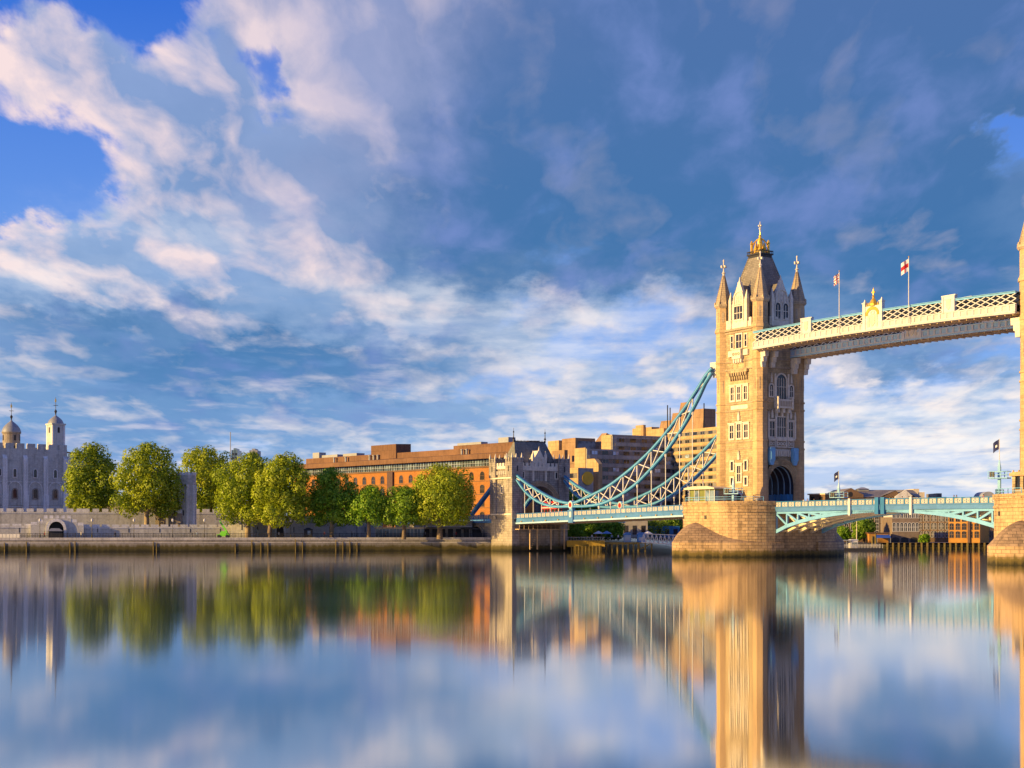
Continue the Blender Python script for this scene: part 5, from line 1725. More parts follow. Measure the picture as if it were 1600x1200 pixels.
def arch_door(px, d, w, h, label):
    x, y = PX(px, d)
    r = thing('gateway', label, 'gateway', (x, y, GZ), 0.254)
    MB().ring(arch_pts(w + 1.0, h + 0.6, 0, w * 0.6, 10, True), arch_pts(w, h, 0, w * 0.5, 10, True), (0, 0, 0), W_T, W_N, -0.4, 0.3).build('arch_moulding', M['ashlar'], r)
    MB().plate(arch_pts(w, h, 0, w * 0.5, 10, True), (0, 0, 0), W_T, W_N, -0.4, 0.06).build('gate', M['dark'], r)


arch_door(437.5, 445.2, 2.1, 3.3, 'pointed dark stone gateway in the curtain wall under the largest crown')
arch_door(396, 443.2, 2.0, 2.2, 'low dark arched doorway between the two big tree trunks')


# barracks seen between the trees, behind the inner wall
def brick_range(px0, px1, d, ytop, label, mat, rows=2, nwin=10):
    x0, y0 = PX(px0, d); x1, y1 = PX(px1, d)
    r = thing('castle_lodging', label, 'building', (x0, y0, GZ))
    L = x1 - x0; H = top_z(ytop, d)
    MB().box(0, L, 0, 9, -0.5, H).build('wall', mat, r)
    rf = MB(); rf.add([(-0.4, -0.4, H), (L + 0.4, -0.4, H), (L + 0.4, 9.4, H), (-0.4, 9.4, H), (-0.4, 4.5, H + 3), (L + 0.4, 4.5, H + 3)], [(0, 1, 5, 4), (2, 3, 4, 5), (0, 4, 3), (1, 2, 5)]); rf.build('roof', M['slate'], r)
    for k in range(nwin):
        for q in range(rows):
            add_window(r, (0, 0, 0), W_T, W_N, L * (k + 0.5) / nwin, 1.5 + q * (H - 2) / rows, 1.0, 1.7, 'flat', 2, True, sur=0.15)


brick_range(106, 330, 540, 789, 'long low warm stone lodging hidden behind trees and inner wall', M['rag_warm'], 2, 9)

# ================================================================ ORANGE BRICK OFFICES
M['brick_orange'] = masonry('orange_brick', (0.33, 0.14, 0.036), (0.45, 0.195, 0.055), (0.36, 0.17, 0.06), 0.45, 0.15, 0.012, soot=0.12, var=0.2, patch=0.3)
M['brick_brown'] = masonry('brown_brick', (0.16, 0.10, 0.065), (0.22, 0.14, 0.09), (0.15, 0.11, 0.08), 0.45, 0.15, 0.012, soot=0.2, var=0.3)
M['brick_dark'] = masonry('purple_brick', (0.10, 0.065, 0.065), (0.14, 0.09, 0.085), (0.10, 0.08, 0.07), 0.45, 0.15, 0.012, soot=0.2, var=0.3)
M['copper_brown'] = masonry('ribbed_brown_roof', (0.17, 0.095, 0.06), (0.23, 0.13, 0.08), (0.10, 0.06, 0.04), 0.4, 3.0, 0.05, soot=0.15, var=0.3)
M['plant_grey'] = plain('plant_grey', (0.32, 0.35, 0.39), 0.6, 0.15, 0.5)


def make_offices():
    # west facade runs along local x; heading set by its two ends
    a = Vector((*PX(458, 568), 0)); b = Vector((*PX(796, 472), 0))
    L = (b - a).length; rz = math.atan2(b.y - a.y, b.x - a.x)
    r = thing('office_building', 'long orange brick office block with arched windows and brown stepped roof behind the trees', 'office building', (a.x, a.y, GZ), rz)
    H = 22.5
    MB().box(0, L, 0, 12, -0.5, H).build('wall', M['brick_orange'], r)
    tw = MB()
    for x in (L * 0.055, L * 0.50): tw.box(x - 1.6, x + 1.6, -0.7, 0.0, -0.5, H - 0.3); 
    build_each(tw, 'stair_tower', M['brick_dark'], r, shells(tw))
    ban = MB()
    for z in (5.6, 9.9, 14.2, 18.4): ban.box(0, L, -0.1, 0.0, z - 0.75, z - 0.55)
    ban.box(0, L, -0.35, 0.0, H - 0.5, H)
    build_each(ban, 'band', M['brick_brown'], r, shells(ban))
    # setback glazing under the brown roof
    MB().box(0.5, L - 0.5, 1.2, 11, H, H + 2.3).build('glazing', M['pane_blue'], r)
    ml = MB()
    for k in range(90): x = 0.8 + k * (L - 1.6) / 89; ml.cbox(x, 1.12, H, H + 2.3, 0.16 if k % 4 else 0.5, 0.16)
    ml.build('glazing_bar', M['dark'], r)
    rl = MB(); rl.box(0, L, -0.15, -0.08, H + 0.95, H + 1.05)
    for k in range(60): rl.cbox(0.4 + k * (L - 0.8) / 59, -0.12, H, H + 1.0, 0.08, 0.07)
    rl.build('railing', M['plant_grey'], r)
    rf = MB()
    def slope(x0, x1, y0, y1, z0, z1, z2):
        rf.add([(x0, y0, z0), (x1, y0, z0), (x1, y0, z1), (x0, y0, z1), (x1, y1, z2), (x0, y1, z2), (x0, y1, z0), (x1, y1, z0)], [(0, 1, 2, 3), (3, 2, 4, 5), (1, 7, 4, 2), (6, 0, 3, 5), (0, 6, 7, 1)])
    slope(-0.5, L + 0.5, -0.8, 6, H + 2.3, H + 3.9, H + 4.6)
    slope(-0.5, L + 0.5, 6, 12, H + 4.4, H + 6.5, H + 6.8)
    slope(L * 0.34, L * 0.46, 5.6, 12, H + 4.6, H + 9.6, H + 9.8)
    slope(L * 0.70, L + 0.5, 7.4, 12, H + 6.2, H + 7.7, H + 7.9)
    ro = rf.build('roof', M['copper_brown'], r)
    sk = MB()
    for x0, x1 in ((L * 0.10, L * 0.32), (L * 0.52, L * 0.76), (L * 0.80, L * 0.98)):
        sk.add([(x0, 1.0, H + 4.13), (x1, 1.0, H + 4.13), (x1, 4.0, H + 4.45), (x0, 4.0, H + 4.45)], [(0, 1, 2, 3)])
    build_each(sk, 'roof_light', M['pane_blue'], ro, shells(sk))
    fl = MB()
    for x in (L * 0.16, L * 0.34, L * 0.36, L * 0.38, L * 0.76, L * 0.78, L * 0.22): fl.lathe(x, 5.0, [(0.35, H + 4.2), (0.35, H + 5.8), (0.5, H + 5.9), (0.5, H + 6.2)], 8)
    build_each(fl, 'flue', M['plant_grey'], ro, shells(fl))
    pl = MB()
    pl.box(L * 0.04, L * 0.14, 8, 11.5, H + 6, H + 7.6); pl.box(L * 0.02, L * 0.055, 7, 10, H + 6, H + 8.7); pl.box(L * 0.17, L * 0.24, 8, 11.5, H + 6, H + 7.6); pl.box(L * 0.70, L * 0.80, 9, 11.8, H + 6, H + 8.6); pl.box(L * 0.88, L * 0.92, 8, 11, H + 6, H + 9.4)
    build_each(pl, 'plant_room', M['plant_grey'], ro, shells(pl))
    n = 23
    for k in range(n):
        x = L * (k + 0.55) / n
        if abs(x - L * 0.055) < 2.6 or abs(x - L * 0.50) < 2.6: continue
        for q, z in enumerate((18.2, 14.0, 9.7, 5.4)):
            if q == 3 and k < n - 6: continue
            add_window(r, (0, 0, 0), W_T, W_N, x, z, 1.9, 2.5, 'round' if q == 0 else 'seg', 2, True, sur=0.16, frame=M['brick_brown'], rise=0.95 if q == 0 else 0.5, deep=0.12)
    return r


make_offices()

# ================================================================ CONCRETE HOTEL
M['conc_tan'] = masonry('tan_concrete', (0.46, 0.33, 0.17), (0.54, 0.39, 0.21), (0.30, 0.22, 0.13), 2.6, 1.4, 0.05, soot=0.3, var=0.25)
M['conc_band'] = masonry('brown_concrete', (0.31, 0.31, 0.30), (0.40, 0.40, 0.38), (0.2, 0.17, 0.13), 2.6, 3.0, 0.04, soot=0.3, var=0.25)
M['conc_rib'] = masonry('ribbed_concrete', (0.34, 0.22, 0.13), (0.40, 0.27, 0.16), (0.16, 0.10, 0.06), 0.55, 9.0, 0.10, soot=0.2, var=0.3)


def corner_block(pxl, pxm, pxr, d, ytop):
    """Size of a block aligned with the bridge whose nearest vertical edge stands at (pxm, d): (u, y, u length, y length, height)."""
    p = at(pxm, 828, d) - BO; u, y = p.dot(UX), p.dot(UY)
    tl, tr = (pxl - 800) / F, (pxr - 800) / F
    P = at(pxm, 828, d)
    lu = (P.x - tl * P.y) / (UX.x - tl * UX.y)          # P - UX*lu seen at tl
    ly = (tr * P.y - P.x) / (UY.x - tr * UY.y)
    return u, y, lu, ly, top_z(ytop, d)


M['pane_painted_sky'] = glass_mat('painted_sky_glass', (0.22, 0.30, 0.40), 0.06)  # pale blue base colour stands in for sky reflected in the panes


def make_hotel():
    D0 = 560
    ou, oy, *_ = corner_block(940, 941, 942, D0, 700)
    r = thing('hotel_building', 'large stepped concrete hotel with banded window rows behind the suspension chains', 'hotel', B(ou, oy, GZ), TH)

    def blk(pxl, pxm, pxr, d, ytop, mat, z0=0.0, chamf=0):
        u, y, lu, ly, h = corner_block(pxl, pxm, pxr, d, ytop)
        return u - ou, y - oy, lu, ly, h

    wins = []

    strips = MB()

    def south_windows(u, y0, y1, zs, every, w, h, lite=0.3):
        n = int((y1 - y0) / every)
        for z in zs:
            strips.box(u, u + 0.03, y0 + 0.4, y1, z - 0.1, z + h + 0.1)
            for k in range(n): wins.append(('S', u, y0 + (k + 0.5) * (y1 - y0) / n, z, w, h))

    def west_windows(y, u0, u1, zs, every, w, h):
        n = max(1, int((u1 - u0) / every))
        for z in zs:
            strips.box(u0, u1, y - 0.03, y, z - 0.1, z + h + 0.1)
            for k in range(n): wins.append(('W', y, u0 + (k + 0.5) * (u1 - u0) / n, z, w, h))
    FH = 3.05
    # upper long wing
    u, y, lu, ly, h = blk(941, 957, 1050, 566, 681, None)
    a = MB().box(u - lu, u, y, y + ly, 0, h).box(u - lu - 0.2, u + 0.2, y - 0.2, y + ly, h, h + 0.5); 
    tops = [h - 2.2 - i * FH for i in range(12)]
    west_face = [(u - lu, u, y)]
    mb_band, mb_rib = a, MB()
    caps = MB()
    caps.box(u - lu - 0.25, u - 0.6, y - 0.25, y - 0.0, 0, h + 0.5)
    hu, hy, hl = u, y, ly
    south_windows(u, y + 1.5, y + ly, tops, 4.6, 2.6, 1.35)
    for z in tops: mb_band.box(u, u + 0.25, y + 1.0, y + ly, z - 1.5, z - 0.35)
    # lower long wing in front
    u, y, lu, ly, h = blk(899, 917, 958, 556, 701, None)
    ex = y + ly + 42
    mb_band.box(u - lu, u, y, ex, 0, h)
    caps.box(u - lu - 0.25, u - 0.6, y - 0.25, y, 0, h + 0.4)
    t2 = [h - 2.0 - i * FH for i in range(9)]
    south_windows(u, y + 1.0, ex, t2, 4.6, 2.6, 1.35)
    for z in t2: mb_band.box(u, u + 0.25, y + 0.8, ex, z - 1.5, z - 0.35)
    # slanted fin block
    u, y, lu, ly, h = blk(917, 935, 941, 548, 716, None)
    caps.box(u - lu, u, y, y + ly, 0, h - 2); caps.add([(u - lu, y, h - 2), (u, y, h - 2), (u, y + ly, h - 2), (u - lu, y + ly, h - 2), (u - lu, y, h), (u - lu * 0.35, y, h), (u - lu * 0.35, y + ly, h), (u - lu, y + ly, h)], [(0, 1, 5, 4), (1, 2, 6, 5), (2, 3, 7, 6), (3, 0, 4, 7), (4, 5, 6, 7)])
    # disc block
    u, y, lu, ly, h = blk(882, 904, 927, 540, 731, None)
    mb_band.box(u - lu, u, y, y + ly, 0, h); caps.box(u - lu - 0.2, u, y - 0.22, y, 0, h)
    dz = top_z(747, 540)
    dm = MB(); dm.tube([(u + 0.0, y + ly * 0.6, dz), (u + 0.35, y + ly * 0.6, dz)], 2.4, 28)
    disc_at = dm
    west_windows(y - 0.22, u - lu + 1, u - 0.5, [h - 3.5, h - 7.5, h - 11], 4.4, 2.6, 1.6)
    # upper left blocks
    u, y, lu, ly, h = blk(856, 873, 880, 592, 688, None); caps.box(u - lu, u, y, y + ly, 0, h)
    u, y, lu, ly, h = blk(862, 882, 887, 575, 703, None); mb_rib.box(u - lu, u, y, y + ly, 0, h)
    u, y, lu, ly, h = blk(878, 899, 930, 584, 684, None); mb_rib.box(u - lu, u, y, y + ly, 0, h)
    g = MB(); g.box(u, u + 0.2, y + 1, y + ly, h - 10, h - 1.2)
    u, y, lu, ly, h = blk(918, 935, 964, 590, 676, None)
    mb_rib.add([(u - lu, y, 0), (u, y, 0), (u, y + ly, 0), (u - lu, y + ly, 0), (u - lu + 4, y + 4, h), (u, y + 4, h), (u, y + ly, h - 2), (u - lu + 4, y + ly, h - 2), (u - lu, y, h - 7), (u, y, h - 7)],
               [(0, 1, 9, 8), (8, 9, 5, 4), (1, 2, 6, 5, 9), (4, 5, 6, 7), (3, 0, 8, 4, 7)])
    u, y, lu, ly, h = blk(885, 903, 917, 565, 721, None); mb_rib.box(u - lu, u, y, y + ly, 0, h)
    # lit concrete tower behind
    u, y, lu, ly, h = blk(988, 1018, 1030, 606, 667, None); caps.box(u - lu, u, y, y + ly, 0, h); caps.box(u - lu * 0.7, u - lu * 0.3, y - 1.2, y, 0, h + 1)
    u, y, lu, ly, h = blk(1014, 1037, 1050, 598, 669, None); caps.box(u - lu, u, y, y + ly, 0, h)
    # tall west wing, lit
    u, y, lu, ly, h = blk(1043, 1150, 1190, 545, 664, None)
    caps2 = MB()
    caps2.box(u - lu, u, y, y + ly, 0, h)
    t3 = [h - 2.4 - i * 2.75 for i in range(12)]
    ww = MB()
    for z in t3: caps2.box(u - lu, u, y - 0.3, y, z - 1.35, z - 0.45)
    west_windows(y, u - lu + 0.8, u - 3, t3, 4.3, 2.4, 1.15)
    # roof terraces
    for (l, m_, r_, d, yt, yb) in ((1021, 1078, 1100, 585, 653, 700), (1040, 1090, 1116, 590, 641, 700), (1058, 1070, 1074, 592, 628, 660), (1074, 1096, 1118, 575, 638, 700)):
        u, y, lu, ly, h = blk(l, m_, r_, d, yt, None)
        z0 = top_z(yb, d)
        mb_rib.add([(u - lu, y, z0), (u, y, z0), (u, y + ly, z0), (u - lu, y + ly, z0), (u - lu * 0.85, y + 1.2, h), (u, y + 1.2, h), (u, y + ly, h), (u - lu * 0.85, y + ly, h)], [(0, 1, 5, 4), (1, 2, 6, 5), (2, 3, 7, 6), (3, 0, 4, 7), (4, 5, 6, 7)])
    an = MB()
    for pxa, dd, yt, yb in ((1043, 590, 633, 645), (1047, 590, 637, 646), (1100, 575, 630, 640)):
        p = at(pxa, 828, dd) - BO; an.cbox(p.dot(UX) - ou, p.dot(UY) - oy, top_z(690, dd), top_z(yt, dd), 0.3, 0.3)
    mb_band.build('long_wing', M['conc_band'], r); build_each(caps, 'end_wall', M['conc_tan'], r, shells(caps)); caps2.build('tall_wing', M['conc_tan'], r)
    build_each(mb_rib, 'roof_terrace', M['conc_rib'], r, shells(mb_rib)); g.build('glazing', M['pane_blue'], r); build_each(an, 'aerial', M['dark'], r, shells(an))
    disc_at.build('golden_disc', plain('disc_gold', (0.80, 0.48, 0.03), 0.5, 0.12, 0.5), r)
    rg = random.Random(5)
    # the hundred largest as window parts, the rest as one
    rest = MB(); rest_f = MB()
    wins.sort(key=lambda q: -(q[4] * q[5]) * (1.2 if q[0] == 'S' else 1))
    for i, (f, a_, b_, z, w_, h_) in enumerate(wins):
        o, t, n = ((a_, b_, 0), S_T, S_N) if f == 'S' else ((b_, a_, 0), W_T, W_N)
        if i % 2 == 0 and i < 200:
            lit = rg.random() < 0.3
            fr = MB().ring(rect_pts(w_ + 0.25, h_ + 0.25, z - 0.12), rect_pts(w_, h_, z), o, t, n, 0.0, 0.16); fr.plate([(-0.06, z), (0.06, z), (0.06, z + h_), (-0.06, z + h_)], o, t, n, 0, 0.1)
            wo = fr.build('window', M['conc_band'], r)
            MB().plate(rect_pts(w_, h_, z), o, t, n, 0, 0.06).build('pane', M['pane_painted_sky'] if rg.random() < (0.6 if f == 'S' else 0.25) else M['pane'], wo)
        else:
            rest.plate(rect_pts(w_, h_, z), o, t, n, 0, 0.06)
            rest.plate([(0.1, z), (w_ * 0.42, z), (w_ * 0.42, z + h_), (0.1, z + h_)], o, t, n, 0.06, 0.08) if rg.random() < 0.4 else None
    strips.build('dark_window_band', M['slate'], r)  # continuous dark window bands behind the rows of windows
    ro = rest.build('window_strip', M['pane'], r); ro['kind'] = 'stuff'
    return r


make_hotel()

# ================================================================ EAST BANK WAREHOUSES
M['brick_tan'] = masonry('stock_brick', (0.26, 0.17, 0.095), (0.34, 0.23, 0.13), (0.24, 0.18, 0.12), 0.45, 0.15, 0.012, soot=0.3, var=0.3)
M['brick_grey'] = masonry('grey_brick', (0.20, 0.155, 0.125), (0.26, 0.205, 0.165), (0.2, 0.17, 0.14), 0.45, 0.15, 0.012, soot=0.3, var=0.3)
M['brick_amber'] = masonry('amber_brick', (0.46, 0.22, 0.04), (0.54, 0.27, 0.06), (0.36, 0.2, 0.08), 0.45, 0.15, 0.012, soot=0.2, var=0.25)
EZ = 2.0


def front_block(name, px0, px1, d, ytop, label, mat, rows, cols, ww=1.1, wh=1.9, turn=0.0, pairs=False, frame_m=None, cat='warehouse', top=None, z_first=1.6, fh=None, depth=14, group=None, seg=True):
    x0, y0 = PX(px0, d); x1, y1 = PX(px1, d)
    r = thing(name, label, cat, (x0, y0, EZ), turn, group)
    L = (x1 - x0) / math.cos(turn); H = CAM_Z + (828 - ytop) / F * d - EZ
    MB().box(0, L, 0, depth, -0.3, H).build('wall', mat, r)
    fh = fh or (H - z_first) / rows
    for q in range(rows):
        for k in range(cols):
            c = L * (k + 0.5) / cols
            for e in ((-0.8, 0.8) if pairs else (0,)):
                add_window(r, (0, 0, 0), W_T, W_N, c + e, z_first + q * fh, ww, wh, 'seg' if seg else 'flat', 2, True, sur=0.13, frame=frame_m or M['brick_brown'], rise=0.25, deep=0.1)
    return r, L, H


b1, L1, H1 = front_block('terrace_house', 1308, 1394, 500, 806, 'dark brick terrace houses with white sashes behind the willow', M['brick_brown'], 3, 9, 1.2, 2.1, frame_m=M['white'], cat='house')
rf = MB(); rf.add([(-0.5, -0.5, H1), (L1 + 0.5, -0.5, H1), (L1 + 0.5, 12, H1), (-0.5, 12, H1), (1.5, 5, H1 + 3.5), (L1 - 1.5, 5, H1 + 3.5)], [(0, 1, 5, 4), (1, 2, 5), (2, 3, 4, 5), (3, 0, 4)]); rf.build('roof', M['slate'], b1)
b2, L2, H2 = front_block('warehouse', 1394, 1436, 478, 808, 'grey-brown brick warehouse with white top storey beyond the bascule centre', M['brick_grey'], 2, 7, 0.9, 2.6, frame_m=M['white'], z_first=3.6, fh=4.2, group='brick warehouses on the east bank')
MB().box(0.2, L2 - 0.2, 0.3, 12, H2, H2 + 2.8).build('top_storey', M['white'], b2)
for k in range(7): add_window(b2, (0, 0.3, 0), W_T, W_N, L2 * (k + 0.5) / 7, H2 + 0.6, 0.9, 1.5, 'flat', 2, False, sur=0.1, frame=M['plant_grey'], deep=0.08)
go = MB()
for k in range(3): go.plate(arch_pts(2.2, 1.7, 0, 0.6), (L2 * (k + 0.4) / 3, 0, 0), W_T, W_N, 0, 0.06)
build_each(go, 'ground_arch', M['dark'], b2, shells(go))
front_block('warehouse', 1436, 1482, 500, 789, 'plain brown brick warehouse with paired sashes, between grey and amber ones', M['brick_tan'], 4, 4, 0.9, 2.0, pairs=True, frame_m=M['white'], group='brick warehouses on the east bank')
b4, L4, H4 = front_block('warehouse', 1482, 1524, 475, 790, 'sunlit amber brick warehouse with small arched windows', M['brick_amber'], 4, 5, 1.2, 1.9, turn=-0.5, frame_m=M['brick_brown'], group='brick warehouses on the east bank')
MB().box(L4 * 0.62, L4 * 0.70, -0.5, 0.0, 0, H4).build('downpipe', M['brick_dark'], b4)
front_block('warehouse', 1524, 1600, 494, 792, 'brown brick warehouse half hidden by the pier with the brick cabin', M['brick_grey'], 4, 9, 1.1, 1.9, frame_m=M['brick_brown'], group='brick warehouses on the east bank')


def make_gabled():
    d = 540
    x0, y0 = PX(1309, d)
    r = thing('gabled_warehouse', 'wide slate-roofed warehouse with round gable window and roof lantern above the bridge parapet', 'warehouse', (x0, y0, EZ))
    k = F / d
    m = lambda px: (px - 1309) / k
    zz = lambda py: CAM_Z + (828 - py) / k - EZ
    w = MB()
    w.box(m(1309), m(1440), 0, 30, -0.3, zz(778))
    w.plate([(m(1309), zz(778)), (m(1349), zz(778)), (m(1349), zz(773)), (m(1330), zz(763)), (m(1309), zz(774))], (0, 0, 0), W_T, W_N, -0.6, 0.3)
    w.plate([(m(1380), zz(778)), (m(1409), zz(778)), (m(1409), zz(775)), (m(1399), zz(767)), (m(1384), zz(774))], (0, 0, 0), W_T, W_N, -0.6, 0.3)
    w.build('wall', M['brick_brown'], r)
    wg = MB(); wg.plate([(m(1397), zz(779)), (m(1424), zz(779)), (m(1424), zz(775)), (m(1413), zz(765)), (m(1397), zz(776))], (0, -1.2, 0), W_T, W_N, -0.5, 0.3); wg.build('white_gable', M['ashlar'], r)
    ow = MB(); ow.plate([(m(1328.5) + 0.75 * math.cos(a), zz(772.5) + 0.95 * math.sin(a)) for a in np.arange(0, 2 * PI, PI / 8)], (0, 0, 0), W_T, W_N, 0.3, 0.36); ow.build('round_window', M['dark'], r)
    rf = MB()
    def gable_roof(a, b, c, zpk, zev, y1):
        rf.add([(m(a), -0.05, zev), (m(c), -0.05, zpk), (m(b), -0.05, zev), (m(a), y1, zev), (m(c), y1, zpk), (m(b), y1, zev)], [(0, 1, 4, 3), (1, 2, 5, 4), (3, 4, 5)])
    gable_roof(1307, 1351, 1330, zz(762.5), zz(774), 30)
    gable_roof(1378, 1412, 1399, zz(766.5), zz(775), 28); gable_roof(1395, 1430, 1413, zz(765), zz(776), 26)
    rf.add([(m(1338), -0.4, zz(777)), (m(1440), -0.4, zz(777)), (m(1440), 12, zz(764)), (m(1334), 12, zz(764)), (m(1334), 26, zz(776)), (m(1440), 26, zz(776))], [(0, 1, 2, 3), (3, 2, 5, 4)])
    ro = rf.build('roof', M['slate'], r)
    la = MB(); c = m(1359.5); la.box(c - 1.9, c + 1.9, 10, 14, zz(767), zz(763.2)); la.taper(c, 12, zz(763.2), zz(760), 4.6, 4.8, 1.0, 1.0); la.build('lantern', M['lead'], ro)


make_gabled()


def far_block(px0, px1, d, ytop, label, mat, cat='building', name='office_tower', depth=20, rows=0, group=None, kind=None):
    x0, y0 = PX(px0, d); x1, _ = PX(px1, d)
    z1 = top_z(ytop, d)
    r = thing(name, label, cat, (x0, y0, GZ), 0, group)
    L = x1 - x0
    MB().box(0, L, 0, depth, -1, z1).box(L * 0.25, L * 0.7, 2, depth - 2, z1, z1 + 1.6).build('body', mat, r)
    if rows:
        g = MB()
        for q in range(rows):
            z = z1 - 1.2 - (q + 1) * 3.4; g.box(0.4, L - 0.4, -0.12, 0.0, z, z + 2.0)
        build_each(g, 'window_band', M['pane'], r, shells(g))
        v = MB()
        n = max(2, int(L / 3))
        for k in range(n + 1): v.cbox(L * k / n, -0.16, z1 - 1.2 - rows * 3.4, z1, 0.3, 0.12)
        v.build('mullion', mat, r)
    return r


M['glass_tower'] = plain('blue_glass_tower', (0.12, 0.20, 0.28), 0.3, 0.3, 0.1)
far_block(100, 117, 900, 713, 'dark glass office block peeping out between keep and nearest tree', M['glass_tower'], rows=8)
far_block(362, 371, 1300, 703, 'slim blue glass tower between two tree crowns on the skyline', M['glass_tower'], rows=8)
far_block(390, 402, 1400, 703.5, 'pale square tower top just above the biggest tree', M['plant_grey'], rows=6)
far_block(1424, 1444, 700, 769, 'yellow-lit stepped flats peeping above the bridge parapet', M['cream'], cat='flats', name='apartment_block', rows=4)
far_block(1461, 1479, 640, 776.5, 'low dark slate roof just above the bridge parapet', M['slate'], name='roofed_building')
mst = thing('radio_mast', 'thin grey radio mast rising above the trees on the skyline', 'mast', (*PX(360, 1200), GZ))
MB().tube([(0, 0, 0), (0, 0, top_z(675, 1200))], 0.35, 6).build('pole', M['plant_grey'], mst)
crn = thing('tower_crane', 'distant dark tower crane jib above the dark glass block by the keep', 'crane', (*PX(121, 950), GZ))
c_ = MB(); c_.cbox(0, 0, 0, top_z(705, 950), 1.2, 1.2); c_.bar((-9, 0, top_z(706, 950)), (5, 0, top_z(711, 950)), 1.0); c_.build('jib', M['dark'], crn)
hd = thing('greenhouse', 'pale arched glass roof beyond the bridge parapet near the brick cabin', 'roof', (*PX(1545, 620), EZ))
z_ = lambda py: CAM_Z + (828 - py) / F * 620 - EZ
MB().plate([(-2.6, 0), (2.6, 0)] + [(2.6 * math.cos(PI * i / 10), z_(777) + (z_(768) - z_(777)) * math.sin(PI * i / 10)) for i in range(11)], (0, 0, 0), W_T, W_N, -12, 0).build('shell', M['plant_grey'], hd)


# ================================================================ TREES
def leaf_mat(name, a, b, c):
    m, nt, bs = new_mat(name)
    at_ = nt.nodes.new('ShaderNodeAttribute'); at_.attribute_name = 'shade'
    f = E(nt, at_.outputs['Fac'])
    col = mixc(nt, f.lin(0.0, 0.5), a, b); col = mixc(nt, f.lin(0.5, 1.0), col, c)
    nt.nodes.remove(bs)
    d = nt.nodes.new('ShaderNodeBsdfDiffuse'); t = nt.nodes.new('ShaderNodeBsdfTranslucent'); g = nt.nodes.new('ShaderNodeBsdfGlossy')
    g.inputs['Roughness'].default_value = 0.45; g.inputs['Color'].default_value = (0.4, 0.42, 0.35, 1)
    nt.links.new(col, d.inputs[0]); nt.links.new(col, t.inputs[0])
    m1 = nt.nodes.new('ShaderNodeMixShader'); m1.inputs[0].default_value = 0.32
    nt.links.new(d.outputs[0], m1.inputs[1]); nt.links.new(t.outputs[0], m1.inputs[2])
    m2 = nt.nodes.new('ShaderNodeMixShader'); m2.inputs[0].default_value = 0.05
    nt.links.new(m1.outputs[0], m2.inputs[1]); nt.links.new(g.outputs[0], m2.inputs[2])
    nt.links.new(m2.outputs[0], nt.nodes['Material Output'].inputs[0])
    return m


M['leaf_gold'] = leaf_mat('plane_leaves', (0.16, 0.26, 0.015), (0.31, 0.40, 0.022), (0.48, 0.54, 0.04))
M['leaf_green'] = leaf_mat('green_leaves', (0.10, 0.22, 0.018), (0.19, 0.34, 0.025), (0.33, 0.46, 0.035))
M['leaf_dark'] = leaf_mat('dark_leaves', (0.10, 0.24, 0.018), (0.20, 0.39, 0.025), (0.36, 0.50, 0.035))
M['bark'] = plain('bark', (0.17, 0.13, 0.09), 0.9, 0.5, 1.5, bmp=0.5)
M['bark_pale'] = plain('plane_bark', (0.30, 0.24, 0.16), 0.9, 0.45, 1.2, bmp=0.4)


def crown_mesh(name, lobes, n, size, mat, parent, seed, inner=0.25):
    """Leaf clumps spread through overlapping lobes (cx, cy, cz, rx, ry, rz)."""
    n = int(n * 2.6); size *= 0.54
    g = np.random.default_rng(seed)
    lob = np.array(lobes, float)
    area = (lob[:, 3] * lob[:, 5]); p = area / area.sum()
    idx = g.choice(len(lob), n, p=p)
    d = g.normal(size=(n, 3)); d /= np.linalg.norm(d, axis=1, keepdims=True)
    r = np.where(g.random(n) < inner, g.random(n) ** 0.5, 0.84 + 0.22 * g.random(n))
    L = lob[idx]
    # small bunches on the surface: push in and out with a lumpy field
    ph = g.random((5, 3)) * 6.28; fr = g.normal(size=(5, 3)) * 3.2
    lump = np.zeros(n)
    for k in range(5): lump += np.sin(d @ fr[k] * 2.0 + ph[k, 0] + idx * 1.7)
    r *= 1 + 0.035 * lump
    P = L[:, :3] + d * L[:, 3:6] * r[:, None]
    # two quads per clump, facing mostly outward
    nrm = d * 0.9 + g.normal(size=(n, 3)) * 0.42 + np.array([0, 0, 0.25]); nrm /= np.linalg.norm(nrm, axis=1, keepdims=True)
    t = np.cross(nrm, g.normal(size=(n, 3))); t /= np.linalg.norm(t, axis=1, keepdims=True)
    b = np.cross(nrm, t)
    s = size * (0.55 + 0.9 * g.random(n))[:, None]
    asp = (0.5 + 0.4 * g.random(n))[:, None]
    v0 = P - t * s; v3 = P + b * s * asp + nrm * s * 0.15; v2 = P + t * s; v1 = P - b * s * asp + nrm * s * 0.15
    V = np.stack([v0, v1, v2, v3], 1).reshape(-1, 3)
    me = bpy.data.meshes.new(name)
    me.vertices.add(4 * n); me.vertices.foreach_set('co', V.ravel())
    me.loops.add(4 * n); me.loops.foreach_set('vertex_index', np.arange(4 * n))
    me.polygons.add(n); me.polygons.foreach_set('loop_start', np.arange(n) * 4)
    a = me.attributes.new('shade', 'FLOAT', 'FACE')
    tw = np.array([g.random() for _ in range(len(lob))])
    sh = 0.45 + 0.42 * (tw[idx] - 0.5) + 0.10 * lump + g.normal(size=n) * 0.10 + g.uniform(-0.08, 0.08)
    a.data.foreach_set('value', np.clip(sh, 0, 1))
    me.update()
    # foliage takes the light as the bunch it belongs to: leaf normals lean towards the bunch's own curve
    cn = d * 0.8 + nrm * 0.45; cn /= np.linalg.norm(cn, axis=1, keepdims=True)
    me.polygons.foreach_set('use_smooth', np.ones(n, dtype=bool))
    me.normals_split_custom_set_from_vertices(np.repeat(cn, 4, axis=0).tolist())
    me.materials.append(mat)
    o = bpy.data.objects.new(name, me); COL.objects.link(o); o.parent = parent
    return o


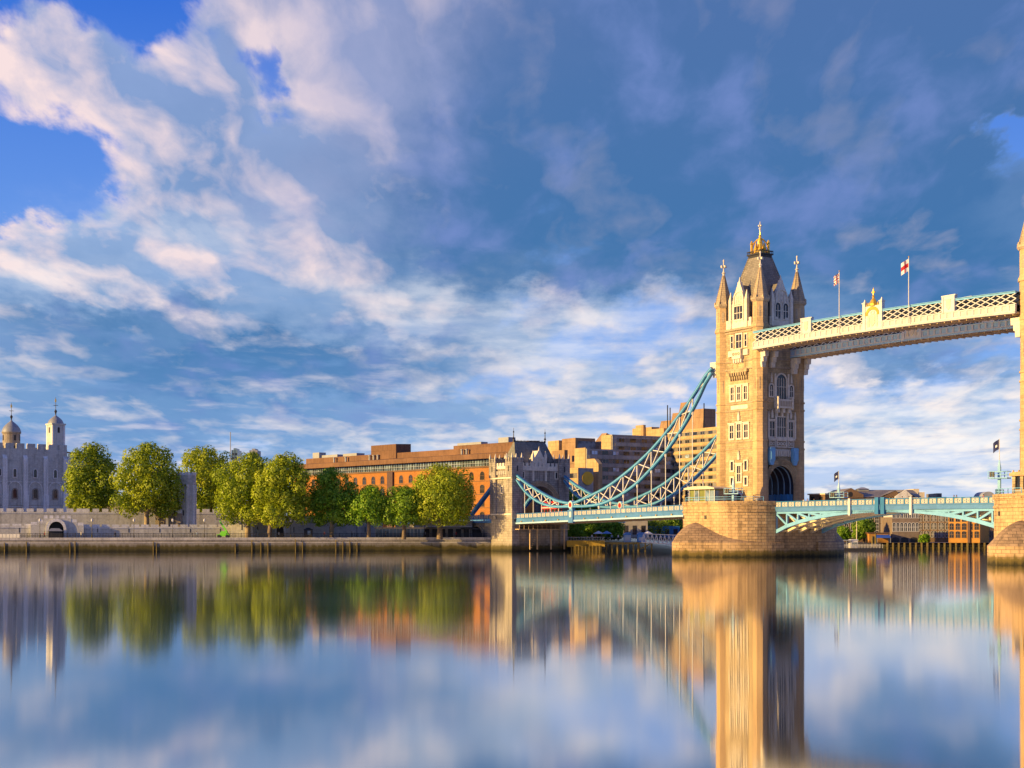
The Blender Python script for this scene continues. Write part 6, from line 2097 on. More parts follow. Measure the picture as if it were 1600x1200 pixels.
def tree(px, d, px_l, px_r, y_top, y_bot, trunk_px, label, leaf, seed, n=7000, size=0.55, group='trees along the river', pale=False, y_base=None, base_z=GZ, name='plane_tree', squash=1.0):
    g = random.Random(seed)
    k = F / d
    x0, y0 = PX(trunk_px, d)
    r = thing(name, label, 'tree', (x0, y0, base_z), 0, group)
    W = (px_r - px_l) / k; cx = ((px_l + px_r) / 2 - trunk_px) / k
    z1 = CAM_Z + (828 - y_top) / k - base_z; z0 = CAM_Z + (828 - y_bot) / k - base_z
    H = z1 - z0
    lobes = []
    # main masses: a ring low down, a ring at mid height, a head
    for (zz, rad, num, lr) in ((0.10, 0.33, 9, 0.12), (0.24, 0.43, 12, 0.14), (0.42, 0.45, 12, 0.15), (0.60, 0.40, 11, 0.15), (0.77, 0.28, 8, 0.14), (0.91, 0.12, 4, 0.11), (0.35, 0.14, 3, 0.26), (0.62, 0.10, 2, 0.26)):
        for i in range(num):
            a = 2 * PI * (i + g.random() * 0.7) / num
            rr = rad * W * g.uniform(0.72, 1.12); s = lr * W * g.uniform(0.6, 1.3)
            hh = min(s * g.uniform(0.9, 1.15), H * 0.36)
            z = z0 + H * (zz + g.uniform(-0.08, 0.08)); z = min(max(z, z0 + hh * 0.75), z1 - hh * 0.92)
            xx = cx + rr * math.cos(a)
            xx = min(max(xx, cx - W * 0.53 + s), cx + W * 0.53 - s) if W > 2 * s else cx
            lobes.append((xx, rr * math.sin(a) * 0.85, z, s, s, hh))
    # small outlying bunches that break the outline
    for i in range(22):
        a = g.uniform(0, 2 * PI); zf = g.uniform(0.12, 0.96)
        wid = 0.5 * math.sin(min(1.0, zf * 1.15 + 0.28) * PI) ** 0.6 if zf < 0.96 else 0.1
        s = W * g.uniform(0.05, 0.10)
        lobes.append((cx + (W * wid * 0.95 - s * 0.6) * math.cos(a), (W * wid * 0.8) * math.sin(a), z0 + H * zf, s, s, s * 0.9))
    crown_mesh('crown', lobes, n, size, leaf, r, seed)
    t = MB()
    th = W * 0.032 + 0.12
    fork = z0 + H * 0.10
    t.tube([(0, 0, -0.4), (0.05, 0, fork * 0.4), (cx * 0.15, 0, fork), (cx * 0.3, 0, fork + H * 0.22)], [th * 1.25, th, th * 0.82, th * 0.5], 9)
    for i in range(7):
        a = 2 * PI * i / 7 + g.random(); rr = W * g.uniform(0.2, 0.38)
        e = Vector((cx + rr * math.cos(a), rr * 0.8 * math.sin(a), z0 + H * g.uniform(0.3, 0.75)))
        b0 = Vector((cx * 0.15, 0, fork * g.uniform(0.75, 1.0)))
        mid = b0.lerp(e, 0.5) + Vector((0, 0, -H * 0.03))
        t.tube([b0, mid, e], [th * 0.5, th * 0.33, th * 0.12], 6)
    t.build('trunk', M['bark_pale'] if pale else M['bark'], r)
    return r


GR = 'plane trees along the castle wharf'
tree(143, 512, 100, 184, 692, 806, 146, 'tall rounded tree standing directly beside the pale keep', M['leaf_gold'], 11, 8000, 0.62, GR)
tree(230, 455, 177, 284, 692, 806, 229, 'broad yellow-green tree with pale trunk between keep-side tree and octagonal tower', M['leaf_gold'], 12, 9500, 0.56, GR, True)
tree(318, 508, 268, 372, 697, 812, 318, 'tree standing half behind the octagonal stone tower', M['leaf_gold'], 13, 8500, 0.62, GR)
tree(392, 437, 336, 446, 707, 818, 387, 'large yellow-green plane tree with pale trunk beside the lime green lift', M['leaf_gold'], 14, 11000, 0.50, GR, True)
tree(442, 428, 398, 486, 706, 822, 421, 'yellow-green plane tree by the pointed gateway, its crown merging with the large one', M['leaf_gold'], 15, 9500, 0.50, GR)
tree(518, 434, 480, 560, 731, 820, 518, 'slender dark green tree in front of the far end of the orange offices', M['leaf_dark'], 16, 7500, 0.46, GR, True)
tree(576, 431, 542, 610, 757, 820, 576, 'small dark tree second in the row before the orange offices', M['leaf_dark'], 17, 5500, 0.45, GR)
tree(632, 430, 596, 668, 760, 820, 631, 'small leafy tree between the small dark one and the big rounded one', M['leaf_green'], 18, 5500, 0.45, GR)
tree(690, 431, 638, 742, 724, 818, 687, 'big rounded yellow-green tree nearest the shore abutment', M['leaf_gold'], 19, 10000, 0.48, GR)
# behind and beneath the side span
G2 = 'trees below the side span'
tree(905, 500, 872, 938, 766, 815, 905, 'leafy tree above the deck between abutment arch and near chain', M['leaf_green'], 21, 3000, 0.6, G2)
tree(892, 452, 872, 914, 808, 842, 890, 'shaded dark tree under the deck, next to the abutment', M['leaf_dark'], 22, 2500, 0.45, G2)
tree(922, 462, 902, 945, 806, 842, 924, 'shaded dark tree under the deck, second from the abutment', M['leaf_dark'], 23, 2500, 0.45, G2)
tree(956, 458, 936, 976, 808, 842, 956, 'shaded dark tree under the deck, behind the mustard jetty end', M['leaf_dark'], 24, 2500, 0.45, G2)
tree(1022, 478, 1000, 1046, 808, 838, 1022, 'thin yellowish tree under the deck near the tower pier', M['leaf_gold'], 25, 1300, 0.42, G2)
tree(1048, 486, 1030, 1070, 808, 840, 1050, 'green tree under the deck partly behind the tower pier', M['leaf_green'], 26, 2500, 0.45, G2)
# east bank
tree(1350, 482, 1332, 1368, 808, 843, 1350, 'bright green weeping tree below the arched bascule', M['leaf_green'], 27, 3500, 0.42, 'trees on the east bank', base_z=2.0, name='willow_tree')
tree(1316, 486, 1304, 1330, 822, 846, 1316, 'dark bush beside the tower pier on the east bank', M['leaf_dark'], 28, 1800, 0.42, 'trees on the east bank', base_z=2.0, name='bush')
tree(1445, 476, 1436, 1453, 834, 848, 1445, 'small dark bush against the brick warehouses', M['leaf_dark'], 29, 1200, 0.35, 'trees on the east bank', base_z=2.0, name='bush')


# ================================================================ WHARF AND BRIDGE DETAILS
def make_railing(p, q, label, h=1.25, step=0.42):
    r = thing('wharf_railing', label, 'railing', (*p, GZ))
    a, b = Vector((0, 0, 0)), Vector((q[0] - p[0], q[1] - p[1], 0)); L = (b - a).length; d = (b - a) / L
    m = MB()
    for z in (0.35, 0.75, h): m.bar(a + Vector((0, 0, z)), b + Vector((0, 0, z)), 0.09, 0.09)
    m.build('rail', M['dark'], r)
    s = MB(); n = int(L / step)
    for i in range(n + 1):
        c = a + d * (L * i / n); s.cbox(c.x, c.y, 0, h + (0.15 if i % 5 == 0 else 0), 0.14 if i % 5 == 0 else 0.07, 0.1)
    po = s.build('post', M['dark'], r); po['kind'] = 'stuff'
    return r


def qy(px, back=1.6):
    """Point on the wharf under pixel column px, a little behind the coping."""
    t = (px - 800) / F
    # wall line from (-420,410) to (-20,434): y = 434 + 0.06 (x + 20)
    y = 437.4 / (1 - 0.17 * t)
    return (t * y, y + back)


make_railing(qy(28), qy(335), 'black iron railing along the wharf in front of the castle wall')
make_railing(qy(352), qy(590), 'black iron railing along the wharf under the plane trees')
make_railing(qy(592), qy(782), 'black iron railing along the wharf before the orange offices and abutment')
wb = thing('white_barrier', 'row of white crowd barriers on the wharf below the keep', 'barrier', (*qy(0), GZ))
m_ = MB()
for k in range(12): m_.cbox(-6 + k * 0.95, 0, 0.1, 1.1, 0.8, 0.1)
build_each(m_, 'panel', M['white'], wb, shells(m_))


def lamp(px, back, h, label):
    x, y = qy(px, back)
    r = thing('lamp_post', label, 'lamp post', (x, y, GZ), 0, 'lamp posts on the wharf')
    p = MB(); p.lathe(0, 0, [(0.2, 0), (0.14, 0.8), (0.08, 1.0), (0.06, h - 0.7)], 8); p.build('post', M['dark'], r)
    g = MB(); g.lathe(0, 0, [(0.12, h - 0.7), (0.28, h - 0.5), (0.3, h - 0.1), (0.1, h + 0.2)], 8); g.build('lantern', M['white'], r)


for px, lab in ((57, 'slim lamp post between the white barriers and the water gate'), (139, 'slim lamp post beside the stepped side of the water gate'), (205, 'slim lamp post before the wharf wall near the broad tree'), (266, 'slim lamp post before the octagonal tower'),
                (316, 'slim lamp post next to the lime green lift'), (452, 'slim lamp post next to the pointed gateway'), (556, 'slim lamp post between the two small dark trees'), (662, 'slim lamp post in front of the cafe pavilion end'), (756, 'slim lamp post beside the viaduct arch')):
    lamp(px, 3.0, 5.2, lab)

# lime green boom lift
bx, by = qy(345, 4)
bl = thing('boom_lift', 'lime green boom lift with raised arm parked on the wharf', 'boom lift', (bx, by, GZ))
M['lime'] = plain('lime_paint', (0.18, 0.62, 0.03), 0.4, 0.15, 1.0)
m_ = MB(); m_.box(-1.7, 1.7, -0.9, 0.9, 0.45, 1.0); m_.taper(0.2, 0, 1.0, 1.9, 2.4, 1.6, 1.6, 1.3); m_.build('chassis', M['lime'], bl)
m_ = MB(); m_.bar((1.0, 0, 1.7), (-0.9, 0, 4.4), 0.34, 0.42); m_.bar((-0.9, 0, 4.4), (0.5, 0, 2.2), 0.26, 0.3); m_.bar((-0.9, 0, 4.3), (-1.1, 0, 5.1), 0.2, 0.25); m_.build('arm', M['lime'], bl)
m_ = MB(); m_.box(-1.9, -0.5, -0.5, 0.5, 5.1, 5.2)
for x in (-1.9, -0.5):
    for y in (-0.5, 0.5): m_.cbox(x, y, 5.1, 6.2, 0.07, 0.07)
for y in (-0.5, 0.5): m_.box(-1.9, -0.5, y - 0.03, y + 0.03, 6.12, 6.2)
m_.build('basket', M['dark'], bl)
for sx in (-1.15, 1.15):
    for sy in (-0.9, 0.9):
        w = MB(); w.tube([(sx, sy - 0.16, 0.45), (sx, sy + 0.16, 0.45)], 0.45, 14); w.build('wheel', M['dark'], bl)

# cafe canopy and river pavilion under the trees
x, y = qy(623, 6)
cf = thing('cafe_pavilion', 'low cream-roofed cafe pavilion behind the small trees', 'pavilion', (x, y, GZ))
m_ = MB(); m_.box(-7.2, 7.2, -1.5, 3, 2.5, 2.85); m_.box(-7.4, 7.4, -1.7, 3.2, 2.85, 3.0); m_.build('roof', M['cream'], cf)
m_ = MB(); m_.box(-7, 7, -1.0, 2.8, 0, 2.5); m_.build('glazing', M['pane_blue'], cf)
m_ = MB()
for k in range(15): m_.cbox(-7 + k, -1.06, 0, 2.5, 0.16, 0.12)
m_.build('frame', M['white'], cf)
x, y = qy(690, 9)
sb = thing('wharf_shops', 'long low grey shop front with dark openings behind the big rounded tree', 'shop', (x, y, GZ))
m_ = MB(); m_.box(-8.5, 8.5, 0, 6, 0, 4.6); m_.box(-8.8, 8.8, -0.5, 6.3, 4.6, 4.95); m_.build('wall', M['concrete'], sb)
for k in range(7):
    o_ = MB(); o_.plate(rect_pts(1.5, 2.5, 0), (-7 + k * 2.3, 0, 0), W_T, W_N, 0, 0.06); o_.build('shop_opening', M['dark'], sb)
aw = MB(); aw.add([(-8.5, 0, 3.6), (8.5, 0, 3.6), (8.5, -1.3, 3.1), (-8.5, -1.3, 3.1)], [(0, 1, 2, 3), (3, 2, 1, 0)]); aw.build('awning', M['cream'], sb)
x, y = qy(478, 5)
kk = thing('guard_hut', 'small black guard hut on the wharf by the curtain wall', 'hut', (x, y, GZ))
m_ = MB(); m_.cbox(0, 0, 0, 2.3, 2.2, 1.8); m_.taper(0, 0, 2.3, 2.9, 2.6, 2.2, 0.5, 0.3); m_.build('body', M['dark'], kk)
m_ = MB(); m_.plate(rect_pts(0.8, 1.1, 0.9), (0.3, -0.9, 0), W_T, W_N, 0, 0.05); m_.build('window', M['pane_blue'], kk)
x, y = qy(735, 5)
pb = thing('dark_pavilion', 'dark open-fronted market pavilion next to the viaduct arch', 'pavilion', (x, y, GZ))
m_ = MB(); m_.box(-3, 3, 0, 3, 2.4, 2.8)
for k in range(5): m_.cbox(-2.9 + k * 1.45, 0.1, 0, 2.4, 0.2, 0.2)
m_.box(-3, 3, 2.8, 3, 0, 2.4); m_.build('frame', M['dark'], pb)

# ---------------------------------------------------------------- jetty, kiosks and gangway between abutment and tower pier
M['mustard'] = plain('mustard_timber', (0.36, 0.24, 0.035), 0.8, 0.4, 1.0, bmp=0.4)
jx0, jy = PX(886, 431)
jt = thing('timber_jetty', 'mustard stained timber jetty at the waterside next to the abutment', 'jetty', (jx0, jy, 0))
J = lambda px: (px - 886) / (F / 431)
m_ = MB(); m_.box(0, J(945), 0, 8, 1.2, 3.0); m_.build('fender', M['mustard'], jt)
m_ = MB(); m_.box(J(945), J(1000), 1.0, 9, 1.9, 2.5); m_.build('platform', M['wood'], jt)
m_ = MB()
for k in range(9): m_.cbox(J(893 + k * 5.5), -0.2, -1, 1.6, 0.3, 0.3)
for k in range(5): m_.box(J(895), J(940), -0.3, -0.12, 0.1 + k * 0.33, 0.2 + k * 0.33)
for k in range(7): m_.cbox(J(948 + k * 8.5), 1.2, -1, 1.9, 0.4, 0.4)
build_each(m_, 'pile', M['wood'], jt, shells(m_))
m_ = MB(); 
for k in range(14): m_.cbox(J(888 + k * 4.2), 0.3, 3.0, 4.0, 0.08, 0.08)
m_.box(0, J(945), 0.26, 0.34, 3.9, 4.0); m_.build('rail', M['plant_grey'], jt)
for px, lab, w in ((980, 'pale blue curved-roof kiosk with white panel on the jetty', 2.0), (1002, 'brighter blue curved-roof kiosk nearer the gangway', 2.3)):
    x, y = PX(px, 436)
    k_ = thing('kiosk', lab, 'kiosk', (x, y, 2.5), 0, 'blue kiosks on the jetty')
    m_ = MB(); m_.cbox(0, 0, 0, 2.0, w, 2.0); m_.build('body', plain('kiosk_blue' + str(px), (0.10, 0.30, 0.62) if px > 990 else (0.42, 0.55, 0.66), 0.5, 0.15), k_)
    m_ = MB(); m_.plate([(-w * 0.56, 2.0), (w * 0.56, 2.0)] + [(w * 0.56 * math.cos(PI * i / 8), 2.0 + 0.8 * math.sin(PI * i / 8)) for i in range(9)], (0, -1.1, 0), W_T, W_N, -2.2, 0); m_.build('roof', plain('kiosk_roof' + str(px), (0.08, 0.24, 0.58), 0.45, 0.15), k_)
    m_ = MB(); m_.plate(rect_pts(w * 0.7, 1.0, 0.4), (0, -1.0, 0), W_T, W_N, 0, 0.05); m_.build('panel', M['white'], k_)
gx, gy = PX(1008, 424)
gw = thing('gangway', 'white lattice gangway bridge sloping down to the pontoon by the tower pier', 'gangway', (gx, gy, 0))
G = lambda px: (px - 1008) / (F / 424)
m_ = MB()
x0_, x1_ = G(1003), G(1062)
for yy in (0, 1.8):
    m_.bar((x0_, yy, 2.6), (x1_, yy, 1.9), 0.2, 0.25); m_.bar((x0_ + 0.8, yy, 4.9), (x1_, yy, 4.5), 0.18, 0.22)
    n_ = 9
    for i in range(n_):
        a, b = x0_ + (x1_ - x0_) * i / n_, x0_ + (x1_ - x0_) * (i + 1) / n_
        za, zb = 2.6 - 0.7 * i / n_, 2.6 - 0.7 * (i + 1) / n_
        m_.bar((a, yy, za), ((a + b) / 2, yy, za + 2.3), 0.13); m_.bar(((a + b) / 2, yy, za + 2.3), (b, yy, zb), 0.13)
m_.build('truss', M['white'], gw)
m_ = MB(); m_.bar((x0_, 0.9, 2.5), (x1_, 0.9, 1.8), 1.7, 0.15); m_.build('walkway_floor', M['plant_grey'], gw)
dl = thing('mooring_dolphin', 'dark timber mooring frame carrying the shore end of the gangway', 'mooring dolphin', (*PX(1006, 428), 0))
m_ = MB()
for x in (-1.6, 0.4, 2.2): m_.cbox(x, 0, -1, 2.5, 0.4, 0.4)
m_.bar((-1.6, 0, 0.4), (2.2, 0, 2.2), 0.25); m_.box(-2.0, 2.6, -0.4, 0.6, 2.2, 2.5); m_.build('frame', M['wood'], dl)
# undercroft shops in shade behind the jetty
for px0, px1, d, yt, lab, mt in ((958, 1012, 470, 811, 'grey concrete riverside block in shade under the deck', 'concrete'), (1010, 1062, 476, 822, 'low teal-roofed cafe under the deck beside the tower pier', 'blue_mid')):
    x0, y0 = PX(px0, d); x1, _ = PX(px1, d); h = top_z(yt, d)
    u_ = thing('riverside_building', lab, 'building', (x0, y0, GZ))
    m_ = MB(); m_.box(0, x1 - x0, 0, 8, 0, h); m_.build('wall', M[mt], u_)
    for k in range(4):
        o_ = MB(); o_.plate(rect_pts(1.3, h * 0.5, 0.8), ((x1 - x0) * (k + 0.5) / 4, 0, 0), W_T, W_N, 0, 0.06); o_.build('window', M['pane'], u_)
for i, (px, c, lab) in enumerate(((935, 'white', 'closed white parasol on the terrace under the deck'), (948, 'deck_blue', 'navy parasol on the terrace under the deck'), (1012, 'white', 'white parasol near the kiosks under the deck'))):
    x, y = PX(px, 440)
    ps = thing('parasol', lab, 'parasol', (x, y, 3.0), 0, 'parasols on the terrace')
    MB().tube([(0, 0, 0), (0, 0, 2.6)], 0.06, 6).build('pole', M['dark'], ps)
    MB().lathe(0, 0, [(1.5, 1.9), (1.45, 1.98), (0.1, 2.7)], 8).build('canopy', M[c], ps)

# ---------------------------------------------------------------- things on the piers and decks
vis = thing('control_pavilion', 'glass and green pavilion with oversailing white roof on the pier beside the tower', 'pavilion', B(-3.5, -11.9, 11.0), TH)
M['green_panel'] = plain('olive_panel', (0.17, 0.20, 0.05), 0.5, 0.15)
m_ = MB(); m_.box(-5.2, 3.8, -1.6, 2.0, 0, 4.2); m_.build('body', M['green_panel'], vis)
for x0, x1 in ((-3.3, -1.9), (0.6, 2.0), (2.1, 3.7)):
    o_ = MB(); o_.plate(rect_pts(x1 - x0, 3.5, 0.4), ((x0 + x1) / 2, -1.6, 0), W_T, W_N, 0, 0.06); o_.build('window', M['pane_blue'], vis)
o_ = MB(); o_.plate(rect_pts(3.2, 3.6, 0.3), (3.8, 0.2, 0), S_T, S_N, 0, 0.06); o_.build('window', M['pane_blue'], vis)
m_ = MB()
for x in (-5.2, -3.4, -1.8, 0.5, 2.05, 3.8): m_.cbox(x, -1.68, 0, 4.2, 0.16, 0.16)
m_.build('frame', M['white'], vis)
m_ = MB(); m_.plate([(-6.4, 4.2), (4.6, 4.2), (4.6, 4.5), (2.0, 4.9), (-3.0, 4.95), (-6.4, 4.6)], (0, -2.5, 0), W_T, W_N, -5.0, 0); m_.build('roof', M['cream'], vis)
m_ = MB()
for k in range(9): m_.cbox(-5.5 + k * 1.2, -2.2, 4.7, 5.9, 0.07, 0.07)
m_.box(-5.5, 4.2, -2.24, -2.16, 5.8, 5.88); m_.build('roof_rail', M['plant_grey'], vis)


def signal_mast(u, y, z, pole_h, label, flag, plat=3.6, poster=False):
    r = thing('signal_mast', label, 'signal mast', B(u, y, z), TH + 0.4, 'river signal masts')
    m_ = MB(); m_.cbox(0, 0, 0, plat + 2.2, 0.5, 0.5); m_.taper(0, 0, plat + 2.2, plat + 3.4, 0.45, 0.45, 0.15, 0.15); m_.build('column', M['blue_light'], r)
    m_ = MB(); m_.box(-1.7, 1.7, -1.1, 1.1, plat, plat + 0.2)
    for x in (-1.7, -0.6, 0.6, 1.7):
        for yy in (-1.1, 1.1): m_.cbox(x, yy, plat, plat + 1.3, 0.1, 0.1)
    for yy in (-1.1, 1.1):
        for q in (0.65, 1.25): m_.box(-1.7, 1.7, yy - 0.05, yy + 0.05, plat + q, plat + q + 0.1)
    for x in (-1.7, 1.7): m_.box(x - 0.05, x + 0.05, -1.1, 1.1, plat + 1.25, plat + 1.35)
    m_.build('platform', M['blue_light'], r)
    m_ = MB()
    for x in (-1.2, -0.7): m_.cbox(x, -1.2, plat + 0.3, plat + 1.2, 0.35, 0.3)
    build_each(m_, 'signal_lamp', M['dark'], r, shells(m_))
    if pole_h:
        m_ = MB(); m_.tube([(0, 0, plat + 3.2), (0, 0, pole_h)], 0.075, 8, 0.05); m_.build('pole', M['white'], r)
        if flag: cloth_flag(r, [M['fl_red'], M['fl_white'], M['fl_blue']], 1.5, 1.8, pole_h - 0.1, city_fn)
    return r


signal_mast(6.8, -13.6, 11.0, 0, 'pale blue signal mast without flag in front of the glass pavilion', False, 2.9)
signal_mast(14.6, 10.5, 10.8, 8.6, 'short pale blue signal mast with dark flag beside the low dark cabin', True, 2.4)
signal_mast(78.8, -11.4, 11.0, 11.6, 'tall pale blue signal mast flying a navy flag beside the brick cabin', True, 4.3)
cb_ = thing('control_cabin', 'tan brick control cabin with flat roof on the pier at the right edge', 'cabin', B(86.2, -10.8, 11.0), TH)
m_ = MB(); m_.box(-3.0, 6, -2.4, 2.0, 0, 2.2); m_.box(-3.0, -2.3, -2.4, 2.0, 2.2, 4.6)
for x in (-0.9, 0.9, 2.7, 4.5): m_.box(x - 0.35, x + 0.35, -2.4, -2.0, 2.2, 4.6)
m_.box(-2.3, 6, 1.4, 2.0, 2.2, 4.6); m_.build('wall', M['tower_stone'], cb_)
m_ = MB(); m_.box(-2.9, 5.9, -2.1, 1.9, 2.2, 4.55); m_.build('window', M['pane'], cb_)
m_ = MB(); m_.box(-3.3, 6.3, -2.8, 2.4, 4.6, 5.15); m_.box(-3.0, 6, -2.5, 2.1, 5.15, 5.35)
for k in range(8): m_.cbox(-2.8 + k * 1.2, -2.3, 5.35, 5.65, 0.2, 0.2)
m_.build('roof', M['turret_stone'], cb_)
def pier_rail(u0, pts, label):
    r = thing('pier_railing', label, 'railing', B(u0, 0, 12.35), TH, 'pale blue pier railings')
    m_ = MB()
    for i in range(len(pts) - 1):
        a, b = Vector((*pts[i], 0)), Vector((*pts[i + 1], 0)); L = (b - a).length; n_ = max(1, int(L / 1.1))
        for z in (0.45, 0.95): m_.bar(a + Vector((0, 0, z)), b + Vector((0, 0, z)), 0.09)
        for k in range(n_ + 1): c = a.lerp(b, k / n_); m_.cbox(c.x, c.y, 0, 1.0, 0.1, 0.1)
    m_.build('rail', M['blue_light'], r)
def arc_pts(a0, a1, n=10, R=13.2, c0=5.2): return [(R * math.cos(a0 + (a1 - a0) * i / n), -c0 + R * math.sin(a0 + (a1 - a0) * i / n)) for i in range(n + 1)]
pier_rail(0, arc_pts(-2.0, -0.35), 'pale blue railing on the rim of the pier under the whole tower')
pier_rail(PIER2, arc_pts(-2.9, -1.6), 'pale blue railing on the rim of the pier with the brick cabin')
rb = thing('notice_cabinet', 'bright red cabinet beside the brick cabin at the right edge', 'cabinet', B(91.0, -15.0, 11.0), TH)
m_ = MB(); m_.cbox(0, 0, 0, 2.7, 1.4, 1.0); m_.taper(0, 0, 2.7, 3.0, 1.5, 1.1, 1.1, 0.7); m_.build('body', M['red'], rb)
m_ = MB(); m_.plate(rect_pts(0.9, 1.2, 1.1), (0, -0.5, 0), W_T, W_N, 0, 0.04); m_.build('panel', M['pane'], rb)
ec = thing('bridge_cabin', 'low dark cabin with pale roof beside the road arch of the whole tower', 'cabin', B(9.2, 10.6, 11.0), TH)
m_ = MB(); m_.box(-2.6, 2.6, -1.6, 3.4, 0, 3.0); m_.build('wall', M['brick_brown'], ec)
m_ = MB(); m_.box(-2.9, 2.9, -1.9, 3.7, 3.0, 3.3); m_.build('roof', M['cream'], ec)
for x in (-1.4, 1.2):
    o_ = MB(); o_.plate(rect_pts(1.2, 1.7, 0.9), (x, -1.6, 0), W_T, W_N, 0, 0.05); o_.build('window', M['pane'], ec)
o_ = MB(); o_.plate(rect_pts(1.2, 2.2, 0.3), (2.6, 0.8, 0), S_T, S_N, 0, 0.05); o_.build('door', M['dark'], ec)

# red double-decker bus on the side span
bu = thing('double_decker_bus', 'red double-decker bus crossing behind the near chain by the abutment', 'bus', B(-82.5, -2.3, deck_z(-82.5 - (UAB + 0.5)) + 0.02), TH)
m_ = MB(); m_.box(-5.2, 5.2, -1.25, 1.25, 0.45, 4.3); m_.box(-5.1, 5.1, -1.15, 1.15, 4.3, 4.42); m_.build('body', M['red'], bu)
for z in (1.5, 3.1):
    for sg in (-1, 1):
        o_ = MB()
        for k in range(6): o_.plate(rect_pts(1.5, 0.85, z), (-4.3 + k * 1.72, sg * 1.25, 0), (1, 0, 0) if sg < 0 else (-1, 0, 0), (0, sg, 0), 0, 0.03)
        o_.build('side_glazing', M['pane'], bu)
    o_ = MB(); o_.plate(rect_pts(2.1, 0.95, z), (5.2, 0, 0), S_T, S_N, 0, 0.03); o_.build('windscreen', M['pane'], bu)
o_ = MB(); o_.plate(rect_pts(10.2, 0.3, 2.6), (0, -1.25, 0), W_T, W_N, 0, 0.035); o_.build('white_band', M['white'], bu)
for x in (-3.3, 3.2):
    for sy in (-1.15, 1.15):
        w = MB(); w.tube([(x, sy - 0.15, 0.5), (x, sy + 0.15, 0.5)], 0.5, 14); w.build('wheel', M['dark'], bu)
for u_, c, lab in ((-70.5, 'dark', 'dark saloon car following the red bus across the side span'), (-75.0, 'white', 'white car in the lane beyond the red bus')):
    cr_ = thing('car', lab, 'car', B(u_, 2.4 if c == 'white' else -2.3, deck_z(u_ - (UAB + 0.5)) + 0.02), TH, 'cars on the side span')
    m_ = MB(); m_.box(-2.1, 2.1, -0.85, 0.85, 0.3, 0.85); m_.taper(-0.15, 0, 0.85, 1.45, 2.9, 1.6, 1.8, 1.3); m_.build('body', plain('car_' + c, (0.03, 0.03, 0.035) if c == 'dark' else (0.7, 0.7, 0.7), 0.25, 0.1), cr_)
    for x in (-1.3, 1.3):
        for sy in (-0.8, 0.8): MB().tube([(x, sy - 0.1, 0.32), (x, sy + 0.1, 0.32)], 0.32, 12).build('wheel', M['dark'], cr_)

# ---------------------------------------------------------------- pontoon on the east bank
px_, py_ = PX(1343, 440)
pt = thing('pontoon', 'white railed passenger pontoon with small white cabin moored beyond the tower pier', 'pontoon', (px_, py_, 0))
Q = lambda px: (px - 1343) / (F / 440)
m_ = MB(); m_.box(Q(1309), Q(1375), -3, 3, -0.3, 0.75); m_.build('hull', M['dark'], pt)
m_ = MB()
for k in range(15): m_.cbox(Q(1311 + k * 4.6), -2.9, 0.75, 1.9, 0.1, 0.1)
for z in (1.1, 1.5, 1.9): m_.box(Q(1311), Q(1373), -2.95, -2.85, z - 0.06, z + 0.06)
m_.build('rail', M['white'], pt)
m_ = MB(); m_.box(Q(1328), Q(1338), -2, 2, 0.75, 3.0); m_.taper((Q(1328) + Q(1338)) / 2, 0, 3.0, 3.3, 2.3, 4.4, 1.6, 3.4); m_.build('cabin', M['white'], pt)
m_ = MB(); m_.plate(rect_pts(0.7, 1.0, 1.4), (Q(1331), -2, 0), W_T, W_N, 0, 0.04); m_.plate(rect_pts(0.7, 1.0, 1.4), (Q(1335), -2, 0), W_T, W_N, 0, 0.04); build_each(m_, 'cabin_window', M['pane_blue'], pt, shells(m_))
m_ = MB(); m_.box(Q(1312), Q(1327), -2.4, 2.4, 2.9, 3.1)
for px in (1313, 1320, 1326): m_.cbox(Q(px), -2.2, 0.75, 2.9, 0.1, 0.1); m_.cbox(Q(px), 2.2, 0.75, 2.9, 0.1, 0.1)
m_.build('shelter', M['plant_grey'], pt)
pm = thing('mooring_pole', 'tall thin cream pole standing behind the white pontoon', 'pole', (*PX(1338.5, 446), 0))
m_ = MB(); m_.tube([(0, 0, -1), (0, 0, 8.9)], 0.16, 8, 0.1); m_.build('pole', M['cream'], pm); MB().lathe(0, 0, [(0.28, 0.2), (0.3, 1.2)], 8).build('collar', M['dark'], pm)
for px, h, lab in ((1363, 4.2, 'shorter dark timber pile at the end of the pontoon'), (1368, 4.9, 'taller dark timber pile at the end of the pontoon')):
    o_ = thing('timber_pile', lab, 'timber pile', (*PX(px, 446), 0), 0, 'piles by the pontoon')
    m_ = MB(); m_.tube([(0, 0, -1), (0, 0, h)], 0.26, 8); m_.build('pile', M['wood'], o_)
x, y = PX(1366, 474)
hu = thing('wharf_hut', 'small brick and cream hut with orange end on the east wharf', 'hut', (x, y, 2.0))
m_ = MB(); m_.box(-1.6, 4.4, 0, 4, 0, 2.9); m_.build('wall', M['brick_amber'], hu)
m_ = MB(); m_.box(-2, 4.8, -0.3, 4.3, 2.9, 3.2); m_.build('roof', M['copper_brown'], hu)
m_ = MB(); m_.plate(rect_pts(1.0, 2.0, 0), (0, 0, 0), W_T, W_N, 0, 0.05); m_.build('door', M['dark'], hu)
x, y = PX(1381, 472)
ba = thing('blue_awning', 'bright blue market awning on the east wharf beside the hut', 'awning', (x, y, 2.0))
m_ = MB(); m_.add([(-2.2, 0, 1.7), (2.2, 0, 1.7), (2.2, 2, 2.5), (-2.2, 2, 2.5), (-2.2, 0, 1.5), (2.2, 0, 1.5), (2.2, 2, 2.3), (-2.2, 2, 2.3)], [(0, 1, 2, 3), (7, 6, 5, 4), (0, 4, 5, 1), (1, 5, 6, 2), (2, 6, 7, 3), (3, 7, 4, 0)]); m_.build('canopy', plain('awning_blue', (0.03, 0.10, 0.45), 0.6, 0.1), ba)
m_ = MB()
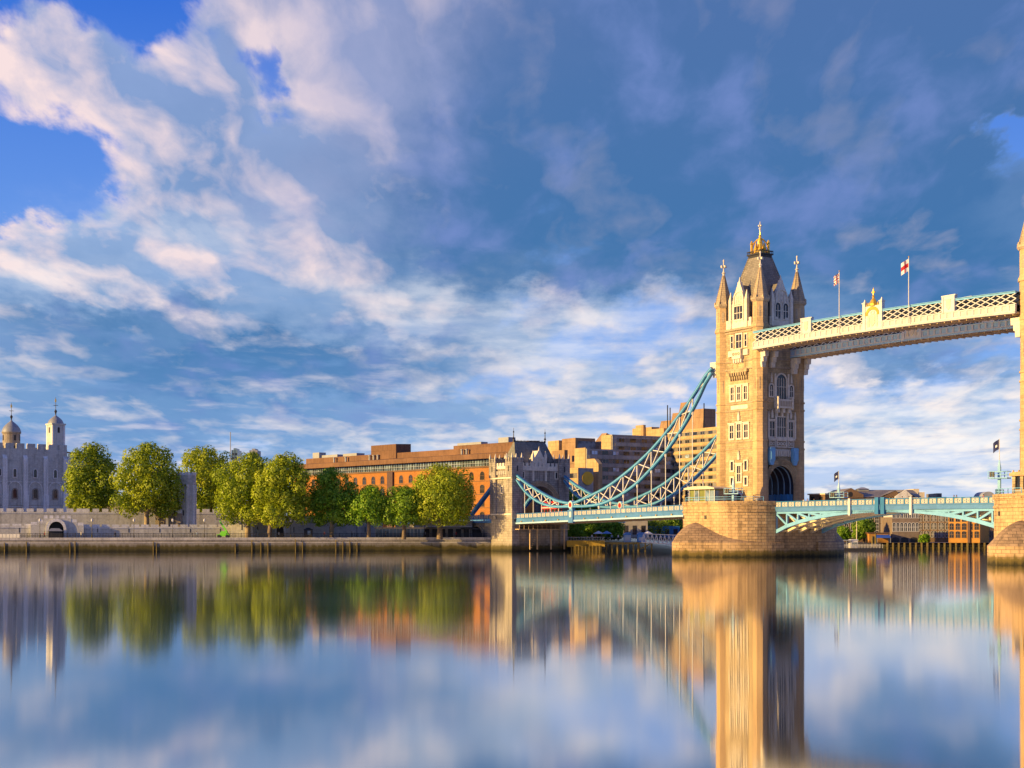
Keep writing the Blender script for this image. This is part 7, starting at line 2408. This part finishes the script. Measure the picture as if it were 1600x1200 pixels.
for q in (-2.1, 2.1): m_.cbox(q, 0.1, 0, 1.6, 0.12, 0.12); m_.cbox(q, 1.9, 0, 2.3, 0.12, 0.12)
build_each(m_, 'leg', M['plant_grey'], ba, shells(m_))

# ---------------------------------------------------------------- people
M['skin'] = plain('skin', (0.45, 0.28, 0.2), 0.6, 0.05)
CLOTH = [('dark navy', (0.02, 0.025, 0.05)), ('red', (0.42, 0.03, 0.03)), ('white', (0.65, 0.65, 0.63)), ('grey', (0.16, 0.16, 0.17)), ('pale blue', (0.25, 0.36, 0.5)), ('black', (0.012, 0.012, 0.014)), ('tan', (0.38, 0.28, 0.17))]
for n_, c_ in CLOTH: M['cl_' + n_] = plain('cloth_' + n_.replace(' ', '_'), c_, 0.85, 0.12)


def person_mesh(step, armup):
    """One continuous body grown on a joint skeleton with the Skin modifier."""
    V = [(0, 0, 0.95), (0, 0, 1.2), (0, 0, 1.42), (0, 0, 1.52), (0, 0, 1.64), (0, -0.02, 1.74),
         (0.10, 0, 0.90), (0.11, step * 0.5, 0.50), (0.11, step, 0.06), (0.11, step - 0.14, 0.03),
         (-0.10, 0, 0.90), (-0.11, -step * 0.5, 0.50), (-0.11, -step, 0.06), (-0.11, -step - 0.14, 0.03),
         (0.20, 0, 1.42), (0.25, 0.03, 1.14), (0.24, -0.08 - armup * 0.2, 0.92 + armup * 0.4), (0.24, -0.12 - armup * 0.28, 0.84 + armup * 0.5),
         (-0.20, 0, 1.42), (-0.25, 0.03, 1.14), (-0.24, -0.08, 0.92), (-0.24, -0.12, 0.84)]
    Ed = [(0, 1), (1, 2), (2, 3), (3, 4), (4, 5), (0, 6), (6, 7), (7, 8), (8, 9), (0, 10), (10, 11), (11, 12), (12, 13), (2, 14), (14, 15), (15, 16), (16, 17), (2, 18), (18, 19), (19, 20), (20, 21)]
    R = [0.14, 0.13, 0.13, 0.055, 0.095, 0.085, 0.09, 0.062, 0.045, 0.04, 0.09, 0.062, 0.045, 0.04, 0.06, 0.045, 0.036, 0.03, 0.06, 0.045, 0.036, 0.03]
    me = bpy.data.meshes.new('person'); me.from_pydata(V, Ed, [])
    o = bpy.data.objects.new('person_source', me); COL.objects.link(o)
    md = o.modifiers.new('Skin', 'SKIN')
    for i, v in enumerate(me.skin_vertices[0].data): v.radius = (R[i], R[i] * (0.75 if i in (1, 2) else 1)); v.use_root = (i == 0)
    sb = o.modifiers.new('Sub', 'SUBSURF'); sb.levels = 1; sb.render_levels = 1
    dg = bpy.context.evaluated_depsgraph_get()
    out = bpy.data.meshes.new_from_object(o.evaluated_get(dg))
    bpy.data.objects.remove(o)
    return out


PM = [person_mesh(0.0, 0), person_mesh(0.18, 0), person_mesh(0.05, 1)]


def person(loc, rz, kind, top, trousers, label, group):
    me = PM[kind].copy()
    for nm in (trousers, top): me.materials.append(M['cl_' + nm])
    me.materials.append(M['skin'])
    for p in me.polygons:
        c = p.center
        p.material_index = 2 if c.z > 1.5 or (c.z < 0.9 and abs(c.x) > 0.205) else (1 if c.z > 0.92 else 0)
        p.use_smooth = True
    o = bpy.data.objects.new('person', me); COL.objects.link(o); o.location = loc; o.rotation_euler[2] = rz
    tag(o, label, 'person', group)
    h = MB(); h.lathe(0, 0.02, [(0.07, 1.63), (0.115, 1.70), (0.11, 1.78), (0.06, 1.83)], 8, smooth=True); h.build('hair', M['cl_black'] if rz < 3 else M['wood'], o)
    return o


GP = 'people on the bridge'
for u, y, rz, k, t_, tr, lab in (
        (46.6, -6.2, TH, 1, 'dark navy', 'black', 'person in dark clothes walking at the bascule joint'),
        (47.5, -6.2, TH + 3, 1, 'tan', 'dark navy', 'person in a tan top beside the dark-clad walker at the bascule joint'),
        (49.9, -6.1, TH, 0, 'grey', 'black', 'person in grey leaning at the parapet in a pair before the white gable'),
        (51.7, -6.1, TH + 1, 2, 'tan', 'grey', 'person in tan with raised arm before the white gable'),
        (52.5, -6.1, TH, 1, 'black', 'dark navy', 'person in black next to the one with raised arm'),
        (63.3, -6.1, TH, 1, 'black', 'grey', 'person in black, of the pair alone on the cabin-side leaf'),
        (63.95, -6.1, TH, 1, 'dark navy', 'black', 'person in navy, of the pair alone on the cabin-side leaf'),
        (70.4, -6.0, TH, 0, 'red', 'black', 'person in red near the tall signal mast'),
        (22.5, -6.1, TH, 1, 'red', 'dark navy', 'person in red beside the short flagged mast'),
        (21.2, -6.1, TH, 0, 'white', 'grey', 'person in white before the low dark cabin'),
        (24.5, -6.1, TH + 1, 1, 'black', 'black', 'person all in black on the tower-side leaf')):
    person(B(u, y, 10.9), rz, k, t_, tr, lab, GP)
GQ = 'people on the tower pier'
for a_, R_, rz, k, t_, tr, lab in ((-2.86, 12.3, 0, 0, 'black', 'grey', 'person in black at the outer rim of the tower pier'), (-2.78, 12.2, 1, 0, 'red', 'black', 'person in red at the outer rim of the tower pier'),
                                   (-2.70, 12.3, 2, 1, 'dark navy', 'black', 'person in navy beside the glass pavilion'), (-2.62, 12.2, 0, 0, 'tan', 'grey', 'person in tan beside the glass pavilion'),
                                   (-0.72, 12.4, 0, 1, 'grey', 'black', 'person in grey below the lit tower corner'), (-0.45, 12.3, 0, 1, 'white', 'dark navy', 'person in white by the road arch')):
    person(B(12.0 * 0 + R_ * math.cos(a_), -5.2 + R_ * math.sin(a_), 11.5), rz, k, t_, tr, lab, GQ)
GW = 'people on the wharf'
for px, bk, k, t_, tr, lab in ((64, 3.2, 1, 'red', 'black', 'person in red walking before the water gate'), (121, 3.6, 1, 'white', 'grey', 'person in white walking before the water gate'), (176, 2.6, 0, 'black', 'black', 'person in black at the railing before the wharf wall'),
                               (304, 3.0, 1, 'pale blue', 'grey', 'person in pale blue near the green lift'), (433, 3.2, 0, 'white', 'black', 'person in white by the pointed gateway'), (441, 3.4, 1, 'grey', 'dark navy', 'person in grey by the pointed gateway'),
                               (505, 2.8, 1, 'red', 'grey', 'person in red beside the slender dark tree'), (548, 3.1, 0, 'dark navy', 'black', 'person in navy between the slender and the small dark tree'), (601, 2.8, 1, 'tan', 'black', 'person in tan in front of the cafe pavilion'),
                               (664, 3.0, 1, 'white', 'black', 'person in white near the big rounded tree'), (712, 2.8, 0, 'red', 'black', 'person in red before the grey shop front'), (760, 3.2, 1, 'black', 'grey', 'person in black near the abutment')):
    x, y = qy(px, bk); person((x, y, GZ), 0.7 + px, k, t_, tr, lab, GW)
GJ = 'people on the terrace'
for i, (px, t_, lab) in enumerate(((925, 'white', 'person in white at the end of the shaded terrace'), (931, 'red', 'person in red on the shaded terrace'), (940, 'black', 'person in black between the white and navy parasols'), (956, 'pale blue', 'person in pale blue beside the navy parasol'), (966, 'white', 'person in white beside the pale kiosk'))):
    x, y = PX(px, 434); person((x, y, 3.0), px * 0.7, i % 2, t_, 'black', lab, GJ)
